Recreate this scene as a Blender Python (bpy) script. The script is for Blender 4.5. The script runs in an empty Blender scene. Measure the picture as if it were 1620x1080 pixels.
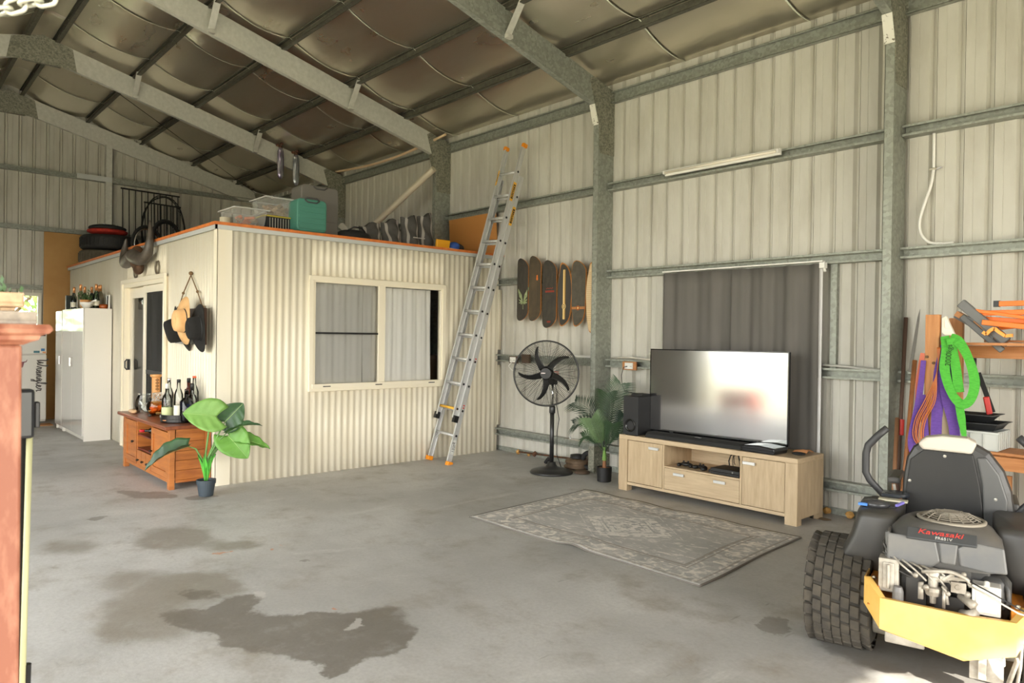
import bpy, bmesh, math, random
from math import sin, cos, pi, radians, sqrt, atan2, exp
from mathutils import Matrix, Vector, Euler, noise
random.seed(7)
SC = bpy.context.scene
COL = SC.collection

# ---------------- camera ----------------
cd = bpy.data.cameras.new('camera'); cam = bpy.data.objects.new('camera', cd); COL.objects.link(cam); SC.camera = cam
cd.sensor_width = 36.0; cd.lens = 25.19; cd.clip_start = 0.05; cd.clip_end = 300
RX, UP, FW = Vector((0.66974, 0.742466, 0.013823)), Vector((-0.013894, -0.006082, 0.999885)), Vector((-0.742465, 0.669856, -0.006242))
m = Matrix((RX, UP, -FW)).transposed().to_4x4(); m.translation = Vector((0.42765, -6.2664, 1.5)); cam.matrix_world = m
cd.dof.use_dof = True; cd.dof.focus_distance = 7.0; cd.dof.aperture_fstop = 7.1

# ---------------- world, sun, exposure ----------------
w = bpy.data.worlds.new('sky'); SC.world = w; w.use_nodes = True
nt = w.node_tree; bg = nt.nodes['Background']
sky = nt.nodes.new('ShaderNodeTexSky'); sky.sky_type = 'NISHITA'; sky.sun_disc = False
sky.sun_elevation = radians(42); sky.sun_rotation = radians(100); sky.air_density = 1.0; sky.dust_density = 3.0; sky.ozone_density = 1.0
mx = nt.nodes.new('ShaderNodeMix'); mx.data_type = 'RGBA'; mx.inputs[0].default_value = 0.75
mx.inputs[7].default_value = (1.0, 0.98, 0.935, 1)
gain = nt.nodes.new('ShaderNodeVectorMath'); gain.operation = 'SCALE'; gain.inputs[3].default_value = 0.16
nt.links.new(sky.outputs[0], gain.inputs[0]); nt.links.new(gain.outputs[0], mx.inputs[6])
nt.links.new(mx.outputs[2], bg.inputs[0]); bg.inputs[1].default_value = 7.0

sd = bpy.data.lights.new('sun', 'SUN'); sd.energy = 12.0; sd.angle = radians(0.6); sd.color = (1.0, 0.95, 0.86)
so = bpy.data.objects.new('sun', sd); COL.objects.link(so)
so.rotation_euler = Vector((1.0, -0.28, 0.59)).to_track_quat('Z', 'Y').to_euler()

SC.view_settings.view_transform = 'Standard'; SC.view_settings.look = 'None'; SC.view_settings.gamma = 1.0
SC.view_settings.use_curve_mapping = False; SC.view_settings.exposure = 0.72
cy = SC.cycles
cy.use_denoising = True; cy.max_bounces = 10; cy.diffuse_bounces = 6; cy.glossy_bounces = 5; cy.transmission_bounces = 6; cy.transparent_max_bounces = 16
cy.sample_clamp_indirect = 8.0; cy.caustics_reflective = False; cy.caustics_refractive = False

# light portals set in the open doorways (they only steer the sky light)
def portal(name, loc, rot, sx, sy):
    d = bpy.data.lights.new(name, 'AREA'); d.shape = 'RECTANGLE'; d.size = sx; d.size_y = sy; d.cycles.is_portal = True
    o = bpy.data.objects.new(name, d); o.location = loc; o.rotation_euler = rot; COL.objects.link(o)

# ---------------- helpers ----------------
def lin(c):
    return tuple((v/255/12.92 if v/255 <= 0.04045 else ((v/255+0.055)/1.055)**2.4) for v in c)
MC = {}
def P(name, rgb, rough=0.6, metal=0.0, rgb2=None, scale=6.0, stretch=(1,1,1), detail=4, bump=0.0, ramp=(0.35,0.65), alpha=1.0, spec=0.5, coat=0.0, emit=None, es=1.0, trans=0.0, rough2=None, kind='noise'):
    if name in MC: return MC[name]
    mt = bpy.data.materials.new(name); mt.use_nodes = True; n = mt.node_tree.nodes; l = mt.node_tree.links
    b = n['Principled BSDF']; c = lin(rgb) + (1,)
    b.inputs['Base Color'].default_value = c; b.inputs['Roughness'].default_value = rough; b.inputs['Metallic'].default_value = metal
    b.inputs['Specular IOR Level'].default_value = spec; b.inputs['Coat Weight'].default_value = coat
    b.inputs['Alpha'].default_value = alpha; b.inputs['Transmission Weight'].default_value = trans
    if emit: b.inputs['Emission Color'].default_value = lin(emit)+(1,); b.inputs['Emission Strength'].default_value = es
    if rgb2 or bump:
        tc = n.new('ShaderNodeTexCoord'); mp = n.new('ShaderNodeMapping'); mp.inputs['Scale'].default_value = stretch
        l.new(tc.outputs['Object'], mp.inputs[0])
        if kind == 'voronoi':
            t = n.new('ShaderNodeTexVoronoi'); t.inputs['Scale'].default_value = scale; fac = t.outputs['Color']
        else:
            t = n.new('ShaderNodeTexNoise'); t.inputs['Scale'].default_value = scale; t.inputs['Detail'].default_value = detail; t.inputs['Roughness'].default_value = 0.6; fac = t.outputs[0]
        l.new(mp.outputs[0], t.inputs['Vector'])
        if rgb2:
            r = n.new('ShaderNodeValToRGB'); r.color_ramp.elements[0].position = ramp[0]; r.color_ramp.elements[1].position = ramp[1]
            r.color_ramp.elements[0].color = c; r.color_ramp.elements[1].color = lin(rgb2)+(1,)
            l.new(fac, r.inputs[0]); l.new(r.outputs[0], b.inputs['Base Color'])
        if rough2 is not None:
            mr = n.new('ShaderNodeMapRange'); mr.inputs[3].default_value = rough; mr.inputs[4].default_value = rough2
            l.new(fac, mr.inputs[0]); l.new(mr.outputs[0], b.inputs['Roughness'])
        if bump:
            bp = n.new('ShaderNodeBump'); bp.inputs['Strength'].default_value = bump; bp.inputs['Distance'].default_value = 0.01
            l.new(fac, bp.inputs['Height']); l.new(bp.outputs[0], b.inputs['Normal'])
    MC[name] = mt; return mt

class MB:
    def __init__(s): s.bm = bmesh.new(); s.M = Matrix()
    def v(s, p): return s.bm.verts.new(s.M @ Vector(p))
    def f(s, vs):
        try: return s.bm.faces.new(vs)
        except ValueError: return None
    def box(s, x0, x1, y0, y1, z0, z1):
        a = [s.v(p) for p in ((x0,y0,z0),(x1,y0,z0),(x1,y1,z0),(x0,y1,z0),(x0,y0,z1),(x1,y0,z1),(x1,y1,z1),(x0,y1,z1))]
        for q in ((0,3,2,1),(4,5,6,7),(0,1,5,4),(1,2,6,5),(2,3,7,6),(3,0,4,7)): s.f([a[i] for i in q])
        return s
    def bar(s, p, q, w, h, up=(0,0,1)):
        p, q = Vector(p), Vector(q); d = (q-p); L = d.length; d.normalize(); u = Vector(up)
        if abs(d.dot(u)) > 0.99: u = Vector((0,1,0))
        sd_ = d.cross(u).normalized(); u = sd_.cross(d)
        M0 = s.M; m_ = Matrix((sd_, d, u)).transposed().to_4x4(); m_.translation = p; s.M = M0 @ m_
        s.box(-w/2, w/2, 0, L, -h/2, h/2); s.M = M0; return s
    def prism(s, pts, axis, a, b):
        # pts in the two other axes (in order x,y,z without axis)
        def mk(u, v_, k): 
            c = [u, v_]; c.insert(axis, k); return s.v(c)
        A = [mk(u, v_, a) for u, v_ in pts]; B = [mk(u, v_, b) for u, v_ in pts]; n_ = len(pts)
        s.f(A); s.f(B[::-1])
        for i in range(n_): s.f([A[i], B[i], B[(i+1)%n_], A[(i+1)%n_]])
        return s
    def tube(s, pts, r, n=8, cap=True, closed=False, flat=1.0):
        pts = [Vector(p) for p in pts]; N = len(pts); rr = r if isinstance(r, (list, tuple)) else [r]*N
        rings = []; u = None
        for i in range(N):
            if closed: d = pts[(i+1)%N]-pts[i-1]
            else: d = pts[min(i+1,N-1)]-pts[max(i-1,0)]
            d.normalize()
            if u is None:
                u = Vector((0,0,1)) if abs(d.z) < 0.9 else Vector((1,0,0))
            u = (u - d*u.dot(d)); u.normalize(); w_ = d.cross(u)
            rings.append([s.v(pts[i] + rr[i]*(cos(2*pi*k/n)*u*flat + sin(2*pi*k/n)*w_)) for k in range(n)])
        for i in range(N if closed else N-1):
            a, b = rings[i], rings[(i+1)%N]
            for k in range(n): s.f([a[k], a[(k+1)%n], b[(k+1)%n], b[k]])
        if cap and not closed: s.f(rings[0][::-1]); s.f(rings[-1])
        return s
    def lathe(s, prof, c=(0,0,0), n=24, axis=2, cap=True):
        c = Vector(c); rings = []
        for r, z in prof:
            R = []
            for k in range(n):
                a = 2*pi*k/n; q = [r*cos(a), r*sin(a)]; q.insert(axis, z); R.append(s.v(c+Vector(q)))
            rings.append(R)
        for a, b in zip(rings, rings[1:]):
            for k in range(n): s.f([a[k], a[(k+1)%n], b[(k+1)%n], b[k]])
        if cap: 
            if prof[0][0] > 1e-5: s.f(rings[0][::-1])
            if prof[-1][0] > 1e-5: s.f(rings[-1])
        return s
    def ball(s, c, r, n=14, rx=1, ry=1, rz=1):
        prof = [(max(1e-4, sin(pi*i/(n//2))), -cos(pi*i/(n//2))) for i in range(n//2+1)]
        M0 = s.M; s.M = M0 @ Matrix.Translation(Vector(c)) @ Matrix.Diagonal((r*rx, r*ry, r*rz, 1))
        s.lathe(prof, n=n, cap=False); s.M = M0; return s
    def grid(s, fn, nu, nv, th=0.0, nrm=None):
        G = [[s.v(fn(i/nu, j/nv)) for j in range(nv+1)] for i in range(nu+1)]
        for i in range(nu):
            for j in range(nv): s.f([G[i][j], G[i+1][j], G[i+1][j+1], G[i][j+1]])
        return s
    def hbox(s, x0,x1,y0,y1,z0,z1,t):  # open-topped box
        s.box(x0,x1,y0,y1,z0,z0+t); s.box(x0,x0+t,y0,y1,z0+t,z1); s.box(x1-t,x1,y0,y1,z0+t,z1); s.box(x0+t,x1-t,y0,y0+t,z0+t,z1); s.box(x0+t,x1-t,y1-t,y1,z0+t,z1); return s
    def build(s, name, mt, parent=None, local=False, smooth=False, bev=0.0, solid=0.0, sub=0, origin=None, auto=None):
        bm = s.bm; bmesh.ops.remove_doubles(bm, verts=bm.verts, dist=1e-5); bmesh.ops.recalc_face_normals(bm, faces=bm.faces)
        me = bpy.data.meshes.new(name)
        off = Vector((0,0,0))
        if parent is not None and not local:
            inv = parent.matrix_world.inverted() if False else WORLD.get(parent.name, Matrix()).inverted()
            bm.transform(inv)
        elif parent is None and bm.verts:
            xs = [v_.co.x for v_ in bm.verts]; ys = [v_.co.y for v_ in bm.verts]; zs = [v_.co.z for v_ in bm.verts]
            off = Vector(((min(xs)+max(xs))/2, (min(ys)+max(ys))/2, min(zs))) if origin is None else Vector(origin)
            bm.transform(Matrix.Translation(-off))
        bm.to_mesh(me); bm.free()
        o = bpy.data.objects.new(name, me); COL.objects.link(o)
        me.materials.append(mt) if not isinstance(mt, list) else [me.materials.append(q) for q in mt]
        if parent is not None: o.parent = parent; WORLD[o.name] = WORLD.get(parent.name, Matrix()).copy()
        else: o.location = off; WORLD[o.name] = Matrix.Translation(off)
        if solid: q = o.modifiers.new('solid', 'SOLIDIFY'); q.thickness = solid; q.offset = 0
        if bev: q = o.modifiers.new('bevel', 'BEVEL'); q.width = bev; q.segments = 2; q.limit_method = 'ANGLE'; q.angle_limit = radians(40)
        if sub: q = o.modifiers.new('sub', 'SUBSURF'); q.levels = sub; q.render_levels = sub
        if smooth: me.polygons.foreach_set('use_smooth', [True]*len(me.polygons))
        return o
WORLD = {}
def tag(o, label, cat, group=None, kind=None):
    if label: o['label'] = label
    if cat: o['category'] = cat
    if group: o['group'] = group
    if kind: o['kind'] = kind
    return o
def thing(name, label, cat, loc=(0,0,0), rz=0.0, group=None, rot=None):
    o = bpy.data.objects.new(name, None); COL.objects.link(o); o.empty_display_size = 0.1
    o.location = loc; o.rotation_euler = rot if rot else (0,0,rz)
    WORLD[o.name] = Matrix.Translation(Vector(loc)) @ Euler(o.rotation_euler).to_matrix().to_4x4()
    return tag(o, label, cat, group)
def structure(o): o['kind'] = 'structure'; return o
def lab(o, s): o['label'] = s; return o
def dup(root, loc, rot=None, label=None, group=None):
    r = root.copy(); COL.objects.link(r); r.location = loc
    if rot is not None: r.rotation_euler = rot
    if label: r['label'] = label
    if group: r['group'] = group
    for ch in list(root.children):
        c = ch.copy(); COL.objects.link(c); c.parent = r
        for g in ch.children:
            d = g.copy(); COL.objects.link(d); d.parent = c
    return r
def text(s, size, mt, parent, loc, xdir, ydir, name='lettering', ext=0.0008, shear=0.0, sx=1.0):
    # flat lettering lying in the plane of xdir / ydir, world coordinates
    cu = bpy.data.curves.new(name, 'FONT'); cu.body = s; cu.size = size; cu.extrude = ext; cu.align_x = 'CENTER'; cu.align_y = 'CENTER'; cu.shear = shear
    o = bpy.data.objects.new(name, cu); COL.objects.link(o); cu.materials.append(mt)
    X = Vector(xdir).normalized(); Y_ = Vector(ydir).normalized(); Z = X.cross(Y_)
    m_ = Matrix((X, Y_, Z)).transposed().to_4x4() @ Matrix.Diagonal((sx,1,1,1)); m_.translation = Vector(loc)
    me = bpy.data.meshes.new_from_object(o); bpy.data.objects.remove(o); bpy.data.curves.remove(cu)
    o = bpy.data.objects.new(name, me); COL.objects.link(o)
    if not me.materials: me.materials.append(mt)
    o.parent = parent; o.matrix_basis = WORLD.get(parent.name, Matrix()).inverted() @ m_
    return o

# ---------------- materials ----------------
GALV = P('galvanised_steel', (138,141,131), 0.45, 0.35, (160,163,153), 38, kind='voronoi', ramp=(0.2,0.8), rough2=0.55)
GALVD = P('galvanised_plate', (112,112,100), 0.5, 0.4, (160,158,142), 60, kind='voronoi', ramp=(0.1,0.9), rough2=0.6)
GALVL = P('galvanised_pale', (196,196,186), 0.5, 0.25, (214,213,204), 18, ramp=(0.3,0.7))
PURL = P('purlin_steel', (86,84,74), 0.5, 0.3, (108,106,94), 20)
WALLM = P('wall_sheet_grey_beige', (204,201,190), 0.55, 0.0, (176,171,157), 4, (1,1,0.3), ramp=(0.42,0.9), detail=8)
CREAM = P('cream_corrugated_paint', (238,231,212), 0.42, 0.0, (232,223,200), 3, (1,1,0.2))
CREAMF = P('cream_frame_paint', (240,231,208), 0.4)
BLACK = P('black_plastic', (24,24,25), 0.45)
BLACKG = P('black_gloss', (12,12,13), 0.12)
BLACKM = P('black_matte', (30,30,30), 0.8)
RUBBER = P('tyre_rubber', (46,44,40), 0.85, 0, (62,58,50), 14)
ALU = P('aluminium', (214,214,212), 0.36, 0.35, (200,200,198), 30, (1,1,0.1))
WHITE = P('white_plastic', (235,233,226), 0.4)
CHROME = P('chrome', (225,225,225), 0.15, 1.0)
ORANGEP = P('orange_plastic', (244,150,30), 0.45)
GREYP = P('grey_plastic', (104,106,106), 0.5)
REDP = P('red_plastic', (200,48,40), 0.45)
RUST = P('rusty_steel', (110,72,48), 0.8, 0.3, (70,52,40), 25)
PINE = P('pine_timber', (198,140,86), 0.6, 0, (176,116,66), 5, (9,9,0.7), detail=6)
PINEH = P('pine_timber_long', (192,134,82), 0.6, 0, (172,112,64), 5, (0.7,9,9), detail=6)
def glass(name, tint=(1,1,1), t=0.9, rough=0.02, ior=1.5):
    mt = bpy.data.materials.new(name); mt.use_nodes = True; n = mt.node_tree.nodes; l = mt.node_tree.links
    n.remove(n['Principled BSDF']); o = n['Material Output']
    a = n.new('ShaderNodeBsdfTransparent'); a.inputs[0].default_value = tuple(t*c for c in tint)+(1,)
    g = n.new('ShaderNodeBsdfGlossy'); g.inputs['Roughness'].default_value = rough; fr = n.new('ShaderNodeFresnel'); fr.inputs[0].default_value = ior
    mxs = n.new('ShaderNodeMixShader'); l.new(fr.outputs[0], mxs.inputs[0]); l.new(a.outputs[0], mxs.inputs[1]); l.new(g.outputs[0], mxs.inputs[2]); l.new(mxs.outputs[0], o.inputs[0])
    return mt
GLASS = glass('window_glass', (1,1,1), 1.0, 0.02, 1.3)
BGLASS = glass('clear_bottle_glass', (0.95,0.98,0.97), 0.92)
AMBER = glass('amber_glass', (0.95,0.62,0.28), 0.95)
def thin_glass(mb, pts): mb.f([mb.v(p) for p in pts]); return mb
def sheer(name, rgb, a, rough=0.8):
    m_ = P(name, rgb, rough, alpha=a); return m_
# ================= SETTING =================
EAVE, SL, RIDGE = 4.275, 0.26, -4.53
def top(y):  # rafter top height at y
    return EAVE + SL*min(-y, y+9.06)
def bot(y): return 3.99 + SL*min(-y, y+9.06)
XF, XN, YL = -14.0, 4.4, -9.06

# --- floor
def floor_material():
    mt = bpy.data.materials.new('concrete_floor'); mt.use_nodes = True; n = mt.node_tree.nodes; l = mt.node_tree.links; b = n['Principled BSDF']
    tc = n.new('ShaderNodeTexCoord')
    def noise_(sc, det=6, rough=0.6, dist=0.0, vec=None, stretch=None):
        t = n.new('ShaderNodeTexNoise'); t.inputs['Scale'].default_value = sc; t.inputs['Detail'].default_value = det; t.inputs['Roughness'].default_value = rough; t.inputs['Distortion'].default_value = dist
        src = vec or tc.outputs['Object']
        if stretch:
            mp = n.new('ShaderNodeMapping'); mp.inputs['Scale'].default_value = stretch; l.new(src, mp.inputs[0]); src = mp.outputs[0]
        l.new(src, t.inputs['Vector']); return t
    def mp_(src, a, b_, c=0.0, d=1.0):
        r = n.new('ShaderNodeMapRange'); r.interpolation_type = 'SMOOTHSTEP'; r.inputs[1].default_value = a; r.inputs[2].default_value = b_; r.inputs[3].default_value = c; r.inputs[4].default_value = d; l.new(src, r.inputs[0]); return r.outputs[0]
    def mix(fac, c1, c2, k=1.0):
        x = n.new('ShaderNodeMix'); x.data_type = 'RGBA'
        if k != 1.0:
            mm = n.new('ShaderNodeMath'); mm.operation = 'MULTIPLY'; mm.inputs[1].default_value = k; l.new(fac, mm.inputs[0]); fac = mm.outputs[0]
        l.new(fac, x.inputs[0])
        for i, cc in ((6, c1), (7, c2)):
            if isinstance(cc, tuple): x.inputs[i].default_value = lin(cc)+(1,)
            else: l.new(cc, x.inputs[i])
        return x.outputs[2]
    col = mix(mp_(noise_(0.55, 5).outputs[0], 0.35, 0.68), (168,166,160), (198,196,190))
    col = mix(mp_(noise_(2.3, 8, 0.7).outputs[0], 0.48, 0.72), col, (146,137,122), 0.75)
    col = mix(mp_(noise_(9, 8, 0.75).outputs[0], 0.60, 0.72), col, (122,113,98), 0.5)
    col = mix(mp_(noise_(1.2, 6, 0.7, 0.6, stretch=(1.6,0.5,1)).outputs[0], 0.58, 0.75), col, (214,212,206), 0.65)
    col = mix(mp_(noise_(45, 3).outputs[0], 0.3, 0.75), col, (140,136,128), 0.25)
    col = mix(mp_(noise_(3.5, 3, stretch=(7,1,1)).outputs[0], 0.68, 0.74), col, (104,96,84), 0.35)
    # dark oil / water stains with a shape of their own
    wob = noise_(1.7, 6, 0.65); sub = n.new('ShaderNodeVectorMath'); sub.operation = 'SUBTRACT'; l.new(wob.outputs['Color'], sub.inputs[0]); sub.inputs[1].default_value = (0.5,0.5,0.5)
    sc = n.new('ShaderNodeVectorMath'); sc.operation = 'SCALE'; sc.inputs[3].default_value = 0.55; l.new(sub.outputs[0], sc.inputs[0])
    ad = n.new('ShaderNodeVectorMath'); l.new(tc.outputs['Object'], ad.inputs[0]); l.new(sc.outputs[0], ad.inputs[1])
    def stain(blobs):
        acc = None
        for x, y, r in blobs:
            d = n.new('ShaderNodeVectorMath'); d.operation = 'DISTANCE'; l.new(ad.outputs[0], d.inputs[0]); d.inputs[1].default_value = (x, y, 0)
            r_ = mp_(d.outputs['Value'], 0.0, r*1.5, 1.0, 0.0)
            if acc is None: acc = r_
            else:
                q = n.new('ShaderNodeMath'); q.operation = 'ADD'; l.new(acc, q.inputs[0]); l.new(r_, q.inputs[1]); acc = q.outputs[0]
        return acc
    S1 = mp_(stain([(-2.85,-4.29,.26),(-2.62,-4.43,.2),(-2.7,-4.58,.24),(-2.9,-4.72,.26),(-3.13,-4.76,.24),(-3.34,-4.89,.22),(-3.5,-5.03,.16),(-3.8,-4.84,.13),(-2.5,-4.7,.1),(-3.05,-4.5,.16),(-3.55,-4.72,.15)]), 0.38, 0.66)
    S2 = mp_(stain([(-3.84,-4.84,.3),(-4.05,-4.75,.25),(-3.9,-5.15,.22),(-3.4,-5.15,.3),(-4.35,-5.1,.3),(-4.89,-4.58,.3),(-5.2,-4.57,.3),(-4.6,-4.3,.2),(-3.6,-5.3,.22),(-5.3,-5.2,.3)]), 0.35, 0.95)
    S3 = mp_(stain([(-6.72,-4.28,.22),(-6.5,-4.2,.12),(-6.32,-3.95,.16),(-6.95,-4.45,.15),(-1.40,-2.76,.1),(-1.44,-2.66,.1),(-6.1,-4.9,.1),(-4.0,-4.1,.05),(-5.35,-4.75,.07)]), 0.38, 0.62)
    S5 = mp_(stain([(-4.46,-4.05,.035),(-4.36,-4.17,.03),(-4.52,-4.47,.03),(-3.18,-4.36,.03),(-4.41,-4.02,.03)]), 0.3, 0.6)
    S6 = mp_(stain([(-2.86,-4.34,.07),(-2.90,-4.28,.05),(-3.84,-4.09,.04),(-3.14,-4.68,.04),(-3.62,-4.60,.10)]), 0.5, 0.8)
    S4 = mp_(stain([(-0.95,-2.3,.5),(-0.5,-2.4,.5),(-1.0,-2.65,.25)]), 0.4, 0.9)
    brk = mp_(noise_(4.5, 8, 0.7).outputs[0], 0.25, 0.5, 0.55, 1.0)
    mu = n.new('ShaderNodeMath'); mu.operation = 'MULTIPLY'; l.new(S2, mu.inputs[0]); l.new(brk, mu.inputs[1])
    col = mix(mu.outputs[0], col, (128,120,106), 0.7); 
    mu = n.new('ShaderNodeMath'); mu.operation = 'MULTIPLY'; l.new(S1, mu.inputs[0]); l.new(brk, mu.inputs[1])
    col = mix(mu.outputs[0], col, (104,97,87), 0.8); col = mix(S3, col, (112,104,92), 0.6); col = mix(S4, col, (92,86,78), 0.6); col = mix(S5, col, (196,128,84), 0.7); col = mix(S6, col, (200,196,188), 0.6)
    l.new(col, b.inputs['Base Color'])
    rg = mp_(noise_(1.4, 6, 0.7).outputs[0], 0.3, 0.7, 0.42, 0.62); l.new(rg, b.inputs['Roughness'])
    bp = n.new('ShaderNodeBump'); bp.inputs['Strength'].default_value = 0.15; bp.inputs['Distance'].default_value = 0.01; l.new(noise_(30, 6).outputs[0], bp.inputs['Height']); l.new(bp.outputs[0], b.inputs['Normal'])
    return mt
mb = MB(); mb.box(XF, XN, YL, 0, -0.1, 0.0)
structure(mb.build('floor', floor_material(), origin=(0,0,0)))
mb = MB(); mb.box(-60, 60, -60, 60, -0.4, -0.11)
structure(mb.build('ground', P('outdoor_ground', (150,150,120), 0.9, 0, (176,170,150), 2), origin=(0,0,0)))

# --- ribbed wall sheeting (profile seen from the inside: wide pans and narrow recessed ribs)
PITCH = 0.1955
def rib_profile(a, b, phase):
    """list of (t, depth) along a wall from a to b"""
    out = [(a, 0.0)]; k = math.floor((a-phase)/PITCH)-1
    while phase + k*PITCH < b:
        r = phase + k*PITCH
        for t, d in ((r,0),(r+0.020,0.032),(r+0.040,0.032),(r+0.046,0.0),(r+0.050,0.0),(r+0.0505,0.014),(r+0.0545,0.014),(r+0.055,0.0),(r+0.112,0.0),(r+0.116,0.003),(r+0.120,0.0)):
            if a < t < b: out.append((t, d))
        k += 1
    out.append((b, 0.0)); return out
def ribbed(mb, axis, sgn, base, a, b, z0, z1f, phase):
    pr = rib_profile(a, b, phase); prev = None
    for t, d in pr:
        c0 = [t, base+sgn*d] if axis == 0 else [base+sgn*d, t]
        z1 = z1f(t) if callable(z1f) else z1f
        cur = (mb.v((c0[0], c0[1], z0)), mb.v((c0[0], c0[1], z1)))
        if prev: mb.f([prev[0], cur[0], cur[1], prev[1]])
        prev = cur
mb = MB(); ribbed(mb, 0, 1, 0.0, XF, XN, 0.0, 4.47, -1.996)
structure(mb.build('wall_right', WALLM, origin=(0,0,0), solid=0.0016))
# far gable with a window hole (y -4.75..-4.06, z 1.35..2.15)
mb = MB(); g = lambda y: top(y)+0.13
WY0, WY1, WZ0, WZ1 = -5.55, -4.055, 1.15, 2.135
ribbed(mb, 1, -1, XF, YL, WY0, 0, g, -3.221); ribbed(mb, 1, -1, XF, WY1, 0, 0, g, -3.221)
ribbed(mb, 1, -1, XF, WY0, WY1, 0, WZ0, -3.221)
pr = rib_profile(WY0, WY1, -3.221); prev = None
for t, d in pr:
    cur = (mb.v((XF-d, t, WZ1)), mb.v((XF-d, t, g(t))))
    if prev: mb.f([prev[0], cur[0], cur[1], prev[1]])
    prev = cur
structure(mb.build('wall_far', WALLM, origin=(0,0,0), solid=0.0016))
# left side wall with two open roller doorways, near gable with one
def wall_open(name, axis, base, a, b, ops, zf, out):
    mb = MB(); cur = a
    for o0, o1, h in ops:
        if o0 > cur: ribbed(mb, axis, out, base, cur, o0, 0, zf, 0.05)
        pr = rib_profile(o0, o1, 0.05); prev = None
        for t, d in pr:
            z1 = zf(t) if callable(zf) else zf
            q = (t, base+out*d) if axis == 0 else (base+out*d, t)
            c = (mb.v((*q, h)), mb.v((*q, z1)))
            if prev: mb.f([prev[0], c[0], c[1], prev[1]])
            prev = c
        cur = o1
    if cur < b: ribbed(mb, axis, out, base, cur, b, 0, zf, 0.05)
    structure(mb.build(name, WALLM, origin=(0,0,0), solid=0.0016))
DOORS_L = [(-7.75, -5.0, 3.3), (-4.7, -1.95, 3.3), (-1.65, 1.15, 3.3)]
DOOR_N = [(-8.2, -2.4, 3.1)]
wall_open('wall_left', 0, YL, XF, XN, DOORS_L, 4.47, -1)
wall_open('wall_near', 1, XN, YL, 0, DOOR_N, g, 1)
for k, (a, b, h) in enumerate(DOORS_L): portal('doorway_portal', ((a+b)/2, YL-0.05, h/2), (radians(-90),0,0), b-a, h)
for a, b, h in DOOR_N: portal('doorway_portal', (XN+0.05, (a+b)/2, h/2), (radians(90),0,radians(90)), b-a, h)

# --- roof: foil blanket sagging between the purlins, seamed every 1.28 m
ROWS = [0.0, 0.78, 1.63, 2.54, 3.40, 4.36]
SEAMS = [-14.0,-12.86,-11.56,-10.27,-9.01,-7.72,-6.46,-5.18,-3.9,-2.59,-1.3,0.0,1.28,2.56,3.84,4.4]
FOIL = bpy.data.materials.new('foil_blanket'); FOIL.use_nodes = True
n_ = FOIL.node_tree.nodes; l_ = FOIL.node_tree.links; b_ = n_['Principled BSDF']
b_.inputs['Base Color'].default_value = lin((222,214,196))+(1,); b_.inputs['Metallic'].default_value = 0.88
t_ = n_.new('ShaderNodeTexNoise'); t_.inputs['Scale'].default_value = 1.6; t_.inputs['Detail'].default_value = 3
tc_ = n_.new('ShaderNodeTexCoord'); mp_ = n_.new('ShaderNodeMapping'); mp_.inputs['Scale'].default_value = (1,2.2,2.2); l_.new(tc_.outputs['Object'], mp_.inputs[0]); l_.new(mp_.outputs[0], t_.inputs['Vector'])
mr_ = n_.new('ShaderNodeMapRange'); mr_.inputs[3].default_value = 0.2; mr_.inputs[4].default_value = 0.42; l_.new(t_.outputs[0], mr_.inputs[0]); l_.new(mr_.outputs[0], b_.inputs['Roughness'])
bp_ = n_.new('ShaderNodeBump'); bp_.inputs['Strength'].default_value = 0.6; bp_.inputs['Distance'].default_value = 0.02; l_.new(t_.outputs[0], bp_.inputs['Height']); l_.new(bp_.outputs[0], b_.inputs['Normal'])
SEAM_LIGHT = P('painted_seam_light', (250,254,232), 0.5)  # pale strip colour stands in for daylight leaking through the blanket seams
def sagf(ay, xs):  # ay = |y| on one slope
    for i in range(len(ROWS)-1):
        if ROWS[i] <= ay <= ROWS[i+1]:
            t = (ay-ROWS[i])/(ROWS[i+1]-ROWS[i]); amp = 0.095 if i else 0.07
            return amp*sin(pi*t)**0.8
    return 0.0
def roofz(x, ay, k=None, side_=0):
    if k is None: k = max(i for i in range(len(SEAMS)) if SEAMS[i] <= x+1e-6); k = min(k, len(SEAMS)-2)
    u = (x-SEAMS[k])/(SEAMS[k+1]-SEAMS[k]); 
    s = sagf(ay, x)*(0.36 + 0.64*exp(-(u if side_ == 0 else u)/0.24) + 0.10*sin(k*2.3+ay*3)*sin(pi*u))
    return EAVE + SL*ay + 0.10 - s
AY = []
for i in range(len(ROWS)-1):
    for j in range(8): AY.append(ROWS[i]+(ROWS[i+1]-ROWS[i])*j/8)
AY += [4.36, 4.53]
mb = MB()
for side in (0, 1):
    for k in range(len(SEAMS)-1):      # one sheet per blanket strip, drooping most at its seam edge
        W_ = SEAMS[k+1]-SEAMS[k]; XS = [SEAMS[k]+W_*(j/14)**1.5+(0.0005 if j == 0 else 0) for j in range(15)]
        G = [[mb.v((x, -ay if side == 0 else ay-9.06, roofz(x, ay, k)+0.0005*(k%2))) for ay in AY] for x in XS]
        for i in range(len(XS)-1):
            for j in range(len(AY)-1): mb.f([G[i][j], G[i+1][j], G[i+1][j+1], G[i][j+1]])
ceil = structure(mb.build('ceiling', FOIL, origin=(0,0,0), smooth=True, solid=0.008))
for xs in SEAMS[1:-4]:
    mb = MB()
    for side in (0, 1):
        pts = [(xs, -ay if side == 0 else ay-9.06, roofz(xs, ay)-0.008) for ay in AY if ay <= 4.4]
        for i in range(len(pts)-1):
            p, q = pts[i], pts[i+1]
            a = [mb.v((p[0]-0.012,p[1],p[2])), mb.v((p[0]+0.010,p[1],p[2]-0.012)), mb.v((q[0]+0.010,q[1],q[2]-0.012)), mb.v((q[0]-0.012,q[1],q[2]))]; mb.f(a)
    mb.build('seam_light_strip', SEAM_LIGHT, ceil, solid=0.002)
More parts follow.
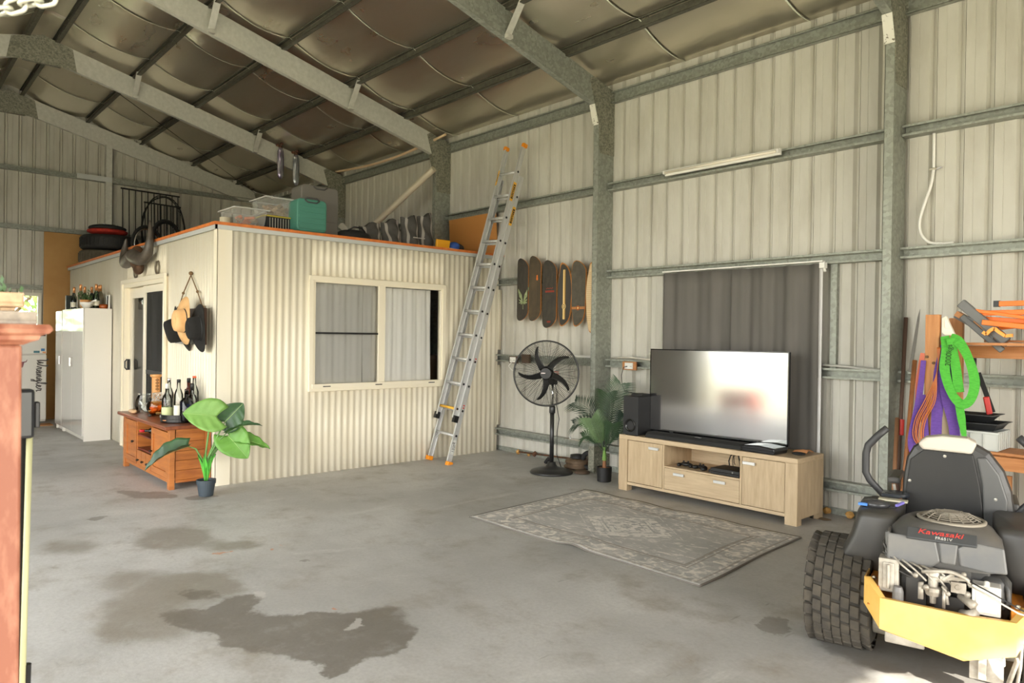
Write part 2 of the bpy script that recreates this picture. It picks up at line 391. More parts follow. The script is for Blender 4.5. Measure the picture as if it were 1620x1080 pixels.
mb = MB(); mb.prism([(0.1,4.42),(-4.53,5.63),(-9.16,4.42),(-9.16,4.47),(-4.53,5.68),(0.1,4.47)], 0, XF-0.05, XN+0.05)
structure(mb.build('roof', P('roof_sheet', (120,120,112), 0.5, 0.5), origin=(0,0,0)))

# ================= STEEL FRAME =================
FX = [-1.774, -4.843, -7.895, -10.96]
def flat_prism_x(mb, pts, x0, x1): mb.prism(pts, 0, x0, x1)
def beam_web(mb, x, x1, mirror):
    f = (lambda y: -9.06-y) if mirror else (lambda y: y)
    mb.prism([(f(-0.004),0),(f(-0.004),top(-0.0)),(f(-0.266),top(-0.266)),(f(-0.266),0)], 0, x-0.003, x)     # column web
def portal_frame(x, label, plates=True, braces=(1.63,3.40), gable=False):
    t = thing('portal_frame', label, 'steel frame', (x, 0, 0))
    for mirror in (0, 1):
        f = (lambda y: -9.06-y) if mirror else (lambda y: y)
        mb = MB(); D = 0.266
        mb.prism([(f(-0.004),0),(f(-0.004),top(0)),(f(-D),top(-D)),(f(-D),0)], 0, x-0.003, x)
        mb.box(x-0.07, x-0.003, *sorted((f(-D),f(-D+0.003))), 0, 3.88)
        mb.box(x-0.07, x-0.067, *sorted((f(-D),f(-D+0.018))), 0, 3.88)
        mb.box(x-0.07, x-0.003, *sorted((f(-0.007),f(-0.004))), 0, 4.25)
        c = mb.build('column', GALV, t)
        mb = MB()
        for yy in (-0.05,-0.13,-0.21):
            for zz in (0.06, 0.16): mb.lathe([(0.012,0),(0.012,0.012),(0.006,0.02)], (x, f(yy), zz), 8, axis=0)
        mb.box(x-0.012, x+0.008, *sorted((f(-D-0.002),f(-0.01))), 0, 0.3)
        mb.box(x-0.075, x+0.008, *sorted((f(-D-0.008),f(-D-0.002))), 0, 0.3)
        mb.build('base_plate', GALVD, c)
        mb = MB(); y0, y1 = -0.333, -4.53
        mb.prism([(f(y0),bot(y0)),(f(y0),top(y0)),(f(y1),top(y1)),(f(y1),bot(y1))], 0, x-0.003, x)
        for zf, o in ((bot, 0.0), (top, -0.003)):
            mb.prism([(f(y0),zf(y0)+o),(f(y0),zf(y0)+o+0.003),(f(y1),zf(y1)+o+0.003),(f(y1),zf(y1)+o)], 0, x-0.07, x-0.003)
        mb.prism([(f(y0),bot(y0)),(f(y0),bot(y0)+0.02),(f(y1),bot(y1)+0.02),(f(y1),bot(y1))], 0, x-0.07, x-0.067)
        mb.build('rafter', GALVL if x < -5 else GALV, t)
        mb = MB()   # knee plate and its sloping inner flange
        mb.prism([(f(0.0),3.55),(f(0.0),top(0)),(f(-0.36),top(-0.36)),(f(-0.42),top(-0.42)-0.05),(f(-0.333),bot(-0.333)-0.012),(f(-0.266),3.86),(f(-0.24),3.55)], 0, x, x+0.004)
        mb.prism([(f(-0.333),bot(-0.333)),(f(-0.266),3.86),(f(-0.262),3.86),(f(-0.329),bot(-0.333))], 0, x-0.075, x)
        for (yy, zz) in ((-.06,4.2),(-.2,4.15),(-.2,4.0),(-.07,3.95),(-.2,3.85),(-.2,3.75),(-.2,3.65)):
            mb.lathe([(0.011,0),(0.011,0.01),(0.005,0.016)], (x+0.004, f(yy), zz), 8, axis=0)
        k = mb.build('knee_plate', GALVD, t)
        if not mirror and plates:
            mb = MB(); mb.prism([(-0.336,bot(-0.333)-0.002),(-0.269,3.862),(-0.273,3.862),(-0.340,bot(-0.333)-0.002)], 0, x-0.076, x+0.003)
            lab(mb.build('flange_cover', P('peeling_white_film', (226,224,212), 0.5, 0, (120,112,96), 30, (1,1,1), ramp=(0.6,0.66)), k), 'pale flange strip with peeling film')
        for ay in braces:
            mb = MB(); y = f(-ay)
            mb.bar((x+0.004, y, bot(-ay)+0.02), (x+0.23, y, top(-ay)+0.03), 0.075, 0.006, up=(-1,0,1))
            mb.box(x+0.002, x+0.05, y-0.035, y+0.035, bot(-ay)-0.006, bot(-ay)+0.03)
            mb.build('fly_brace', GALVL, t)
    mb = MB()
    ya = -4.53
    mb.prism([(-4.13,bot(-4.13)-0.005),(-4.31,5.085),(-4.75,5.085),(-4.93,bot(-4.13)-0.005),(-4.88,top(-4.18)-0.01),(-4.53,top(-4.53)+0.005),(-4.18,top(-4.18)-0.01)], 0, x, x+0.005)
    mb.box(x-0.07, x, -4.75, -4.31, 5.082, 5.086)
    mb.build('apex_plate', GALVD, t)
    return t
portal_frame(FX[0], 'galvanised steel portal frame whose column stands right of the television, nearest of the frames')
portal_frame(FX[1], 'galvanised steel portal frame whose column stands beside the skateboards and palm')
portal_frame(FX[2], 'galvanised steel portal frame whose knee stands behind the ladder top and canvas bags', False)
portal_frame(FX[3], 'galvanised steel portal frame with speckled apex plate and crossing above the suitcases', False)
portal_frame(1.29, 'galvanised steel portal frame outside the picture beyond the mower', False)
portal_frame(-13.93, 'galvanised steel end frame lying against the far gable wall', False, ())
def c_section(mb, x0, x1, y, z, h, d, s=1):
    """C purlin on edge along x: web at y, flanges pointing -y*s"""
    mb.box(x0, x1, *sorted((y, y-0.003*s)), z, z+h); 
    for zz in (z, z+h-0.003): mb.box(x0, x1, *sorted((y-d*s, y)), zz, zz+0.003)
    mb.box(x0, x1, *sorted((y-d*s, y-(d-0.003)*s)), z, z+0.014); mb.box(x0, x1, *sorted((y-d*s, y-(d-0.003)*s)), z+h-0.014, z+h)
names = ['first purlin up from the television wall','second purlin up from the television wall','third purlin up from the television wall','fourth purlin up from the television wall','purlin just on the television side of the ridge']
for i, ay in enumerate(ROWS[1:]):
    mb = MB(); z = EAVE+SL*ay-0.01; c_section(mb, XF, XN, -ay+0.028, z, 0.10, 0.056)
    tag(mb.build('roof_purlin', PURL), 'long dark galvanised ' + names[i], 'purlin', 'roof purlins running the length of the shed')
for i, ay in enumerate(ROWS[:0:-1]):
    mb = MB(); z = EAVE+SL*ay-0.01; c_section(mb, XF, XN, -9.06+ay-0.028, z, 0.10, 0.056, -1)
    tag(mb.build('roof_purlin', PURL), ['dark purlin just beyond the ridge at upper left corner', 'dark purlin second beyond the ridge, on the far roof slope','dark purlin third beyond the ridge, on the far roof slope','dark purlin fourth beyond the ridge, on the far roof slope','dark purlin lowest on the far roof slope'][i], 'purlin', 'roof purlins running the length of the shed')
mb = MB(); c_section(mb, XF, XN, -0.005, 4.14, 0.13, 0.06)
tag(mb.build('eave_purlin', GALV), 'galvanised eave purlin along the top of the television wall', 'purlin')
def tophat(mb, x0, x1, z, h=0.09, d=0.1, ax=0, base=0.0):
    # girt lying against a wall: open channel seen from the room, two flanges with lips
    if ax == 0:
        pr = [(base-0.001,z),(base-d,z),(base-d,z+0.018),(base-d+0.003,z+0.018),(base-d+0.003,z+0.003),(base-0.02,z+0.003),(base-0.02,z+h-0.003),(base-d+0.003,z+h-0.003),(base-d+0.003,z+h-0.018),(base-d,z+h-0.018),(base-d,z+h),(base-0.001,z+h)]
        mb.prism(pr, 0, x0, x1)
    else:
        pr = [(base+0.001,z),(base+d,z),(base+d,z+0.018),(base+d-0.003,z+0.018),(base+d-0.003,z+0.003),(base+0.02,z+0.003),(base+0.02,z+h-0.003),(base+d-0.003,z+h-0.003),(base+d-0.003,z+h-0.018),(base+d,z+h-0.018),(base+d,z+h),(base+0.001,z+h)]
        mb.prism(pr, 1, x0, x1)
for z, s in ((3.15,'highest wall girt, carrying the fluorescent light on the television wall'),(2.172,'wall girt above the curtains and behind the skateboards'),(1.18,'wall girt at power-point height behind the pedestal fan'),(0.215,'lowest wall girt, near the floor of the television wall')):
    t = thing('wall_girt', 'galvanised '+s, 'girt', (-7,0,z), group='horizontal girts on the television wall')
    xs = [XF+0.001]+[q for q in FX[::-1]]+[1.29, XN]
    for a, b in zip(xs, xs[1:]):
        mb = MB(); tophat(mb, a+0.004, b-0.075 if b != XN else b, z); mb.build('girt_length', GALV, t)
for z, s in ((4.15,'upper'),(3.185,'middle'),(2.19,'lower')):
    t = thing('gable_girt', 'galvanised %s girt across the far gable wall' % s, 'girt', (XF,-4.5,z), group='horizontal girts on the far gable')
    y1 = -0.3 if z < 4 else -0.35
    for a, b in (([-8.9,-5.98],[-5.98,-3.12],[-3.02,y1]) if z > 3 else ([-8.9,-5.98],[-5.98,-4.05])):
        mb = MB(); tophat(mb, a, b, z, 0.075, 0.09, 1, XF); mb.build('girt_length', GALV, t)
for y, s in ((-3.12,'beside the black metal grilles'),(-6.06,'left of the picture')):
    mb = MB(); mb.box(XF+0.02, XF+0.14, y, y+0.1, 0, bot(y)+0.01)
    tag(mb.build('gable_post', GALVL), 'galvanised square post on the far gable wall '+s, 'post')
mb = MB(); mb.box(XF+0.142, XF+0.15, -3.57, -3.03, 4.15, 4.235); tag(mb.build('girt_bracket', P('bright_zinc',(205,208,206),0.4,0.3)), 'bright flat bracket strip across the gable post top', 'bracket')
mb = MB(); mb.box(XF+0.1, XF+0.15, -3.02, -2.45, 4.14, 4.235); tag(mb.build('girt_sleeve', GALV), 'grey splice sleeve on upper gable girt right of the post', 'bracket')
# brace rods
mb = MB(); mb.tube([(-13.9,-0.4,4.34),(-11.0,-4.3,5.3)], 0.006, 6)
tag(mb.build('brace_rod', PURL), 'thin diagonal steel brace rod under the far roof bay', 'rod')
# bottom flashing along the side wall
mb = MB(); mb.box(XF, XN, -0.012, -0.004, 0, 0.06); structure(mb.build('baseboard_right', GALV, origin=(0,0,0)))
# chain of the roller door, close by at upper left
def chain_link(mb, c, d, up, L=0.034, W=0.021, r=0.0036):
    c = Vector(c); d = Vector(d).normalized(); u = (Vector(up)-d*Vector(up).dot(d)).normalized(); pts = []
    for k in range(20):
        a = 2*pi*k/20; px = (L-W)/2*(1 if cos(a) > 0 else -1) + W/2*cos(a); py = W/2*sin(a); pts.append(c+d*px+u*py)
    mb.tube(pts, r, 8, closed=True)
def chain(path, name, label):
    # resample the path at link pitch and turn every second link by 90 degrees
    pts = [Vector(p) for p in path]; seg = [(b-a).length for a, b in zip(pts, pts[1:])]; L = sum(seg); step = 0.0262; n = int(L/step)
    def at(s_):
        for a, b, l in zip(pts, pts[1:], seg):
            if s_ <= l: return a+(b-a)*(s_/l), (b-a).normalized()
            s_ -= l
        return pts[-1], (pts[-1]-pts[-2]).normalized()
    mb = MB()
    for i in range(n):
        c, d = at((i+0.5)*step); side = d.cross(Vector((0.3,0.2,0.93))).normalized(); up = side if i % 2 else d.cross(side)
        chain_link(mb, c, d, up)
    return tag(mb.build(name, P('zinc_chain', (214,214,196), 0.35, 0.4), smooth=True), label, 'chain')
chain([(-1.02,-6.55,1.56),(-1.1,-6.3,1.86),(-1.045,-6.103,2.033),(-1.024,-6.079,2.044),(-0.992,-6.044,2.055),(-0.96,-6.0,2.2),(-0.955,-5.99,5.05)], 'hoist_chain', 'pale steel link chain hanging close overhead at the top left corner')
# ================= CABIN =================
CX, CY, CH = -6.714, -3.713, 2.545
def corr_pts(a, b, pitch=0.077, n=6):
    out = []; N = max(1, int(round((b-a)/pitch*n)))
    for i in range(N+1):
        t = a+(b-a)*i/N; out.append((t, 0.0062*sin(2*pi*t/pitch)))
    return out
def corrugated(mb, axis, sgn, base, a, b, z0, z1):
    prev = None
    for t, d in corr_pts(a, b):
        q = (t, base+sgn*d) if axis == 0 else (base+sgn*d, t)
        cur = (mb.v((*q, z0)), mb.v((*q, z1)))
        if prev: mb.f([prev[0], cur[0], cur[1], prev[1]])
        prev = cur
wy0, wy1, wz0, wz1 = -2.72, -0.985, 0.915, 2.095
mb = MB(); corrugated(mb, 1, 1, CX, CY+0.13, wy0, 0, CH); corrugated(mb, 1, 1, CX, wy1, -0.075, 0, CH)
corrugated(mb, 1, 1, CX, wy0, wy1, 0, wz0); corrugated(mb, 1, 1, CX, wy0, wy1, wz1, CH)
corrugated(mb, 1, 1, CX, -0.075, -0.012, 0.34, 1.13); corrugated(mb, 1, 1, CX, -0.075, -0.012, 1.33, 2.12)
structure(mb.build('wall_cabin_front', CREAM, origin=(0,0,0), smooth=True, solid=0.001))
DX0, DX1, DZ = -9.98, -8.30, 2.085
mb = MB(); corrugated(mb, 0, -1, CY, -13.52, DX0, 0, CH); corrugated(mb, 0, -1, CY, DX1, CX-0.06, 0, CH); corrugated(mb, 0, -1, CY, DX0, DX1, DZ, CH)
structure(mb.build('wall_cabin_side', CREAM, origin=(0,0,0), smooth=True, solid=0.001))
mb = MB(); mb.box(-13.53,-13.5,CY+0.01,-0.02,0,CH); mb.box(-13.5,CX-0.02,-0.14,-0.115,0,CH-0.01)
structure(mb.build('wall_cabin_back', P('plasterboard',(190,186,176),0.8), origin=(0,0,0)))
# corner flashing and wall stop
mb = MB(); mb.box(CX+0.004,CX+0.012,CY-0.012,CY+0.135,0,CH); mb.box(CX-0.075,CX+0.012,CY-0.014,CY-0.006,0,CH)
structure(mb.build('trim_cabin_corner', CREAM, origin=(0,0,0)))
mb = MB(); mb.box(-13.56,CX+0.045,CY-0.05,CY+0.3,CH+0.012,CH+0.04); mb.box(-13.56,CX+0.045,CY+0.3,-0.02,CH+0.012,CH+0.04)
DECK = structure(mb.build('cabin_roof', P('painted_deck',(214,126,58),0.55,0,(196,104,44),12), origin=(0,0,0)))
mb = MB(); mb.box(-13.54,CX+0.03,CY-0.035,CY-0.015,CH-0.03,CH+0.012); mb.box(CX+0.012,CX+0.03,CY-0.035,-0.02,CH-0.03,CH+0.012)
structure(mb.build('trim_cabin_flashing', P('grey_flashing',(196,200,198),0.5,0.2), origin=(0,0,0)))
# --- cabin window
def rect_frame_x(mb, x0, x1, y0, y1, z0, z1, w):
    mb.box(x0,x1,y0,y1,z0,z0+w); mb.box(x0,x1,y0,y1,z1-w,z1); mb.box(x0,x1,y0,y0+w,z0+w,z1-w); mb.box(x0,x1,y1-w,y1,z0+w,z1-w)
mb = MB(); rect_frame_x(mb, CX-0.05, CX+0.028, -2.755, -0.95, 0.885, 2.13, 0.05)
rect_frame_x(mb, CX-0.05, CX+0.018, -2.71, -0.99, 0.93, 2.09, 0.03)
mb.box(CX-0.03, CX+0.02, -1.905, -1.812, 0.94, 2.07); mb.box(CX-0.03, CX+0.035, -2.72, -0.98, 0.915, 0.965)
win = structure(mb.build('window_2', CREAMF, origin=(CX,-1.85,0.885), bev=0.004)); 
mb = MB()
for y in (-2.55,-1.9,-1.16): mb.box(CX+0.035, CX+0.037, y-0.045, y+0.045, 0.932, 0.942)
mb.build('weep_slot', BLACK, win)
mb = MB(); thin_glass(mb,[(CX-0.003,-2.69,0.96),(CX-0.003,-1.9,0.96),(CX-0.003,-1.9,2.06),(CX-0.003,-2.69,2.06)]); mb.build('window_pane', GLASS, win)
mb = MB(); thin_glass(mb,[(CX-0.023,-1.83,0.96),(CX-0.023,-1.0,0.96),(CX-0.023,-1.0,2.06),(CX-0.023,-1.83,2.06)]); mb.build('window_pane', GLASS, win)
scr = sheer('insect_screen', (96,95,88), 0.30)
mb = MB(); thin_glass(mb,[(CX+0.006,-2.69,0.96),(CX+0.006,-1.9,0.96),(CX+0.006,-1.9,2.06),(CX+0.006,-2.69,2.06)]); lab(mb.build('insect_screen', scr, win), 'dark insect screen over the left sash')
mb = MB(); mb.box(CX+0.002, CX+0.016, -2.7, -1.895, 1.505, 1.525); lab(mb.build('screen_bar', BLACK, win), 'black crossbar of the insect screen')
def curtain_sheet(mb, fix, axis, a, b, z0, z1, amp, folds, seed=0, taper=0.0, nz=10):
    rnd = random.Random(seed); ph = [rnd.uniform(0,6.28) for _ in range(4)]
    def fn(u, v):
        t = a+(b-a)*u; z = z0+(z1-z0)*v
        d = amp*(sin(2*pi*folds*u+ph[0]+0.4*sin(5*v+ph[1]))+0.45*sin(2*pi*folds*2.3*u+ph[2]))*(0.75+0.25*sin(3*v+ph[3])) 
        t2 = t + taper*(1-v)*(u-0.5)
        return (t2, fix+d, z) if axis == 0 else (fix+d, t2, z)
    mb.grid(fn, int(folds*14)+10, nz)
VOILE = P('white_voile', (252,252,246), 0.85)
mb = MB(); curtain_sheet(mb, CX-0.055, 1, -2.68, -2.06, 0.93, 2.07, 0.012, 3.5, 3, -0.02); c1 = mb.build('voile_curtain', VOILE, smooth=True, solid=0.002)
tag(c1, 'sheer white curtain behind the insect-screened left sash of the cabin window', 'curtain')
mb = MB(); curtain_sheet(mb, CX-0.06, 1, -2.06, -1.84, 0.93, 2.07, 0.01, 1.5, 5); tag(mb.build('voile_curtain', VOILE, smooth=True, solid=0.002), 'narrow strip of white curtain beside the middle mullion of the cabin window', 'curtain')
mb = MB(); curtain_sheet(mb, CX-0.058, 1, -1.83, -1.13, 0.93, 2.055, 0.012, 4.5, 9, 0.03); tag(mb.build('voile_curtain', VOILE, smooth=True, solid=0.002), 'white curtain behind the clear right pane of the cabin window', 'curtain')
mb = MB(); mb.tube([(CX-0.075,-2.72,2.078),(CX-0.075,-0.98,2.078)], 0.008, 8); tag(mb.build('curtain_rod', BLACK, smooth=True), 'thin curtain rod along the top inside the cabin window', 'curtain rod')
# inside the room: timber studs and dim stuff seen past the curtain
mb = MB(); mb.box(CX-0.06, CX-0.02, -0.985, -0.95, 0.9, 2.12); mb.build('reveal', PINE, win)
mb = MB(); mb.box(-7.6,-7.15,-1.2,-0.35,0,1.25); b = mb.build('bedside_chest', P('dark_timber',(90,62,38),0.5), bev=0.01)
tag(b, 'dark timber chest dimly seen through the right edge of the cabin window', 'chest')
mb = MB(); 
for z in (0.05,0.45,0.85): mb.box(-7.149,-7.135,-1.17,-0.38,z,z+0.36)
mb.build('drawer', P('dark_timber',(90,62,38)), b)
# --- sliding door in the cabin side
mb = MB()
def rfy(mb, y0, y1, x0, x1, z0, z1, w, bt=None):
    bt = w if bt is None else bt
    mb.box(x0,x1,y0,y1,z0,z0+bt); mb.box(x0,x1,y0,y1,z1-w,z1); mb.box(x0,x0+w,y0,y1,z0+bt,z1-w); mb.box(x1-w,x1,y0,y1,z0+bt,z1-w)
rfy(mb, CY-0.035, CY+0.08, DX0-0.06, DX1+0.06, 0.0, DZ+0.05, 0.065, 0.03)
rfy(mb, CY-0.055, CY-0.03, DX0-0.09, DX1+0.085, 0.0, DZ+0.085, 0.05, 0.001)
door = structure(mb.build('door_1', CREAMF, origin=(-9.1,CY,0), bev=0.003))
mb = MB(); rfy(mb, CY+0.03, CY+0.06, DX0, -9.08, 0.03, DZ-0.02, 0.13, 0.12); p1 = mb.build('fixed_panel', CREAMF, door, bev=0.003)
mb = MB(); thin_glass(mb,[(DX0+0.12,CY+0.045,0.14),(-9.2,CY+0.045,0.14),(-9.2,CY+0.045,DZ-0.14),(DX0+0.12,CY+0.045,DZ-0.14)]); mb.build('glass_pane', GLASS, p1)
mb = MB(); rfy(mb, CY-0.015, CY+0.02, -9.17, DX1, 0.03, DZ-0.02, 0.085, 0.12); p2 = mb.build('sliding_screen', CREAMF, door, bev=0.003)
mb = MB(); mb.box(-9.09,DX1-0.08,CY,CY+0.002,0.14,DZ-0.1); mb.build('security_mesh', sheer('security_mesh',(44,44,42),0.72), p2)
mb = MB(); mb.box(-9.09,DX1-0.08,CY-0.004,CY+0.0,0.99,1.04); mb.build('mid_rail', P('dark_bronze',(52,50,46),0.5), p2)
mb = MB(); mb.box(DX0+0.035,DX0+0.06,CY-0.002,CY+0.028,1.0,1.14); mb.tube([(DX0+0.05,CY-0.004,1.0),(DX0+0.05,CY-0.03,1.03),(DX0+0.05,CY-0.03,1.11),(DX0+0.05,CY-0.004,1.14)],0.008,8); mb.build('door_handle', BLACK, door)
mb = MB(); curtain_sheet(mb, CY+0.16, 0, -9.85, -9.25, 0.05, 2.02, 0.02, 5, 21); tag(mb.build('door_curtain', P('grey_curtain',(150,148,140),0.9), smooth=True, solid=0.002), 'pale grey curtain gathered behind the fixed glass of the cabin door', 'curtain')

# --- far window and boards on the gable
mb = MB()
rect_frame_x(mb, XF-0.02, XF+0.06, WY0, WY1, WZ0, WZ1, 0.05); mb.box(XF-0.01, XF+0.04, -4.83, -4.78, WZ0, WZ1)
w1 = structure(mb.build('window_1', P('pale_window_frame',(222,218,204),0.45), origin=(XF,-4.8,WZ0), bev=0.003))
mb = MB(); mb.box(XF+0.01, XF+0.014, WY0+0.04, WY1-0.04, WZ0+0.04, WZ1-0.04); mb.build('window_pane', GLASS, w1)
TAN = P('tan_board', (190,148,90), 0.7, 0, (176,132,76), 1.5)
mb = MB(); mb.box(-13.85, -13.838, -4.045, -3.30, 0.0, 3.17)
tag(mb.build('wall_board', TAN, bev=0.002), 'tall tan fibreboard sheet standing between the far window and the cabin', 'board')
mb = MB(); M0 = mb.M; mb.M = Matrix.Translation((-7.79,-0.045,2.585)) @ Matrix.Rotation(radians(4), 4, 'X'); mb.box(0, 1.02, -0.012, 0, 0, 0.585); mb.M = M0
tag(mb.build('leaning_board', P('orange_board',(204,142,76),0.6), bev=0.002), 'orange-brown board leaning on the side wall behind the ladder, on the cabin roof', 'board')

# ================= TREES OUTSIDE =================
LEAFG = P('leaf_outdoor', (96,128,60), 0.7, 0, (150,176,96), 3)
BARK = P('bark', (104,84,62), 0.9, 0, (80,64,48), 12)
def bush(name, label, cat, c, r, n, seed, trunk=True, grp=None):
    rnd = random.Random(seed); t = thing(name, label, cat, (c[0],c[1],-0.11), group=grp)
    mb = MB()
    for _ in range(n):
        d = Vector((rnd.gauss(0,1), rnd.gauss(0,1), rnd.gauss(0,1))).normalized()*(rnd.random()**0.4)
        p = Vector((c[0]+d.x*r, c[1]+d.y*r, c[2]+d.z*r*0.9)); s = rnd.uniform(0.06,0.13)
        mb.M = Matrix.Translation(p) @ Euler((rnd.uniform(0,6),rnd.uniform(0,6),rnd.uniform(0,6))).to_matrix().to_4x4()
        mb.f([mb.v((-s,0,0)), mb.v((0,-s*0.45,0.01)), mb.v((s,0,0)), mb.v((0,s*0.45,0.01))])
    mb.M = Matrix(); mb.build('foliage', LEAFG, t)
    if trunk:
        mb = MB(); mb.tube([(c[0],c[1],-0.11),(c[0]+.05,c[1],c[2]*0.5),(c[0],c[1]+.04,c[2])], [0.12,0.09,0.05], 8)
        for k in range(5): mb.tube([(c[0],c[1],c[2]*0.6),(c[0]+cos(k*1.3)*r*.6,c[1]+sin(k*1.3)*r*.6,c[2]+0.3*r)], [0.05,0.02], 6)
        mb.build('trunk', BARK, t, smooth=True)
bush('garden_tree', 'pale sunlit leafy tree outside the far window', 'tree', (-18.0,-4.4,2.0), 1.6, 1500, 3)
bush('garden_shrub', 'low leafy shrub outside, under the far window view', 'shrub', (-15.1,-5.3,0.7), 0.55, 600, 4)

# ================= ON THE CABIN ROOF =================
ZR = CH+0.04
def torus_z(mb, c, R, r, n=36, k=12, fl=1.0):
    c = Vector(c); pts = [c+Vector((R*cos(2*pi*i/n), R*sin(2*pi*i/n), 0)) for i in range(n)]
    rings = []
    for i in range(n):
        a = 2*pi*i/n; u = Vector((cos(a), sin(a), 0)); rings.append([mb.v(c+u*R+u*r*cos(2*pi*j/k)*1.0+Vector((0,0,fl*r*sin(2*pi*j/k)))) for j in range(k)])
    for i in range(n):
        for j in range(k): mb.f([rings[i][j], rings[(i+1)%n][j], rings[(i+1)%n][(j+1)%k], rings[i][(j+1)%k]])
def flat_tyre(c, R, h, label, mat_):
    t = thing('spare_tyre', label, 'tyre', c, group='spare tyres stacked on the cabin roof')
    prof = [(R*0.60,0.02),(R*0.64,0),(R*0.9,0.005),(R*0.985,0.03),(R,0.07),(R,h-0.07),(R*0.985,h-0.03),(R*0.9,h-0.005),(R*0.64,h),(R*0.60,h-0.02)]
    mb = MB(); mb.lathe([(a, c[2]+b) for a, b in prof]+[(R*0.60, c[2]+0.02)], (c[0],c[1],0), 40, cap=False); mb.build('tyre_casing', mat_, t, smooth=True)
    mb = MB()
    for i in range(40):
        a = 2*pi*i/40
        mb.M = Matrix.Translation((c[0],c[1],c[2])) @ Matrix.Rotation(a,4,'Z'); mb.box(R-0.004,R+0.006,-0.018,0.018,0.05+0.02*(i%2),h-0.05-0.02*((i+1)%2))
    mb.M = Matrix(); mb.build('tread', mat_, t)
    mb = MB(); mb.lathe([(R*0.6,c[2]+h-0.05),(R*0.55,c[2]+h-0.12),(0.08,c[2]+h-0.1),(0.05,c[2]+h-0.07)], (c[0],c[1],0), 24, cap=False); mb.build('rim', P('dull_rim',(92,92,90),0.5,0.6), t, smooth=True)
flat_tyre((-12.9,-3.33,ZR), 0.38, 0.235, 'dusty grey tyre lying at the bottom of the tyre stack on the cabin roof', P('dusty_rubber',(78,72,60),0.9,0,(96,90,76),10))
flat_tyre((-12.9,-3.27,ZR+0.242), 0.425, 0.245, 'black tyre lying on top of the dusty tyre on the cabin roof', P('tyre_black',(26,25,24),0.7))
# red and black bag on the tyres
t = thing('duffel_bag', 'red and black padded bag lying on the stacked tyres', 'bag', (-12.9,-3.3,ZR+0.49))
mb = MB(); mb.ball((-12.9,-3.3,ZR+0.56), 0.31, 20, 0.9, 0.98, 0.22); mb.build('bag_body', P('red_fabric',(196,52,34),0.75,0,(150,36,26),14), t, smooth=True)
mb = MB(); mb.ball((-12.9,-3.3,ZR+0.615), 0.295, 20, 0.9, 0.96, 0.22); mb.build('black_cover', BLACKM, t, smooth=True)
mb = MB(); mb.ball((-12.68,-3.4,ZR+0.665), 0.025, 10, 1,1,0.5); mb.ball((-12.68,-3.22,ZR+0.665), 0.025, 10,1,1,0.5); mb.build('buckle', P('silver',(200,200,196),0.4,0.5), t)
# black metal grilles leaning at the gable
def grille(name, label, x, y0, y1, z0, z1, nb, slope, tilt=0.0):
    t = thing(name, label, 'metal grille', (x,(y0+y1)/2,z0), group='black metal grilles leaning on the far gable')
    mb = MB(); mb.tube([(x,y0,z1),(x,y1,z1-slope)], 0.014, 8); mb.build('top_rail', BLACKM, t); mb = MB(); mb.tube([(x+0.05,y0+0.05,z0+0.02),(x+0.05,y1-0.03,z0)], 0.012, 8); mb.build('bottom_rail', BLACKM, t)
    mb = MB()
    for i in range(nb):
        f = (i+0.3)/(nb-0.4); yy = y0+(y1-y0)*f; mb.tube([(x+0.06,yy+tilt,z0),(x,yy,z1-slope*f)], 0.0085, 6)
    lab(mb.build('bars', BLACKM, t), 'row of thin upright bars'); return t
grille('metal_grille', 'wide black metal grille with upright bars leaning on the far gable', -13.66, -2.93, -1.94, ZR, 4.04, 10, 0.02)
grille('metal_grille', 'smaller black grille leaning in front of the wide grille, behind the bicycle wheels', -13.40, -2.62, -2.0, ZR, 3.80, 12, 0.02)
mb = MB(); 
for k in range(7):
    ph = k*0.7; mb.tube([(-13.30+0.01*k, -2.33+0.36*cos(a*pi/14)+0.02*sin(ph), 3.30+0.62*sin(a*pi/14)+0.02*cos(ph+a)) for a in range(0,29)], 0.005, 5, closed=False)
tag(mb.build('coiled_cable', BLACKM), 'loose coil of thin black cable hanging over the black grilles', 'cable')
def bike_wheel(c, R, label, rimmat, yaw):
    t = thing('bicycle_wheel', label, 'wheel', c, group='bicycle wheels on the cabin roof')
    M_ = Matrix.Translation(c) @ Matrix.Rotation(yaw,4,'Z') @ Matrix.Rotation(radians(90),4,'Y')
    mb = MB(); mb.M = M_; torus_z(mb, (0,0,0), R, 0.024, 44, 8); mb.build('tyre', BLACKM, t, smooth=True)
    mb = MB(); mb.M = M_; torus_z(mb, (0,0,0), R-0.036, 0.013, 44, 8); mb.build('rim', rimmat, t, smooth=True)
    mb = MB(); mb.M = M_
    for i in range(20):
        a = 2*pi*i/20; mb.tube([(0.02*cos(a+1.2),0.02*sin(a+1.2),0.02*(-1)**i),((R-0.04)*cos(a),(R-0.04)*sin(a),0)], 0.0012, 4)
    mb.tube([(0,0,-0.05),(0,0,0.05)],0.018,10); mb.build('spokes_and_hub', P('dark_steel',(60,60,60),0.4,0.6), t)
bike_wheel((-12.0,-2.93,ZR+0.305), 0.29, 'bicycle wheel with a silver rim on the cabin roof behind the horns', CHROME, radians(28))
bike_wheel((-11.6,-2.76,ZR+0.345), 0.32, 'black-rimmed bicycle wheel overlapping the silver-rimmed one', BLACKM, radians(34))
mb = MB()
for q in (0,0.05,0.1): mb.tube([(-9.75,-3.40+q,ZR+0.012),(-9.66,-3.36+q,ZR+0.17)], 0.010, 8)
tag(mb.build('white_stakes', WHITE), 'short white rods propped up at the cabin roof edge beside the horns', 'rods')
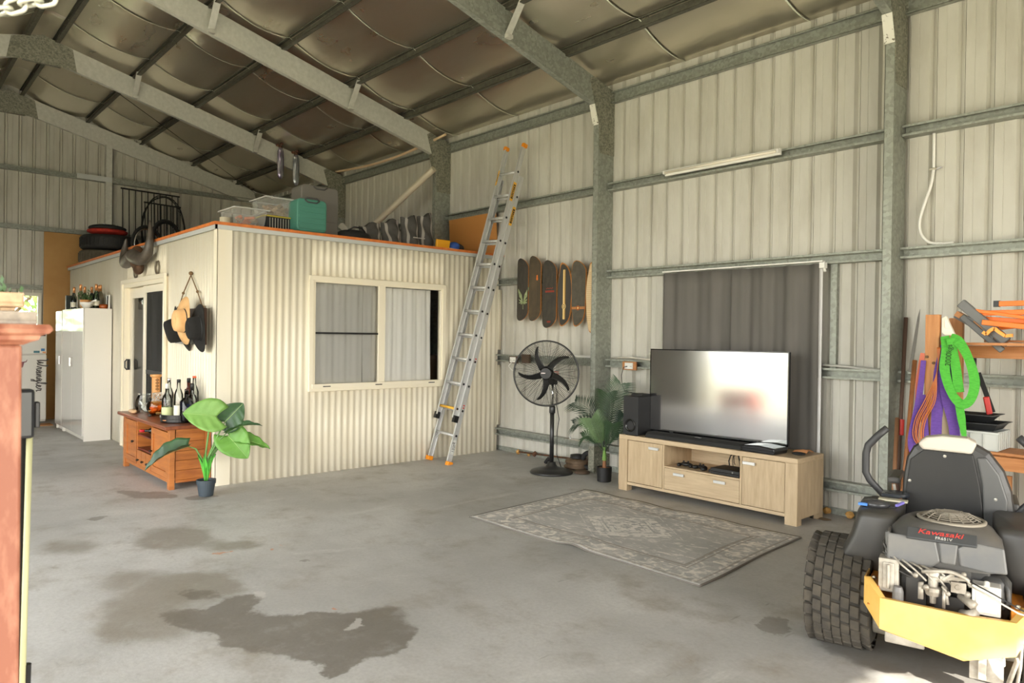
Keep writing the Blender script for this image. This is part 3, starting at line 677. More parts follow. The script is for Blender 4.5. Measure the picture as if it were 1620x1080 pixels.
# spool
t = thing('twine_spool', 'pale roll of twine standing at the cabin roof corner', 'spool', (-7.12,-3.50,ZR))
mb = MB(); mb.lathe([(0.052,ZR),(0.052,ZR+0.115),(0.02,ZR+0.115),(0.02,ZR+0.1)], (-7.12,-3.50,0), 24); mb.build('twine', P('twine',(206,198,174),0.9,0,(180,172,150),60,(0.3,0.3,6)), t, smooth=False)
mb = MB(); mb.lathe([(0.019,ZR+0.02),(0.019,ZR+0.12),(0.012,ZR+0.12),(0.012,ZR+0.02)], (-7.12,-3.50,0), 16); mb.build('core', BLACKM, t)
CLEAR = sheer('clear_tub_plastic', (206,206,200), 0.2, 0.25)
def tub(label, x0, x1, y0, y1, z0, h, fill, seed):
    t = thing('storage_tub', label, 'storage tub', ((x0+x1)/2,(y0+y1)/2,z0), group='clear plastic tubs on the cabin roof')
    e = 0.035; mb = MB(); A = [(x0+e,y0+e),(x1-e,y0+e),(x1-e,y1-e),(x0+e,y1-e)]; B = [(x0,y0),(x1,y0),(x1,y1),(x0,y1)]
    a = [mb.v((*p,z0)) for p in A]; b = [mb.v((*p,z0+h)) for p in B]; mb.f(a)
    for i in range(4): mb.f([a[i],a[(i+1)%4],b[(i+1)%4],b[i]])
    mb.build('tub_body', CLEAR, t, solid=0.004)
    mb = MB(); w_ = 0.02
    mb.box(x0-w_,x1+w_,y0-w_,y0+0.004,z0+h-0.012,z0+h); mb.box(x0-w_,x1+w_,y1-0.004,y1+w_,z0+h-0.012,z0+h); mb.box(x0-w_,x0+.004,y0,y1,z0+h-0.012,z0+h); mb.box(x1-.004,x1+w_,y0,y1,z0+h-0.012,z0+h)
    mb.build('rim', sheer('tub_rim',(210,210,206),0.7), t)
    rnd = random.Random(seed)
    for k, (mt, n) in enumerate(fill):
        mb = MB()
        for _ in range(n):
            mb.M = Matrix.Translation((rnd.uniform(x0+.12,x1-.12), rnd.uniform(y0+.1,y1-.1), z0+0.03+rnd.uniform(0,h*0.45))) @ Euler((rnd.uniform(-.5,.5),rnd.uniform(-.5,.5),rnd.uniform(0,3))).to_matrix().to_4x4()
            mb.box(-rnd.uniform(.04,.10),rnd.uniform(.04,.10),-.035,.035,-.014,.014)
        mb.M = Matrix(); o = mb.build('odds_and_ends', mt, t); o['kind'] = 'stuff'
tub('clear tub holding orange and brown oddments at the cabin roof corner', -7.42, -6.99, -3.44, -3.10, ZR, 0.225, [(P('oddments_orange',(216,110,52),0.6),8),(P('oddments_brown',(150,116,80),0.7),10),(P('oddments_grey',(120,120,118),0.6),8)], 5)
t = thing('wire_crate', 'black crate with a yellow-edged top beneath the upper clear tub', 'crate', (-7.2,-2.93,ZR))
mb = MB(); mb.hbox(-7.4,-7.03,-3.10,-2.76,ZR,ZR+0.17,0.008); mb.build('crate_body', BLACKM, t)
mb = MB()
for y in [-3.06+0.03*i for i in range(11)]: mb.box(-7.028,-7.024,y,y+0.004,ZR+0.01,ZR+0.16)
mb.build('side_bars', P('white_bars',(200,200,190),0.6), t)
mb = MB(); mb.box(-7.42,-7.01,-3.12,-2.74,ZR+0.17,ZR+0.182); mb.build('lid', P('yellow_lid',(190,170,52),0.6), t)
tub('clear tub of brown slats stacked on the black crate', -7.42, -7.02, -3.10, -2.74, ZR+0.183, 0.20, [(P('oddments_brown',(150,116,80),0.7),16),(P('oddments_tan',(176,146,106),0.7),8)], 6)
# red lettered packet
mb = MB(); mb.box(-6.86,-6.83,-2.96,-2.88,ZR,ZR+0.03); tag(mb.build('red_packet', P('red_packet',(196,70,70),0.6), bev=0.004), 'small red packet beside the teal suitcase', 'packet')
def suitcase(name, label, x0, x1, y0, y1, z0, h, mt, grooves, hm):
    t = thing(name, label, 'suitcase', ((x0+x1)/2,(y0+y1)/2,z0))
    mb = MB(); r = 0.05; P_ = []
    for cx_, cz_, a0 in ((y1-r,z0+0.03+r,-90),(y1-r,z0+h-r,0),(y0+r,z0+h-r,90),(y0+r,z0+0.03+r,180)):
        for k in range(6):
            a = radians(a0+k*18); P_.append((cx_+r*cos(a), cz_+r*sin(a)))
    mb.prism(P_, 0, x0, x1); mb.build('shell', mt, t, bev=0.012, smooth=False)
    mb = MB()
    for z in grooves: mb.box(x1-0.002,x1+0.008,y0+0.02,y1-0.02,z0+z,z0+z+0.028)
    mb.build('ribs', mt, t, bev=0.003)
    mb = MB(); ym = (y0+y1)/2
    if h < 0.5: mb.tube([(x1-0.01,ym-0.085,z0+h-0.004),(x1-0.004,ym-0.06,z0+h+0.012),(x1-0.004,ym+0.06,z0+h+0.012),(x1-0.01,ym+0.085,z0+h-0.004)], 0.009, 8)
    mb.tube([(x1+0.002,ym-0.085,z0+h-0.012),(x1+0.004,ym-0.05,z0+h-0.036),(x1+0.004,ym+0.05,z0+h-0.036),(x1+0.002,ym+0.085,z0+h-0.012)], 0.008, 8); mb.build('handle', hm, t, smooth=True)
    mb = MB()
    for y in (y0+0.05,y1-0.05):
        for x in (x0+0.04,x1-0.04): mb.lathe([(0.024,-0.012),(0.024,0.012)], (x,y,z0+0.024), 12, axis=0)
    mb.build('wheels', BLACK, t)
suitcase('hardshell_suitcase', 'small teal ribbed suitcase standing at the front edge of the cabin roof', -7.08, -6.86, -2.83, -2.48, ZR, 0.385, P('teal_shell',(72,132,116),0.5), (0.06,0.12,0.18,0.24,0.30), P('dark_grey_handle',(70,70,70),0.5))
suitcase('hardshell_suitcase', 'large grey suitcase standing behind the teal one on the cabin roof', -7.38, -7.12, -2.66, -2.20, ZR, 0.60, P('grey_shell',(112,108,102),0.55), (0.2,0.22,0.24), P('dark_grey_handle',(70,70,70)))
# black sports bag with papers
t = thing('holdall_bag', 'black holdall with papers on it right of the suitcases', 'bag', (-7.15,-1.98,ZR))
mb = MB(); mb.ball((-7.15,-1.98,ZR+0.075), 0.2, 18, 0.6, 1.15, 0.42); mb.build('bag_body', BLACKM, t, smooth=True)
mb = MB(); mb.tube([(-7.06,-2.12,ZR+0.12),(-7.02,-2.05,ZR+0.17),(-7.02,-1.95,ZR+0.17),(-7.06,-1.88,ZR+0.13)], 0.01, 8); mb.build('handle', BLACK, t, smooth=True)
mb = MB(); mb.M = Matrix.Translation((-6.98,-2.02,ZR)) @ Matrix.Rotation(0.3,4,'Z'); mb.box(-.06,.06,-.09,.09,0,0.035); mb.M = Matrix()
tag(mb.build('magazine_pile', P('magazine_paper',(214,206,196),0.7,0,(196,90,80),20), bev=0.003), 'small pile of white and red papers before the black holdall', 'papers')
mb = MB(); mb.grid(lambda u,v: (-7.2+0.12*u, -2.19+0.13*v, ZR+0.155+0.05*u*(1-v)+0.02*sin(6*v)), 4, 4)
tag(mb.build('paper_scrap', P('white_paper',(224,220,206),0.8), solid=0.002), 'crumpled white paper lying on the black holdall', 'paper')
# big PVC pipe
mb = MB(); mb.tube([(-9.62,-0.80,ZR+0.13),(-7.86,-0.32,3.86)], 0.045, 20, cap=True)
tag(mb.build('drain_pipe', P('cream_pipe',(216,206,184),0.5), smooth=False), 'thick cream plastic pipe leaning diagonally behind the canvas bags', 'pipe')
# thin curved conduit above
pts = []
for i in range(25):
    u = i/24; pts.append((-10.75+u*3.13, -0.30, 4.29+0.01*u-0.09*sin(pi*u)))
mb = MB(); mb.tube(pts, 0.018, 10)
tag(mb.build('bent_conduit', P('orange_conduit',(226,196,160),0.5), smooth=True), 'thin sagging tan conduit strung under the roof above the canvas bags', 'conduit')
# grey canvas covers: a row of slumped bags
def canvas_bag(label, y0, y1, h0, h1, seed, dx=0.0):
    rnd = random.Random(seed); t = thing('canvas_seat_cover', label, 'seat cover', (-7.25,(y0+y1)/2,ZR), group='grey and black seat covers on the cabin roof')
    k = rnd.uniform(0,6)
    def shell(front):
        def fn(u, v):
            y = y0+(y1-y0)*u + 0.012*v*sin(k); top_ = h0+(h1-h0)*u + 0.02*sin(9*u+k)
            bulge = 0.11*sin(pi*u)**0.6*(1-0.55*v)+0.02*sin(11*v+6*u+k)*(u*(1-u)*4)
            return (-7.2+dx+(bulge if front else -bulge*0.6)-0.06*v, y, ZR+0.004+top_*v)
        return fn
    mb = MB(); mb.grid(shell(True), 14, 14); mb.grid(shell(False), 14, 14); mb.build('cover_body', P('charcoal_canvas',(88,85,81),0.85,0,(72,70,67),6), t, smooth=True)
    for uu in (0.22, 0.8):
        mb = MB(); fn = shell(True)
        mb.grid(lambda a, v: tuple(c+(0.006 if i == 0 else 0) for i, c in enumerate(fn(min(1,max(0,uu+0.11*(a-0.5)+0.12*(v-0.5)*sin(k+uu*7))), v))), 2, 14); mb.build('trim_band', P('light_grey_trim',(164,158,150),0.85), t, smooth=True)
    return t
canvas_bag('dark seat cover at the left end of the row, next to the black holdall', -1.86, -1.57, 0.22, 0.31, 11)
canvas_bag('dark grey seat cover second from the left in the row on the cabin roof', -1.565, -1.305, 0.30, 0.38, 12, 0.02)
t3 = canvas_bag('charcoal seat cover with tiny white lettering, third in the row', -1.30, -1.045, 0.38, 0.44, 13, 0.04)
canvas_bag('tallest grey-trimmed seat cover at the right end of the row by the steel column', -1.04, -0.79, 0.42, 0.51, 14)
mb = MB()
for k in range(9): mb.box(-7.052,-7.046,-1.20+0.02*k,-1.188+0.02*k,ZR+0.135,ZR+0.146)
lab(mb.build('small_logo', P('pale_lettering',(210,206,198),0.7), t3), 'tiny white logo marks')
# blue / yellow things at the right end
t = thing('tool_bag', 'small black and blue bag lying on the cabin roof before the orange board', 'bag', (-6.95,-0.64,ZR))
mb = MB(); mb.ball((-6.95,-0.62,ZR+0.055), 0.1, 16, 0.9, 1.3, 0.62); mb.build('bag_body', BLACKM, t, smooth=True)
mb = MB(); mb.ball((-6.93,-0.66,ZR+0.062), 0.1, 16, 0.85, 0.8, 0.64); mb.build('blue_panel', P('blue_fabric',(44,82,160),0.7), t, smooth=True)
mb = MB(); mb.M = Matrix.Translation((-6.90,-0.86,ZR)) @ Matrix.Rotation(radians(12),4,'Y'); mb.box(-.02,.02,-.11,.09,0,0.13); mb.M = Matrix()
tag(mb.build('yellow_box', P('yellow_plastic',(238,170,36),0.5), bev=0.006), 'yellow case on edge right of the seat covers on the cabin roof', 'case')
mb = MB(); mb.M = Matrix.Translation((-6.84,-0.74,ZR)) @ Matrix.Rotation(0.2,4,'Z'); mb.box(-.05,.05,-.11,.11,0,0.02); mb.M = Matrix()
tag(mb.build('paper_pad', P('white_paper',(224,220,206)), bev=0.002), 'flat white pad of paper in front of the yellow case', 'paper')
# hanging clear ornaments on the third rafter
def hanger(y, label, seed, tint):
    x = -10.95; ztop = bot(y)+0.2; zc = ztop
    t = thing('wrapped_hanging_bundle', label, 'hanging bundle', (x+0.06,y,zc), group='plastic-wrapped bundles hung from the rafter')
    mb = MB(); mb.tube([(x+0.01,y,ztop+0.1),(x+0.045,y,ztop+0.02)], 0.012, 8)
    for k in range(4): mb.ball((x+0.05+0.02*cos(k*2),y+0.03*sin(k*2.4),ztop+0.03+0.025*k), 0.032, 8, 1, 1, 0.8)
    mb.build('knot', P('brown_leather',(120,76,52),0.6,0,(60,44,36),20), t)
    mb = MB(); prof = [(0.03,0.03),(0.052,-0.03),(0.058,-0.25),(0.052,-0.4),(0.035,-0.46),(0.01,-0.48)]
    M0 = Matrix.Translation((x+0.09,y,zc)) @ Matrix.Diagonal((0.5,1,1,1)); mb.M = M0; mb.lathe(prof[::-1], n=14); mb.M = Matrix(); mb.build('plastic_sleeve', P('iridescent_plastic'+str(seed),tint,0.15,0.6,(220,222,230),9,(1,6,0.6)), t, smooth=True)
hanger(-1.24, 'purple-tinged plastic-wrapped bundle hanging from the rafter, left of its twin', 1, (110,84,130))
hanger(-0.97, 'silver plastic-wrapped bundle hanging from the rafter, right of its twin', 2, (126,134,144))
# ================= ON THE CABIN SIDE WALL =================
WYF = CY-0.009   # face of the side cladding
# buffalo horns on a plate
t = thing('mounted_horns', 'dark buffalo horns on a brown skull plate mounted above the cabin door', 'mounted horns', (-9.2,WYF,2.22))
hx = -9.14
mb = MB(); mb.ball((hx,WYF-0.09,2.40), 0.15, 20, 1.05, 0.55, 1.0); mb.ball((hx+0.02,WYF-0.08,2.28), 0.12, 16, 0.9, 0.5, 0.7); mb.build('skull_plate', P('brown_bone',(92,62,36),0.75,0,(60,42,28),12), t, smooth=True)
def horn(sg):
    pts = [(hx+sg*0.02,WYF-0.13,2.42),(hx+sg*0.18,WYF-0.14,2.38),(hx+sg*0.36,WYF-0.13,2.36),(hx+sg*0.50,WYF-0.11,2.42),(hx+sg*0.55,WYF-0.10,2.51 if sg < 0 else 2.55),(hx+sg*0.54,WYF-0.09,2.60 if sg < 0 else 2.67),(hx+sg*0.51,WYF-0.09,2.68 if sg < 0 else 2.80)]
    P_ = [Vector(p) for p in pts]; out = []; 
    for i in range(len(P_)-1):
        for k in range(4): 
            u = k/4; p0 = P_[max(i-1,0)]; p1 = P_[i]; p2 = P_[i+1]; p3 = P_[min(i+2,len(P_)-1)]
            out.append(0.5*((2*p1)+(-p0+p2)*u+(2*p0-5*p1+4*p2-p3)*u*u+(-p0+3*p1-3*p2+p3)*u**3))
    out.append(P_[-1]); n = len(out)
    mb = MB(); mb.tube(out, [0.085*(1-(i/(n-1)))**0.75+0.006 for i in range(n)], 12); mb.build('horn', P('dark_horn',(62,56,50),0.45,0,(88,80,70),8), t, smooth=True)
horn(-1); horn(1)
def horseshoe(x, z, label):
    mb = MB(); pts = []
    for k in range(17):
        a = radians(-240+300*k/16); pts.append((x+0.075*cos(a)*(1 if sin(a)<0.3 else 0.85), WYF-0.012, z+0.08*sin(a)))
    mb.tube(pts, 0.011, 6, flat=0.9); tag(mb.build('horseshoe', P('dull_iron',(120,112,96),0.6,0.5)), label, 'horseshoe', 'horseshoes above the cabin door')
horseshoe(-9.50, 2.262, 'horseshoe nailed above the left half of the cabin door')
horseshoe(-8.60, 2.262, 'horseshoe nailed above the right end of the cabin door')
# hat rack hung from cords
t = thing('hat_rack', 'small dark timber hat rack hung by knotted cords on the cabin side wall', 'hat rack', (-7.4,WYF,1.36))
mb = MB(); mb.box(-7.84,-6.96,WYF-0.03,WYF-0.004,1.38,1.75); mb.build('back_board', P('dark_rack_timber',(92,58,38),0.5,0,(74,46,30),6,(8,1,1)), t, bev=0.004)
mb = MB(); mb.box(-7.84,-6.96,WYF-0.035,WYF-0.03,1.38,1.44); mb.build('steel_strip', P('brushed_strip',(150,148,140),0.4,0.6), t)
mb = MB()
for x in (-7.7,-7.35,-7.05): mb.tube([(x,WYF-0.03,1.60),(x,WYF-0.10,1.60),(x,WYF-0.11,1.64)], 0.008, 8)
mb.build('peg', BLACK, t)
mb = MB(); mb.ball((-7.40,WYF-0.02,2.12), 0.022, 10); mb.tube([(-7.40,WYF-0.02,2.10),(-7.62,WYF-0.025,1.92),(-7.79,WYF-0.02,1.75)], 0.006, 6); mb.tube([(-7.40,WYF-0.02,2.10),(-7.18,WYF-0.025,1.92),(-7.03,WYF-0.02,1.75)], 0.006, 6)
for x, z in ((-7.62,1.92),(-7.18,1.92),(-7.79,1.765),(-7.03,1.765)): mb.ball((x,WYF-0.025,z), 0.016, 8)
lab(mb.build('hanging_cord', P('brown_cord',(112,86,56),0.8), t), 'brown knotted hanging cord')
def hat(name, label, c, dirv, mat_, band, brim=0.185, cr=0.085, ch=0.115, fold=0.35):
    t = thing(name, label, 'hat', c, group='wide-brimmed hats on the rack')
    q = Vector(dirv).normalized().to_track_quat('Z','X').to_matrix().to_4x4(); M_ = Matrix.Translation(c) @ q; 
    def ring(r, z, ex=1.22): return [M_ @ Vector((r*ex*cos(2*pi*k/32), r*sin(2*pi*k/32), z + (fold*abs(sin(2*pi*k/32))**2*max(0,(r-cr))))) for k in range(32)]
    mb = MB(); prof = [(brim,0.0),(brim*0.8,-0.004),(cr*1.15,0.0),(cr*1.02,0.02),(cr*0.97,ch*0.6),(cr*0.88,ch*0.92),(cr*0.7,ch),(cr*0.35,ch*0.86),(0.002,ch*0.8)]
    rings = [[mb.v(p) for p in ring(r, z)] for r, z in prof]
    for a, b in zip(rings, rings[1:]):
        for k in range(32): mb.f([a[k],a[(k+1)%32],b[(k+1)%32],b[k]])
    mb.build('crown_and_brim', mat_, t, smooth=True, solid=0.004)
    mb = MB(); rings = [[mb.v(p) for p in ring(r, z)] for r, z in [(cr*1.05,0.006),(cr*1.02,0.03)]]
    for a, b in zip(rings, rings[1:]):
        for k in range(32): mb.f([a[k],a[(k+1)%32],b[(k+1)%32],b[k]])
    mb.build('hat_band', band, t, smooth=True, solid=0.003)
FELT = P('black_felt',(26,25,23),0.95); BAND = P('hat_band_black',(14,14,14),0.6); TANF = P('tan_felt',(226,184,130),0.85,0,(214,168,112),9)
hat('felt_hat', 'black felt hat hanging at the left end of the hat rack', (-7.50,WYF-0.07,1.54), (-0.2,-1,-0.3), FELT, BAND, 0.2, 0.105, 0.16)
hat('straw_hat', 'tan cowboy hat hanging between the two black hats', (-7.17,WYF-0.135,1.62), (0.02,-1,-0.02), TANF, BAND, 0.2, 0.095, 0.12)
hat('felt_hat', 'black felt hat hanging at the right end of the hat rack, nearest the cabin corner', (-6.88,WYF-0.085,1.545), (0.0,-1,-0.05), FELT, BAND, 0.195, 0.095, 0.13)

# ================= ORANGE TIMBER CABINET =================
OW = P('orange_timber', (194,122,60), 0.35, 0, (152,88,42), 3.5, (1.0,1,7), detail=8, ramp=(0.3,0.75))
OWT = P('orange_timber_top', (148,84,54), 0.28, 0, (122,66,42), 3.5, (1.0,7,1), detail=8)
OWD = P('dark_red_timber', (122,52,34), 0.4, 0, (98,40,26), 5, (1,6,1))
OWS = P('orange_timber_side', (188,116,56), 0.35, 0, (154,88,42), 3.5, (7,1,8), detail=8)
KN = P('dark_knob', (48,40,34), 0.4, 0.5)
cx0, cx1, cy0, cy1 = -8.42, -6.78, -4.12, -3.735
t = thing('sideboard', 'orange stained timber cabinet against the cabin wall, with bottles on top', 'cabinet', (-7.6,-3.93,0))
mb = MB(); mb.box(cx0+0.02,cx1-0.02,cy1-0.02,cy1,0.09,0.57); mb.box(cx0+0.02,cx1-0.02,cy0+0.02,cy1-0.02,0.085,0.11); mb.box(cx0+0.05,cx1-0.05,cy0+0.015,cy0+0.035,0.055,0.09)
mb.box(cx0+0.05,cx1-0.05,cy0+0.015,cy0+0.03,0.545,0.572)
for x in (-7.90,-7.38): mb.box(x-0.01,x+0.01,cy0+0.01,cy1-0.02,0.11,0.57)
mb.build('carcass', OW, t, bev=0.002)
mb = MB()
for z0, z1 in ((0.085,0.175),(0.178,0.27),(0.273,0.36),(0.363,0.45),(0.453,0.535)): mb.box(cx0+0.018,cx0+0.03,cy0+0.06,cy1-0.04,z0,z1)
mb.build('side_panel', OWS, t, bev=0.002); mb = MB()
for z0, z1 in ((0.085,0.175),(0.178,0.27),(0.273,0.36),(0.363,0.45),(0.453,0.535)): mb.box(cx1-0.03,cx1-0.018,cy0+0.06,cy1-0.04,z0,z1)
mb.box(cx1-0.035,cx1-0.006,cy0+0.06,cy1-0.04,0.06,0.085); mb.box(cx1-0.035,cx1-0.006,cy0+0.06,cy1-0.04,0.535,0.572)
mb.build('side_panel', OWS, t, bev=0.002)
for x in (cx0, cx1-0.065):
    for y in (cy0, cy1-0.05):
        mb = MB(); mb.box(x,x+0.065,y,y+0.05,0,0.572); mb.build('leg', OW, t, bev=0.003)
mb = MB(); mb.box(cx0-0.06,cx1+0.03,cy0-0.05,cy1,0.574,0.608); mb.build('cabinet_top', OWT, t, bev=0.008)
for z in (0.275,0.42): 
    mb = MB(); mb.box(-7.89,-7.39,cy0+0.012,cy1-0.02,z-0.015,z); mb.build('shelf', OWD, t)
for x0, x1, kx, kz in ((cx0+0.07,-7.905,-8.0,0.325),(-7.375,cx1-0.07,-7.34,0.305)):
    mb = MB(); w_ = 0.055; z0, z1 = 0.1, 0.54; y = cy0+0.002
    mb.box(x0,x1,y,y+0.02,z0,z0+w_); mb.box(x0,x1,y,y+0.02,z1-w_,z1); mb.box(x0,x0+w_,y,y+0.02,z0+w_,z1-w_); mb.box(x1-w_,x1,y,y+0.02,z0+w_,z1-w_); mb.box(x0+w_,x1-w_,y+0.012,y+0.018,z0+w_,z1-w_)
    d = mb.build('door', OW, t, bev=0.002); mb = MB(); mb.ball((kx,y-0.018,kz), 0.014, 10); mb.tube([(kx,y,kz),(kx,y-0.015,kz)],0.006,8); mb.build('knob', KN, d, smooth=True)
for i in range(3):
    x0 = -7.888+i*0.167; mb = MB(); mb.box(x0,x0+0.162,cy0+0.002,cy0+0.02,0.098,0.25); d = mb.build('drawer', OW, t, bev=0.004)
    mb = MB(); mb.ball((x0+0.08,cy0-0.016,0.15), 0.013, 10); mb.tube([(x0+0.08,cy0+0.002,0.15),(x0+0.08,cy0-0.012,0.15)],0.006,8); mb.build('knob', KN, d, smooth=True)
# wine bottle lying on the shelf
def bottle(name, label, x, y, z, prof, mt, cap, caph, labm=None, labz=(0.05,0.12), grp=None, lying=None, n=20):
    if grp and 'tray' in grp: prof = [(a*1.35 if a > 0.002 else a, b*1.30) for a, b in prof]; x -= 0.12 - (x+7.03)*0.25; y += 0.04; labz = (labz[0]*1.3, labz[1]*1.3)
    t = thing(name, label, 'bottle', (x,y,z), group=grp, rot=lying)
    mb = MB(); mb.lathe(prof, n=n); mb.build('bottle_body', mt, t, local=True, smooth=True)
    H = prof[-1][1]; r = prof[-1][0]
    mb = MB(); mb.lathe([(r+0.002,H-caph*0.7),(r+0.003,H+0.002),(r+0.001,H+caph*0.3)], n=12); mb.build('bottle_cap', cap, t, local=True, smooth=True)
    if labm:
        R = max(p[0] for p in prof); mb = MB(); mb.lathe([(R+0.0008,labz[0]),(R+0.0008,labz[1])], n=20, cap=False); mb.build('paper_label', labm, t, local=True, smooth=True)
    return t
WINE = [(0.001,0),(0.036,0.0),(0.038,0.01),(0.038,0.19),(0.034,0.215),(0.016,0.245),(0.0135,0.26),(0.0135,0.315)]
SPIR = [(0.001,0),(0.034,0.0),(0.037,0.008),(0.037,0.16),(0.028,0.19),(0.014,0.205),(0.0125,0.27)]
TALLF = [(0.001,0),(0.03,0),(0.032,0.01),(0.031,0.20),(0.02,0.235),(0.013,0.25),(0.012,0.31)]
SQ = [(0.001,0),(0.042,0),(0.046,0.01),(0.046,0.15),(0.03,0.175),(0.014,0.185),(0.013,0.235)]
DKG = P('dark_bottle_glass',(22,30,24),0.1); CAPB = BLACK; LABW = P('cream_label',(230,226,206),0.6); LABK = P('black_label',(28,28,30),0.5)
bottle('wine_bottle', 'dark wine bottle with red foil lying on the upper shelf of the timber cabinet', -7.6, -3.84, 0.42+0.039, WINE, DKG, P('red_foil',(196,30,48),0.35), 0.05, None, lying=(radians(90),0,radians(-32)))
# tray
t = thing('round_tray', 'round black serving tray holding spirit bottles on the timber cabinet', 'tray', (-7.146,-3.905,0.609)); tx, ty = -7.146, -3.905
mb = MB(); mb.lathe([(0.001,0.609),(0.182,0.609),(0.189,0.616),(0.190,0.685),(0.184,0.686),(0.182,0.62),(0.001,0.62)], (tx,ty,0), 44); mb.build('tray_body', P('tray_black',(22,22,23),0.3), t, smooth=False, bev=0.001)
mb = MB(); mb.lathe([(0.1905,0.642),(0.1915,0.645),(0.1905,0.648)], (tx,ty,0), 44, cap=False); mb.build('ridge', BLACKM, t, smooth=True)
mb = MB(); mb.M = Matrix.Translation((tx-0.03,ty-0.190,0.665)); mb.box(-0.012,0.012,-0.003,0.002,-0.008,0.010); mb.M = Matrix(); mb.build('clasp', CHROME, t)
G = 'spirit bottles on the round tray'
GREENL = P('pale_green_label',(206,214,160),0.6)
z0 = 0.621
bottle('spirit_bottle', 'clear bottle with tall neck at the left of the tray', -7.135, -4.02, z0, TALLF, BGLASS, CHROME, 0.04, GREENL, (0.02,0.09), G)
bottle('spirit_bottle', 'black-labelled short bottle with a white neck band at front left of the tray', -7.075, -4.06, z0, SPIR, BGLASS, P('white_cap',(226,226,222),0.5), 0.05, GREENL, (0.02,0.10), G)
bottle('spirit_bottle', 'dark bottle with an amber neck ring and black stopper at the back of the tray', -7.06, -3.86, z0, TALLF, P('dark_red_bottle',(74,24,20),0.15), BLACK, 0.045, LABK, (0.05,0.15), G)
bottle('spirit_bottle', 'slim clear bottle with an orange-red cap at the back of the tray', -6.975, -3.84, z0, [(a,b*1.08) for a,b in TALLF], BGLASS, P('coral_cap',(214,96,60),0.5), 0.02, None, (0,0), G)
bottle('spirit_bottle', 'clear bottle with a black cap and cream label in the middle of the tray', -6.975, -3.99, z0, [(a,b*1.0) for a,b in TALLF], BGLASS, BLACK, 0.03, LABW, (0.03,0.12), G)
bottle('spirit_bottle', 'small dark bottle with a black square cap, second from the right on the tray', -6.925, -3.88, z0, SPIR, BGLASS, BLACK, 0.07, P('navy_label',(36,42,92),0.4), (0.08,0.13), G)
bottle('spirit_bottle', 'broad grey-glass bottle with a clear stopper at the right of the tray', -6.895, -3.945, z0, SQ, glass('smoky_glass',(0.5,0.52,0.55),0.75), BGLASS, 0.05, None, (0,0), G)
mb = MB(); mb.lathe([(0.001,0),(0.055,0.003),(0.062,0.014),(0.058,0.015),(0.001,0.008)], (-7.10,-4.03,0.622), 24); tag(mb.build('shallow_dish', P('terracotta_dish',(216,146,96),0.5), smooth=True), 'shallow peach-coloured dish at the front of the tray', 'dish')
# vessels left of the tray
t = thing('glass_vase', 'clear tapered glass vase on the left end of the timber cabinet', 'vase', (-8.19,-3.97,0.609))
mb = MB(); mb.lathe([(0.06,0.609),(0.085,0.65),(0.095,0.70),(0.085,0.75),(0.06,0.80),(0.066,0.815)], (-8.19,-3.97,0), 28, cap=False); mb.build('glass_body', BGLASS, t, smooth=True)
mb = MB()
for k in range(8): mb.M = Matrix.Translation((-8.19,-3.97,0.67)) @ Euler((0.6,k*0.8,k*0.8)).to_matrix().to_4x4(); mb.tube([(0,0,-0.02),(0.03,0,0.03),(0.012,0,0.09)], [0.018,0.015,0.004], 6)
mb.M = Matrix(); mb.build('white_coral', P('white_coral',(226,224,216),0.8), t, smooth=True)
t = thing('driftwood_piece', 'pale knobbly shell-like piece lying at the left end of the timber cabinet', 'ornament', (-8.1,-4.06,0.609))
mb = MB(); mb.ball((-8.22,-4.08,0.63), 0.05, 12, 1.3, 0.8, 0.45); mb.ball((-8.12,-4.09,0.632), 0.045, 12, 1.1, 0.8, 0.5); mb.ball((-8.31,-4.07,0.625), 0.03, 12, 1.2, 0.8, 0.5); mb.build('shell', P('pale_shell',(222,190,150),0.6,0,(196,158,116),30), t, smooth=True)
t = thing('amber_bowl', 'round amber glass bowl filled with orange shells left of the tray', 'bowl', (-7.795,-3.95,0.609))
mb = MB(); mb.lathe([(0.05,0.612),(0.052,0.609),(0.075,0.64),(0.10,0.68),(0.102,0.72),(0.088,0.755)], (-7.795,-3.95,0), 28, cap=False); mb.build('glass_body', AMBER, t, smooth=True)
mb = MB(); rnd = random.Random(4)
for k in range(9): mb.ball((-7.795+rnd.uniform(-.045,.045),-3.95+rnd.uniform(-.045,.045),0.645+0.012*k*0.6), 0.032, 10, 1.2, 0.9, 0.7)
mb.build('orange_shells', P('orange_shells',(222,138,70),0.6,0,(190,106,48),20), t, smooth=True)
t = thing('wire_candle_holder', 'faceted whitewashed wire lantern standing behind the amber bowl', 'candle holder', (-8.0,-3.85,0.609))
mb = MB(); rings = []
for r, z in ((0.07,0.615),(0.14,0.70),(0.135,0.74),(0.085,0.83)):
    rings.append([Vector((-8.0+r*cos(2*pi*k/9+z*7),-3.85+min(r,0.09)*sin(2*pi*k/9+z*7),z)) for k in range(9)])
for R_ in rings: mb.tube(R_, 0.0035, 5, closed=True)
for a, b in zip(rings, rings[1:]):
    for k in range(9): mb.tube([a[k],b[k]], 0.0035, 5); mb.tube([a[k],b[(k+1)%9]], 0.0035, 5); mb.tube([a[k],b[(k+2)%9]], 0.0025, 5)
mb.build('wire_frame', P('whitewashed_wire',(206,200,190),0.7), t)
mb = MB(); mb.lathe([(0.04,0.612),(0.045,0.66),(0.04,0.66),(0.036,0.62)], (-8.0,-3.85,0), 18); mb.build('candle_cup', WHITE, t)
t = thing('wooden_vase', 'tall pale timber tube with dark characters standing behind the wire lantern', 'vase', (-8.40,-3.79,0.609))
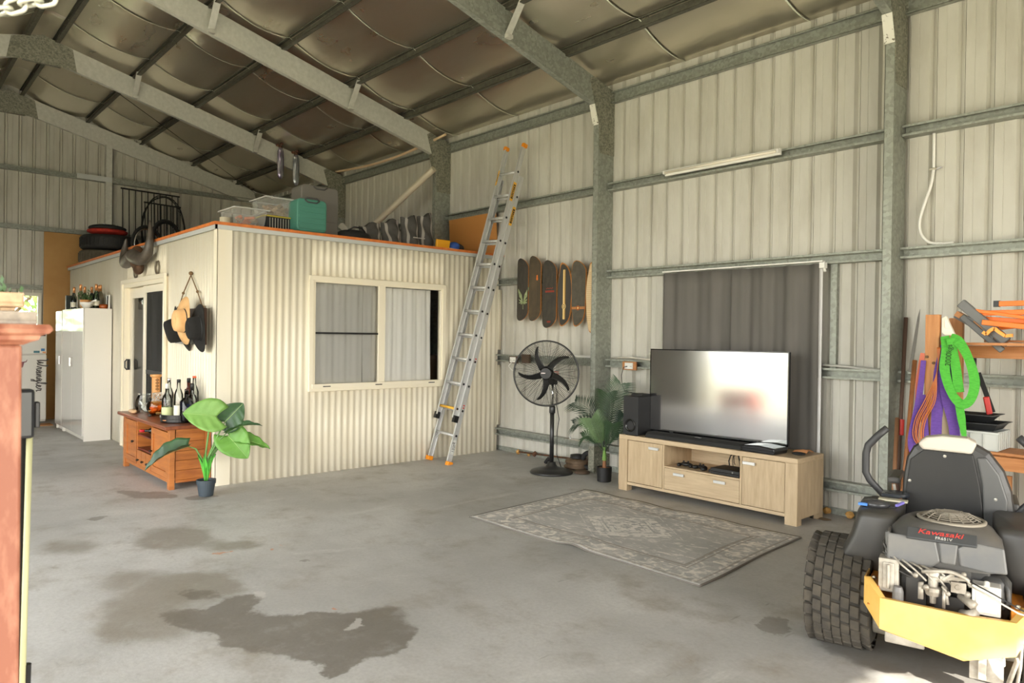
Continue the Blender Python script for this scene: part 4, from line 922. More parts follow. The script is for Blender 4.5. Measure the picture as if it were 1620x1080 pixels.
mb = MB(); mb.lathe([(0.05,0.609),(0.05,0.64),(0.045,0.66),(0.045,0.98),(0.062,0.995),(0.062,1.015),(0.04,1.015),(0.04,0.9)], (-8.40,-3.79,0), 20); mb.build('tube_body', P('pale_cane',(222,166,104),0.55,0,(206,146,84),8,(1,1,0.2)), t, smooth=False)
mb = MB()
for k, zz in enumerate((0.955,0.92,0.885,0.85)):
    for d_ in ((-0.014,0),(0.014,0),(0,0.008),(0,-0.008)): mb.box(-8.356,-8.350,-3.79+d_[0]-0.005,-3.79+d_[0]+0.005,zz+d_[1]-0.005,zz+d_[1]+0.004)
mb.build('dark_characters', P('burnt_mark',(70,44,26),0.8), t)
mb = MB(); mb.ball((-7.72,-4.04,0.622), 0.02, 10, 1.4, 1, 0.65); tag(mb.build('small_pebble', P('dark_pebble',(60,56,52),0.5), smooth=True), 'small dark pebble between the shell and the amber bowl', 'pebble')

# ================= BIG-LEAF PLANT =================
LF1 = P('light_leaf', (132,176,92), 0.5, 0, (110,156,72), 6); LF2 = P('dark_leaf', (40,70,44), 0.4, 0, (62,96,58), 6); LF3 = P('mid_leaf', (108,160,66), 0.5, 0, (90,140,56), 6)
px, py = -6.34, -3.93
t = thing('potted_plant', 'artificial large-leaf plant in a slate grey pot at the cabin corner', 'plant', (px,py,0))
mb = MB(); mb.lathe([(0.055,0.0),(0.062,0.004),(0.078,0.115),(0.084,0.116),(0.086,0.15),(0.078,0.151),(0.074,0.12)], (px,py,0), 28, cap=False); mb.lathe([(0.001,0.003),(0.058,0.003)], (px,py,0), 28, cap=False); mb.build('plant_pot', P('slate_pot',(56,66,74),0.6), t, smooth=False)
mb = MB(); mb.lathe([(0.001,0.135),(0.077,0.13)], (px,py,0), 20, cap=False); mb.build('soil', P('soil',(58,46,36),0.95), t)
def big_leaf(base, tip, w, mat_, up, fold=0.12, wob=0.0, stem=None):
    b = Vector(base); tp = Vector(tip); d = tp-b; L = d.length; d.normalize(); u = Vector(up); u = (u-d*u.dot(d)).normalized(); s_ = d.cross(u)
    def fn(a, v):
        x = a*2-1; y = v
        hw = w*0.5*(sin(pi*min(1,(y*0.92+0.08))**0.72))**0.8*(1-0.12*y)
        back = -0.32*L*abs(x)**1.3*(1-y)**2*(1 if w > 0.2 else 0.4)      # heart-shaped lobes
        ripple = 0.02*L*sin(y*26+3*abs(x))*abs(x)
        return tuple(b + d*(L*y+back) + s_*(x*hw) + u*(abs(x)*hw*fold*2 + ripple + wob*L*sin(pi*y) ))
    mb = MB(); mb.grid(fn, 10, 16); o = mb.build('leaf', mat_, t, smooth=True, solid=0.0012)
    mb = MB(); mb.tube([b+d*(L*k/6)+u*(0.002+wob*L*sin(pi*k/6)) for k in range(7)], [0.004-0.0005*k for k in range(7)], 5); mb.build('midrib', P('leaf_vein',(150,186,108),0.5), o, smooth=True)
    if stem:
        pts = [Vector(p) for p in stem]+[b]; mb = MB(); mb.tube(pts, [0.008]*(len(pts)-1)+[0.004], 6); mb.build('stem', P('green_stem',(104,150,80),0.5), t, smooth=True)
S0 = (px,py,0.14)
RV = Vector((0.33,0.944,0)); NV_ = Vector((0.944,-0.33,0))
def Q(r, z, n=0.0): return tuple(Vector((px,py,0)) + RV*r + NV_*n + Vector((0,0,z)))
big_leaf(Q(0.085,0.735,0.06), Q(-0.20,0.775,0.10), 0.33, LF1, (0.94,-0.33,0.35), 0.10, 0.03, [S0,Q(-0.005,0.40,0.01),Q(0.02,0.62,0.03)])
big_leaf(Q(0.155,0.675,0.0), Q(0.315,0.845,-0.02), 0.27, LF2, (0.94,-0.33,0.05), 0.16, 0.03, [S0,Q(0.01,0.35),Q(0.08,0.52)])
big_leaf(Q(0.17,0.575,0.03), Q(0.48,0.635,0.05), 0.10, LF2, (0.35,-0.1,1), 0.45, 0.12, [S0,Q(0.02,0.36),Q(0.09,0.49)])
big_leaf(Q(0.185,0.545,-0.02), Q(0.36,0.33,0.03), 0.31, LF3, (0.94,-0.33,0.25), 0.12, 0.04, [S0,Q(0.02,0.33,-0.02),Q(0.10,0.47,-0.03)])
big_leaf(Q(0.21,0.50,-0.06), Q(0.56,0.40,-0.04), 0.17, LF3, (0.6,-0.2,0.8), 0.22, 0.10, [S0,Q(0.03,0.32,-0.04),Q(0.12,0.46,-0.06)])
big_leaf(Q(-0.15,0.465,0.03), Q(-0.50,0.27,0.06), 0.15, LF2, (0.45,-0.1,1), 0.5, 0.10, [S0,Q(-0.03,0.33,0.01),Q(-0.09,0.44,0.02)])
mb = MB()
for k in range(7):
    a = k*0.9+0.3; r = 0.035; tipx = px+r*2.0*cos(a)*1.2; tipy = py+r*2.0*sin(a)
    mb.M = Matrix.Translation((px+0.012*cos(a),py+0.012*sin(a),0.14)) @ Matrix.Rotation(a,4,'Z')
    mb.grid(lambda u,v: (0.07*v**1.8+0.012*(1-abs(2*u-1))*-1, (u-0.5)*0.05*sin(pi*min(1,v*0.9+0.1))**0.7, 0.24*v), 4, 8)
mb.M = Matrix(); mb.build('leaf_sheaths', P('bright_green_sheath',(96,190,70),0.5,0,(80,160,60),6), t, smooth=True, solid=0.002)

# ================= WHITE CUPBOARDS =================
WG = P('white_gloss', (226,224,214), 0.1, 0, coat=0.5); WM = P('white_laminate', (232,228,218), 0.35)
def cupboard(label, x0, x1, doors, y0, y1, h, grp):
    t = thing('tall_cupboard', label, 'cupboard', ((x0+x1)/2,(y0+y1)/2,0), group=grp)
    mb = MB(); mb.box(x0,x0+0.018,y0+0.02,y1,0,h); mb.box(x1-0.018,x1,y0+0.02,y1,0,h); mb.box(x0,x1,y0+0.02,y1,h-0.02,h); mb.box(x0,x1,y1-0.01,y1,0.05,h); mb.box(x0+0.018,x1-0.018,y0+0.04,y1-0.01,0.05,0.07); mb.box(x0+0.018,x1-0.018,y0+0.05,y0+0.065,0,0.05)
    mb.build('cupboard_body', WM, t, bev=0.002)
    w_ = (x1-x0)/doors
    for i in range(doors):
        a, b = x0+w_*i+0.002, x0+w_*(i+1)-0.002
        mb = MB(); mb.box(a,b,y0,y0+0.018,0.075,h-0.004); d = mb.build('door', WG, t, bev=0.002)
        mb = MB(); hx_ = b-0.03 if i % 2 == 0 else a+0.03; mb.tube([(hx_,y0,1.0),(hx_,y0-0.025,1.0),(hx_,y0-0.025,1.12),(hx_,y0,1.12)],0.005,8); mb.build('handle', CHROME, d)
cupboard('tall white glossy cupboard standing before the cabin wall, its white side facing the room', -12.02, -10.66, 2, -4.085, -3.735, 1.815, 'tall white cupboards')
cupboard('narrow tall white cupboard on the far side of the wider one', -12.52, -12.06, 1, -4.085, -3.735, 1.80, 'tall white cupboards')
ZC = 1.815
CHAMP = [(0.001,0),(0.04,0.0),(0.044,0.01),(0.044,0.13),(0.038,0.19),(0.018,0.25),(0.014,0.27),(0.016,0.32)]
GOLD = P('rose_gold_foil',(214,150,96),0.3,0.6); BEIGEB = P('mottled_bottle',(120,108,82),0.3,0,(70,64,50),10)
for x, y, s, bm_, l in ((-11.25,-4.0,1.0,BEIGEB,'stout sparkling-wine bottle with gold foil at the front of the cupboard top'),(-11.95,-3.95,0.98,BEIGEB,'gold-foiled bottle farthest left in the row on the cupboard'),(-11.6,-3.88,0.97,DKG,'gold-foiled dark bottle behind the stout one'),(-11.45,-3.82,0.95,DKG,'gold-foiled bottle at the back of the cupboard behind the pot'),(-11.1,-3.80,0.98,DKG,'gold-foiled bottle behind the potted herb on the cupboard'),(-10.88,-3.83,0.96,BEIGEB,'gold-foiled bottle right of the potted herb'),(-10.80,-3.90,0.97,glass('green_bottle_glass',(0.6,0.75,0.6),0.7),'greenish bottle with gold foil near the right end of the cupboard')):
    bottle('sparkling_wine_bottle', l, x, y, ZC, [(a*s,b*s) for a,b in CHAMP], bm_, GOLD, 0.09, LABW if bm_ is not BEIGEB else None, (0.04,0.11), 'gold-foiled bottles on the white cupboard')
bottle('wine_bottle', 'dark bottle with a white label at the left end of the cupboard top', -11.55, -4.03, ZC, [(a,b*0.72) for a,b in WINE], DKG, BLACK, 0.03, LABW, (0.03,0.1))
mb = MB(); mb.box(-11.90,-11.86,-4.07,-3.99,ZC,ZC+0.21); tag(mb.build('boxed_bottle', P('dark_carton',(30,40,36),0.4), bev=0.004), 'tall dark carton at the left edge of the cupboard top', 'carton')
t = thing('potted_herb', 'small green herb in a tan ceramic pot on the white cupboard', 'plant', (-10.98,-3.99,ZC))
mb = MB(); mb.lathe([(0.05,ZC),(0.068,ZC+0.03),(0.072,ZC+0.12),(0.066,ZC+0.12),(0.06,ZC+0.09)], (-10.98,-3.99,0), 22, cap=True); mb.build('pot', P('tan_ceramic',(204,146,84),0.6), t, smooth=False)
mb = MB(); rnd = random.Random(8)
for _ in range(160):
    p = Vector((-10.98+rnd.gauss(0,0.05),-3.99+rnd.gauss(0,0.05),ZC+0.13+abs(rnd.gauss(0,0.045)))); mb.M = Matrix.Translation(p) @ Euler((rnd.uniform(0,6),rnd.uniform(0,6),0)).to_matrix().to_4x4(); mb.f([mb.v((-.02,0,0)),mb.v((0,-.008,0)),mb.v((.02,0,0)),mb.v((0,.008,0))])
mb.M = Matrix(); mb.build('herb_leaves', P('herb_green',(66,96,48),0.6), t)
mb = MB(); mb.lathe([(0.001,ZC),(0.04,ZC),(0.075,ZC+0.05),(0.08,ZC+0.08),(0.074,ZC+0.08),(0.05,ZC+0.03),(0.001,ZC+0.02)], (-10.78,-4.02,0), 24)
t = thing('mortar_bowl', 'white mortar bowl with its pestle on the cupboard', 'mortar', (-10.78,-4.02,ZC)); mb.build('bowl_body', WHITE, t, smooth=True)
mb = MB(); mb.tube([(-10.80,-4.02,ZC+0.05),(-10.72,-3.95,ZC+0.10),(-10.68,-3.92,ZC+0.11)], [0.012,0.01,0.015], 8); mb.build('pestle', WHITE, t, smooth=True)
mb = MB(); mb.lathe([(0.045,ZC),(0.052,ZC+0.005),(0.055,ZC+0.06),(0.05,ZC+0.06),(0.047,ZC+0.01)], (-10.75,-3.82,0), 22); tag(mb.build('amber_tumbler', P('brown_amber',(150,72,28),0.25), smooth=True), 'low brown-amber glass at the right end of the cupboard top', 'glass')
t = thing('photo_frame', 'small clear upright frame at the back right of the cupboard top', 'frame', (-10.74,-3.76,ZC)); mb = MB(); rfy(mb,-3.775,-3.755,-10.82,-10.68,ZC,ZC+0.19,0.012); mb.build('frame_rim', WHITE, t); mb = MB(); mb.box(-10.81,-10.69,-3.768,-3.764,ZC+0.01,ZC+0.18); mb.build('glass_sheet', BGLASS, t)

# ================= FRIDGE =================
t = thing('refrigerator', 'white top-freezer fridge with a cursive decal beneath the far window', 'fridge', (-13.5,-4.4,0))
fx = -13.2
mb = MB(); mb.box(-13.83,fx-0.055,-4.72,-4.092,0.03,1.50); mb.build('fridge_body', P('fridge_white',(218,216,208),0.35), t, bev=0.01)
mb = MB(); mb.box(fx-0.05,fx,-4.72,-4.092,1.125,1.485); d1 = mb.build('freezer_door', P('fridge_white',(218,216,208)), t, bev=0.012)
mb = MB(); mb.box(fx-0.05,fx,-4.72,-4.092,0.06,1.11); d2 = mb.build('fridge_door', P('fridge_white',(218,216,208)), t, bev=0.012)
mb = MB(); mb.box(fx-0.02,fx+0.002,-4.25,-4.11,1.41,1.44); mb.build('black_badge', BLACK, d1)
mb = MB(); mb.box(fx+0.001,fx+0.006,-4.17,-4.12,1.17,1.21); lab(mb.build('fridge_magnet', P('blue_magnet',(60,120,170),0.5), d1), 'blue square magnet')
mb = MB(); mb.box(fx+0.001,fx+0.006,-4.27,-4.19,1.14,1.175); lab(mb.build('fridge_magnet', P('teal_magnet',(70,120,130),0.5), d1), 'teal magnet')
mb = MB(); mb.box(fx+0.001,fx+0.006,-4.15,-4.105,1.135,1.16); lab(mb.build('fridge_magnet', P('peach_magnet',(226,160,110),0.5), d1), 'peach magnet')
mb = MB(); mb.box(fx+0.001,fx+0.006,-4.31,-4.26,1.335,1.35); lab(mb.build('fridge_magnet', P('coral_magnet',(222,130,90),0.5), d1), 'small coral magnet')
# longhorn shaped magnet
mb = MB(); mb.tube([(fx+0.004,-4.49,1.03),(fx+0.004,-4.47,1.0),(fx+0.004,-4.42,0.99),(fx+0.004,-4.37,1.0),(fx+0.004,-4.355,1.035)], [0.003,0.007,0.01,0.007,0.003], 6); mb.prism([(-4.455,0.99),(-4.395,0.99),(-4.41,0.92),(-4.425,0.905),(-4.44,0.92)], 0, fx+0.001, fx+0.006)
lab(mb.build('steer_magnet', P('maroon_magnet',(122,70,82),0.5), d2), 'maroon steer-head magnet')
# cursive word reading down the door
def stroke_word(cx_, y0_, z0_, s_, par, mt):
    # letter strokes in a (u along word, v up) frame: u runs downwards on the door, v points to the right
    L = {'W': ([(0,1.9),(0.15,2.1),(0.35,1.7),(0.3,0.7),(0.35,0.1),(0.6,0.4),(0.85,1.3),(0.85,0.7),(0.9,0.1),(1.15,0.3),(1.4,1.2),(1.5,1.9),(1.4,2.1),(1.3,1.9)],1.55),
         'r': ([(0,0.1),(0.2,0.6),(0.3,1.0),(0.35,0.85),(0.55,0.85),(0.5,0.3),(0.6,0.05),(0.75,0.2)],0.75),
         'a': ([(0.6,0.8),(0.35,1.0),(0.1,0.6),(0.1,0.15),(0.35,0.0),(0.55,0.4),(0.6,0.9),(0.55,0.3),(0.65,0.05),(0.85,0.25)],0.85),
         'n': ([(0,0.2),(0.15,0.9),(0.15,0.0),(0.3,0.7),(0.5,0.95),(0.55,0.6),(0.52,0.1),(0.65,0.0),(0.8,0.25)],0.8),
         'g': ([(0.6,0.8),(0.35,1.0),(0.1,0.6),(0.15,0.1),(0.4,0.1),(0.6,0.9),(0.6,-0.3),(0.5,-0.9),(0.25,-0.9),(0.3,-0.5),(0.85,0.25)],0.85),
         'l': ([(0,0.2),(0.25,0.9),(0.4,1.7),(0.3,2.0),(0.18,1.6),(0.2,0.4),(0.35,0.0),(0.55,0.25)],0.55),
         'e': ([(0,0.25),(0.3,0.45),(0.4,0.8),(0.25,0.95),(0.1,0.6),(0.15,0.1),(0.4,0.0),(0.6,0.25)],0.6)}
    u = 0; mb = MB(); pts = []
    for ch in 'Wrangler':
        st, adv = L[ch]; pts += [(u+a, b) for a, b in st]; u += adv
        if ch == 'W':
            mb.tube([(cx_, y0_+b*s_*1.0, z0_-a*s_) for a, b in pts], s_*0.13, 5); pts = []
    mb.tube([(cx_, y0_+b*s_*1.0, z0_-a*s_) for a, b in pts], s_*0.12, 5)
    lab(mb.build('cursive_decal', mt, par), 'dark cursive lettering')
stroke_word(fx+0.002, -4.235, 1.045, 0.078, d2, P('decal_grey',(92,88,86),0.6))
mb = MB(); mb.box(-13.15,-12.85,-4.55,-4.05,0,0.012); tag(mb.build('door_mat', P('tan_mat',(170,120,70),0.9,0,(150,100,56),30)), 'tan mat on the floor before the fridge', 'mat')

# ================= NEAR TIMBER BUREAU (left edge) =================
RW = P('red_worn_timber', (136,80,58), 0.55, 0, (180,126,100), 9, (3,3,1), detail=9, ramp=(0.42,0.66))
bx, by = -0.86, -6.092
t = thing('timber_bureau', 'worn reddish timber bureau with a moulded top at the left edge of the picture', 'bureau', (bx-0.25,by-0.45,0))
mb = MB(); mb.box(bx-0.5,bx,by-0.9,by,0,1.478); mb.build('bureau_body', RW, t, bev=0.004)
mb = MB(); mb.prism([(bx+0.001,by+0.001),(bx+0.001,by-0.91),(bx-0.5,by-0.91),(bx-0.5,by+0.001)], 2, 1.478, 1.482)
def cor(mb, prof):
    for (o0, z0_), (o1, z1_) in zip(prof, prof[1:]):
        a = [(bx+o0,by+o0),(bx-0.5-o0,by+o0),(bx-0.5-o0,by-0.9-o0),(bx+o0,by-0.9-o0)]; b = [(bx+o1,by+o1),(bx-0.5-o1,by+o1),(bx-0.5-o1,by-0.9-o1),(bx+o1,by-0.9-o1)]
        A_ = [mb.v((*p,z0_)) for p in a]; B_ = [mb.v((*p,z1_)) for p in b]
        for i in range(4): mb.f([A_[i],A_[(i+1)%4],B_[(i+1)%4],B_[i]])
    p = prof[-1][0]; mb.f([mb.v(q) for q in ((bx+p,by+p,prof[-1][1]),(bx-0.5-p,by+p,prof[-1][1]),(bx-0.5-p,by-0.9-p,prof[-1][1]),(bx+p,by-0.9-p,prof[-1][1]))])
cor(mb, [(0.001,1.478),(0.008,1.482),(0.018,1.486),(0.020,1.492),(0.030,1.496),(0.034,1.502),(0.030,1.509)]); mb.build('moulded_top', RW, t)
ZB = 1.509
for i, (y0, y1, z0, h, dx_, lb_, rgb) in enumerate(((-6.9,-6.070,ZB,0.020,-0.02,'lower pale timber tray stacked on the bureau',(186,174,158)),(-6.9,-6.087,ZB+0.026,0.022,-0.02,'upper pale timber tray on top of the lower one, holding a sprig',(214,178,140)))):
    mb = MB(); x0_ = bx-0.42; x1_ = bx+dx_; mb.hbox(x0_,x1_,y0,y1,z0,z0+h,0.006)
    for k in range(3 if i else 0): mb.box(x1_-0.05,x1_-0.01,y1-0.03-0.1*k,y1-0.01-0.1*k,z0-0.006,z0)
    tag(mb.build('slatted_tray', P('tray_wood%d'%i,rgb,0.6,0,tuple(int(c*0.86) for c in rgb),14,(1,5,5)), bev=0.002), lb_, 'tray', 'trays stacked on the bureau')
mb = MB(); rnd = random.Random(2)
for _ in range(60):
    p = Vector((bx-0.07+rnd.gauss(0,0.02),-6.115+rnd.gauss(0,0.012),ZB+0.04+abs(rnd.gauss(0,0.008)))); mb.M = Matrix.Translation(p) @ Euler((rnd.uniform(0,6),rnd.uniform(0,6),0)).to_matrix().to_4x4(); mb.f([mb.v((-.009,0,0)),mb.v((0,-.004,0)),mb.v((.009,0,0)),mb.v((0,.004,0))])
mb.M = Matrix(); tag(mb.build('green_sprig', P('herb_green',(66,96,48))), 'small green sprig lying in the upper tray on the bureau', 'sprig')
# black padded upright behind the bureau
t = thing('folded_stand', 'black padded upright on a pale rod leaning beside the bureau', 'stand', (-1.55,-5.95,0))
mb = MB(); mb.box(-1.745,-1.70,-6.02,-5.950,1.23,1.353); mb.build('black_pad', P('black_vinyl',(30,32,36),0.3), t, bev=0.008)
mb = MB(); mb.box(-1.735,-1.708,-5.95,-5.938,1.255,1.32); mb.build('side_clip', BLACK, t, bev=0.003)
mb = MB(); mb.tube([(-1.715,-5.959,1.24),(-1.715,-5.968,0.7),(-1.715,-5.978,0.03)], 0.007, 8); mb.build('pale_rod', P('pale_yellow_rod',(206,206,160),0.4), t, smooth=True)
mb = MB(); mb.tube([(-1.74,-5.975,1.24),(-1.74,-5.985,0.02)], 0.014, 8); mb.tube([(-1.72,-5.96,0.66),(-1.72,-5.972,0.02)], 0.010, 8); mb.box(-1.9,-1.6,-6.2,-5.97,0,0.03); mb.build('black_post', BLACK, t)

# ================= LADDER =================
t = thing('extension_ladder', 'aluminium extension ladder with orange feet leaning on the side wall', 'ladder', (-6.46,-1.2,0))
Fo, To = Vector((-6.46,-1.20,0.0)), Vector((-6.265,-0.155,3.87)); dL = (To-Fo); LL = dL.length; dL.normalize(); sL = Vector((1,0.02,0)).normalized(); sL = (sL-dL*sL.dot(dL)).normalized(); nL = sL.cross(dL)   # nL points to the room/up
if nL.y > 0: nL = -nL
def LP(s_, x, o): return Fo + dL*s_ + sL*x + nL*o
def channel(p0, p1, w, depth, out):
    mb = MB(); d = p1-p0; th = 0.004
    mb.M = Matrix((out, nL, dL)).transposed().to_4x4(); mb.M.translation = p0; L = d.length
    mb.box(-th,0,-w/2,w/2,0,L); mb.box(-depth,0,-w/2,-w/2+th,0,L); mb.box(-depth,0,w/2-th,w/2,0,L); mb.M = Matrix(); return mb
for nm, s0, s1, hw, off in (('base_rail',0.03,3.62,0.195,0.0),('fly_rail',0.55,LL-0.02,0.168,0.062)):
    for sg in (-1,1):
        r_ = channel(LP(s0,sg*hw,off), LP(s1,sg*hw,off), 0.062, 0.026, sL*sg).build(nm, ALU, t)
        if nm == 'base_rail':
            mb = MB(); mb.M = Matrix((sL, nL, dL)).transposed().to_4x4(); mb.M.translation = LP(0.0,sg*hw,0); mb.box(-0.03,0.03,-0.036,0.036,-0.005,0.045); lab(mb.build('rubber_foot', ORANGEP, t, bev=0.006), 'orange foot')
        else:
            mb = MB(); mb.M = Matrix((sL, nL, dL)).transposed().to_4x4(); mb.M.translation = LP(LL-0.03,sg*hw,off); mb.box(-0.022,0.022,-0.036,0.036,0,0.05); lab(mb.build('top_cap', ORANGEP, t, bev=0.008), 'orange end cap')
            mb = MB(); mb.M = Matrix((sL, nL, dL)).transposed().to_4x4(); mb.M.translation = LP(0.53,sg*(hw+0.012),off); mb.box(-0.022,0.022,-0.03,0.03,-0.03,0.05); mb.build('guide_bracket', BLACK, t)
k = 0; s_ = 0.35
while s_ < 3.55:
    mb = MB(); mb.tube([LP(s_,-0.195,0),LP(s_,0.195,0)], 0.016, 10); lab(mb.build('rung', ALU, t, smooth=True), None or 'rung of the base section'); s_ += 0.30
s_ = 0.66
while s_ < LL-0.1:
    mb = MB(); mb.tube([LP(s_,-0.168,0.062),LP(s_,0.168,0.062)], 0.016, 10); mb.build('rung', P('yellow_rung',(232,178,60),0.5) if k == 0 else ALU, t, smooth=True); k += 1; s_ += 0.30
mb = MB()
s_ = 0.35
while s_ < LL-0.1:
    for off, hw in ((0.0,0.197),(0.062,0.170)):
        if (off == 0 and s_ < 3.6) or (off > 0 and s_ > 0.6):
            ss = s_ if off == 0 else s_+0.01
            c_ = LP(ss, hw, off); mb.tube([c_, c_+sL*0.004], 0.014, 8)
    s_ += 0.30
mb.build('rung_plugs', BLACK, t)
STK = P('yellow_sticker',(240,182,60),0.5); BLK = P('print_black',(20,20,20),0.6)
def sticker(s0, s1, off, hw, word, sz, col=STK, tc=BLK, w=0.045):
    mb = MB(); mb.M = Matrix((sL, nL, dL)).transposed().to_4x4(); mb.M.translation = LP(s0,hw+0.001,off); mb.box(0,0.0012,-w/2,w/2,0,s1-s0); mb.M = Matrix()
    o = mb.build('rail_sticker', col, t); 
    if word: text(word, sz, tc, o, LP((s0+s1)/2,hw+0.0028,off), dL, -nL)
for (a, b) in ((2.98,3.22),(3.28,3.52)):
    off = 0.062 if a > 3.1 else 0.0
    sticker(a, b, off, 0.170 if off else 0.197, '', 0.04)
    mb = MB(); mb.M = Matrix((sL, nL, dL)).transposed().to_4x4(); mb.M.translation = LP(a+0.03,(0.170 if off else 0.197)+0.0025,off); mb.box(0,0.001,-0.016,0.016,0,b-a-0.06); mb.M = Matrix(); o = mb.build('sticker_panel', BLK, t)
    text('GORILLA', 0.038, STK, o, LP((a+b)/2,(0.170 if off else 0.197)+0.004,off), dL, -nL)
# same sticker inside the left fly rail
mb = MB(); mb.M = Matrix((sL, nL, dL)).transposed().to_4x4(); mb.M.translation = LP(3.5,-0.158,0.094); mb.box(-0.012,0.012,0,0.001,0,0.2); mb.M = Matrix(); o = mb.build('rail_sticker', STK, t)
text('GORILLA', 0.026, BLK, o, LP(3.6,-0.158,0.0965), dL, sL)
sticker(0.13, 0.30, 0.0, 0.197, '150kg', 0.05, P('white_sticker',(226,226,220),0.5), BLK)
sticker(1.52, 1.66, 0.0, 0.197, '', 0.03, P('white_sticker',(226,226,220),0.5), w=0.035)
for a in (1.25, 0.68):
    mb = MB(); mb.M = Matrix((sL, nL, dL)).transposed().to_4x4(); mb.M.translation = LP(a,0.1985,0.0); mb.box(0,0.001,-0.012,0.012,0,0.014); mb.box(0,0.001,-0.012,0.012,0.03,0.044); mb.M = Matrix(); mb.build('red_print', P('print_red',(206,60,50),0.6), t)
for sg in (-1,1):
    mb = MB(); mb.bar(LP(0.28,sg*0.18,0), LP(0.35,sg*0.10,0), 0.012, 0.004, up=nL); mb.build('foot_brace', ALU, t)

# ================= SKATEBOARDS =================
def deck(label, x, z0, z1, w, style, yb=-0.135, tail=1.0):
    t = thing('skateboard_deck', label, 'skateboard', (x,yb,z0), group='skateboard decks hung on the wall')
    L = z1-z0; R = w/2
    def outline(s):
        P_ = []; n = 12; nose = 1.35 if style != 'pintail' else 3.0; tl = 1.2 if style not in ('pintail','surf') else 2.2
        for k in range(n+1): a = pi*k/n; P_.append((R*s*cos(a), L/2 - R*nose + R*s*nose*sin(a) ))
        for k in range(n+1): a = pi+pi*k/n; P_.append((R*s*cos(a)*(1 if tl < 2 else 0.92), -L/2 + R*tl + R*s*tl*sin(a)))
        return P_
    def curve(z):   # kicked ends lean away from the wall
        u = abs(z)/(L/2); return -0.045*max(0,(u-0.72)/0.28)**1.5
    def slab(name, o, y0, y1, mt, par, bev=0.0):
        mb = MB(); N = 14
        xs_fn = sorted(set([p[1] for p in o])); top_ = max(xs_fn); bt = min(xs_fn); rows = [bt+(top_-bt)*(0.5-0.5*cos(pi*k/26)) for k in range(27)]
        def half(z):
            best = 0
            for (x1,z1_),(x2,z2_) in zip(o, o[1:]+o[:1]):
                if (z1_-z)*(z2_-z) <= 0 and abs(z1_-z2_) > 1e-9: best = max(best, abs(x1+(x2-x1)*(z-z1_)/(z2_-z1_)))
            return best
        F, B = [], []
        for z in rows:
            h = max(half(z), 0.003); c_ = curve(z)
            F.append([mb.v((x+h*q, yb+y0+c_-0.006*abs(q)**2, z0+L/2+z)) for q in (-1,-0.5,0,0.5,1)]); B.append([mb.v((x+h*q, yb+y1+c_-0.006*abs(q)**2, z0+L/2+z)) for q in (-1,-0.5,0,0.5,1)])
        for S, in ((F,),(B,)):
            for a, b in zip(S, S[1:]):
                for i in range(4): mb.f([a[i],a[i+1],b[i+1],b[i]])
        for i in (0,4):
            for a, b, c_, d_ in zip(F, F[1:], B, B[1:]): mb.f([a[i],b[i],d_[i],c_[i]])
        for r0, r1 in ((F[0],B[0]),(F[-1],B[-1])):
            for i in range(4): mb.f([r0[i],r0[i+1],r1[i+1],r1[i]])
        return mb.build(name, mt, par)
    slab('deck', outline(1.0), 0.0, 0.012, P('maple_ply',(206,142,74),0.5,0,(176,112,52),40,(1,6,1)), t)
    return t, slab, outline, L
GRIP = P('grip_tape', (74,68,58), 0.95, 0, (60,56,50), 18, (1,1,0.4)); GRIPW = P('worn_grip', (92,78,58), 0.95, 0, (70,62,50), 6, (1,1,0.5))
def plane_shape(pts, y, mt, name, par, th=0.0012):
    mb = MB(); mb.prism(pts, 1, y-th, y); return mb.build(name, mt, par)
yb = -0.135
def grip(tp, mt, s=0.997):
    t_, slab, outline, L = tp; return slab('grip_tape', outline(s), -0.0025, -0.0005, mt, t_)
D = deck('skateboard deck with a green leaf design, leftmost on the wall', -6.175, 1.705, 2.485, 0.20, 'street'); g_ = grip(D, GRIP)
mb = MB(); cxl, czl = -6.165, 1.93
for a, L_ in ((90,0.0),(118,0.23),(62,0.24),(150,0.10),(30,0.11),(178,0.085),(2,0.09),(205,0.05),(-25,0.05)):
    if L_ == 0: continue
    d = Vector((cos(radians(a)),0,sin(radians(a)))); p = Vector((-d.z,0,d.x)); c0 = Vector((cxl,yb-0.0065,czl))
    pts = [c0, c0+d*L_*0.45+p*L_*0.11, c0+d*L_, c0+d*L_*0.45-p*L_*0.11]; mb.f([mb.v(q) for q in pts])
mb.bar((cxl,yb-0.0065,czl),(cxl,yb-0.0065,czl-0.08),0.005,0.002)
lab(mb.build('leaf_graphic', P('print_leaf_green',(132,146,96),0.8,0,(170,180,140),30), g_, solid=0.001), 'green leaf design')
D = deck('plain worn brown skateboard deck with a small orange mark, second from left', -5.955, 1.70, 2.50, 0.205, 'street'); g_ = grip(D, GRIPW)
plane_shape([(-5.925,2.20),(-5.905,2.20),(-5.90,2.22),(-5.905,2.24),(-5.905,2.265),(-5.925,2.265),(-5.925,2.24),(-5.93,2.22)], yb-0.0078, P('print_orange',(226,120,44),0.7), 'orange_mark', g_)
D = deck('wide skateboard deck with red lettering marks, third from left', -5.70, 1.615, 2.43, 0.235, 'street'); g_ = grip(D, GRIP)
mb = MB(); 
for k in range(7): mb.box(-5.77+0.022*k,-5.753+0.022*k,yb-0.0065,yb-0.0055,2.045,2.068)
for k in range(6): mb.box(-5.755+0.02*k,-5.742+0.02*k,yb-0.0065,yb-0.0055,2.085+0.006*(k%2),2.095+0.006*(k%2))
for k in range(3): mb.box(-5.72+0.02*k,-5.705+0.02*k,yb-0.02,yb-0.0185,1.68,1.70)
lab(mb.build('red_lettering', P('print_red_dull',(150,56,36),0.8), g_), 'faded red lettering')
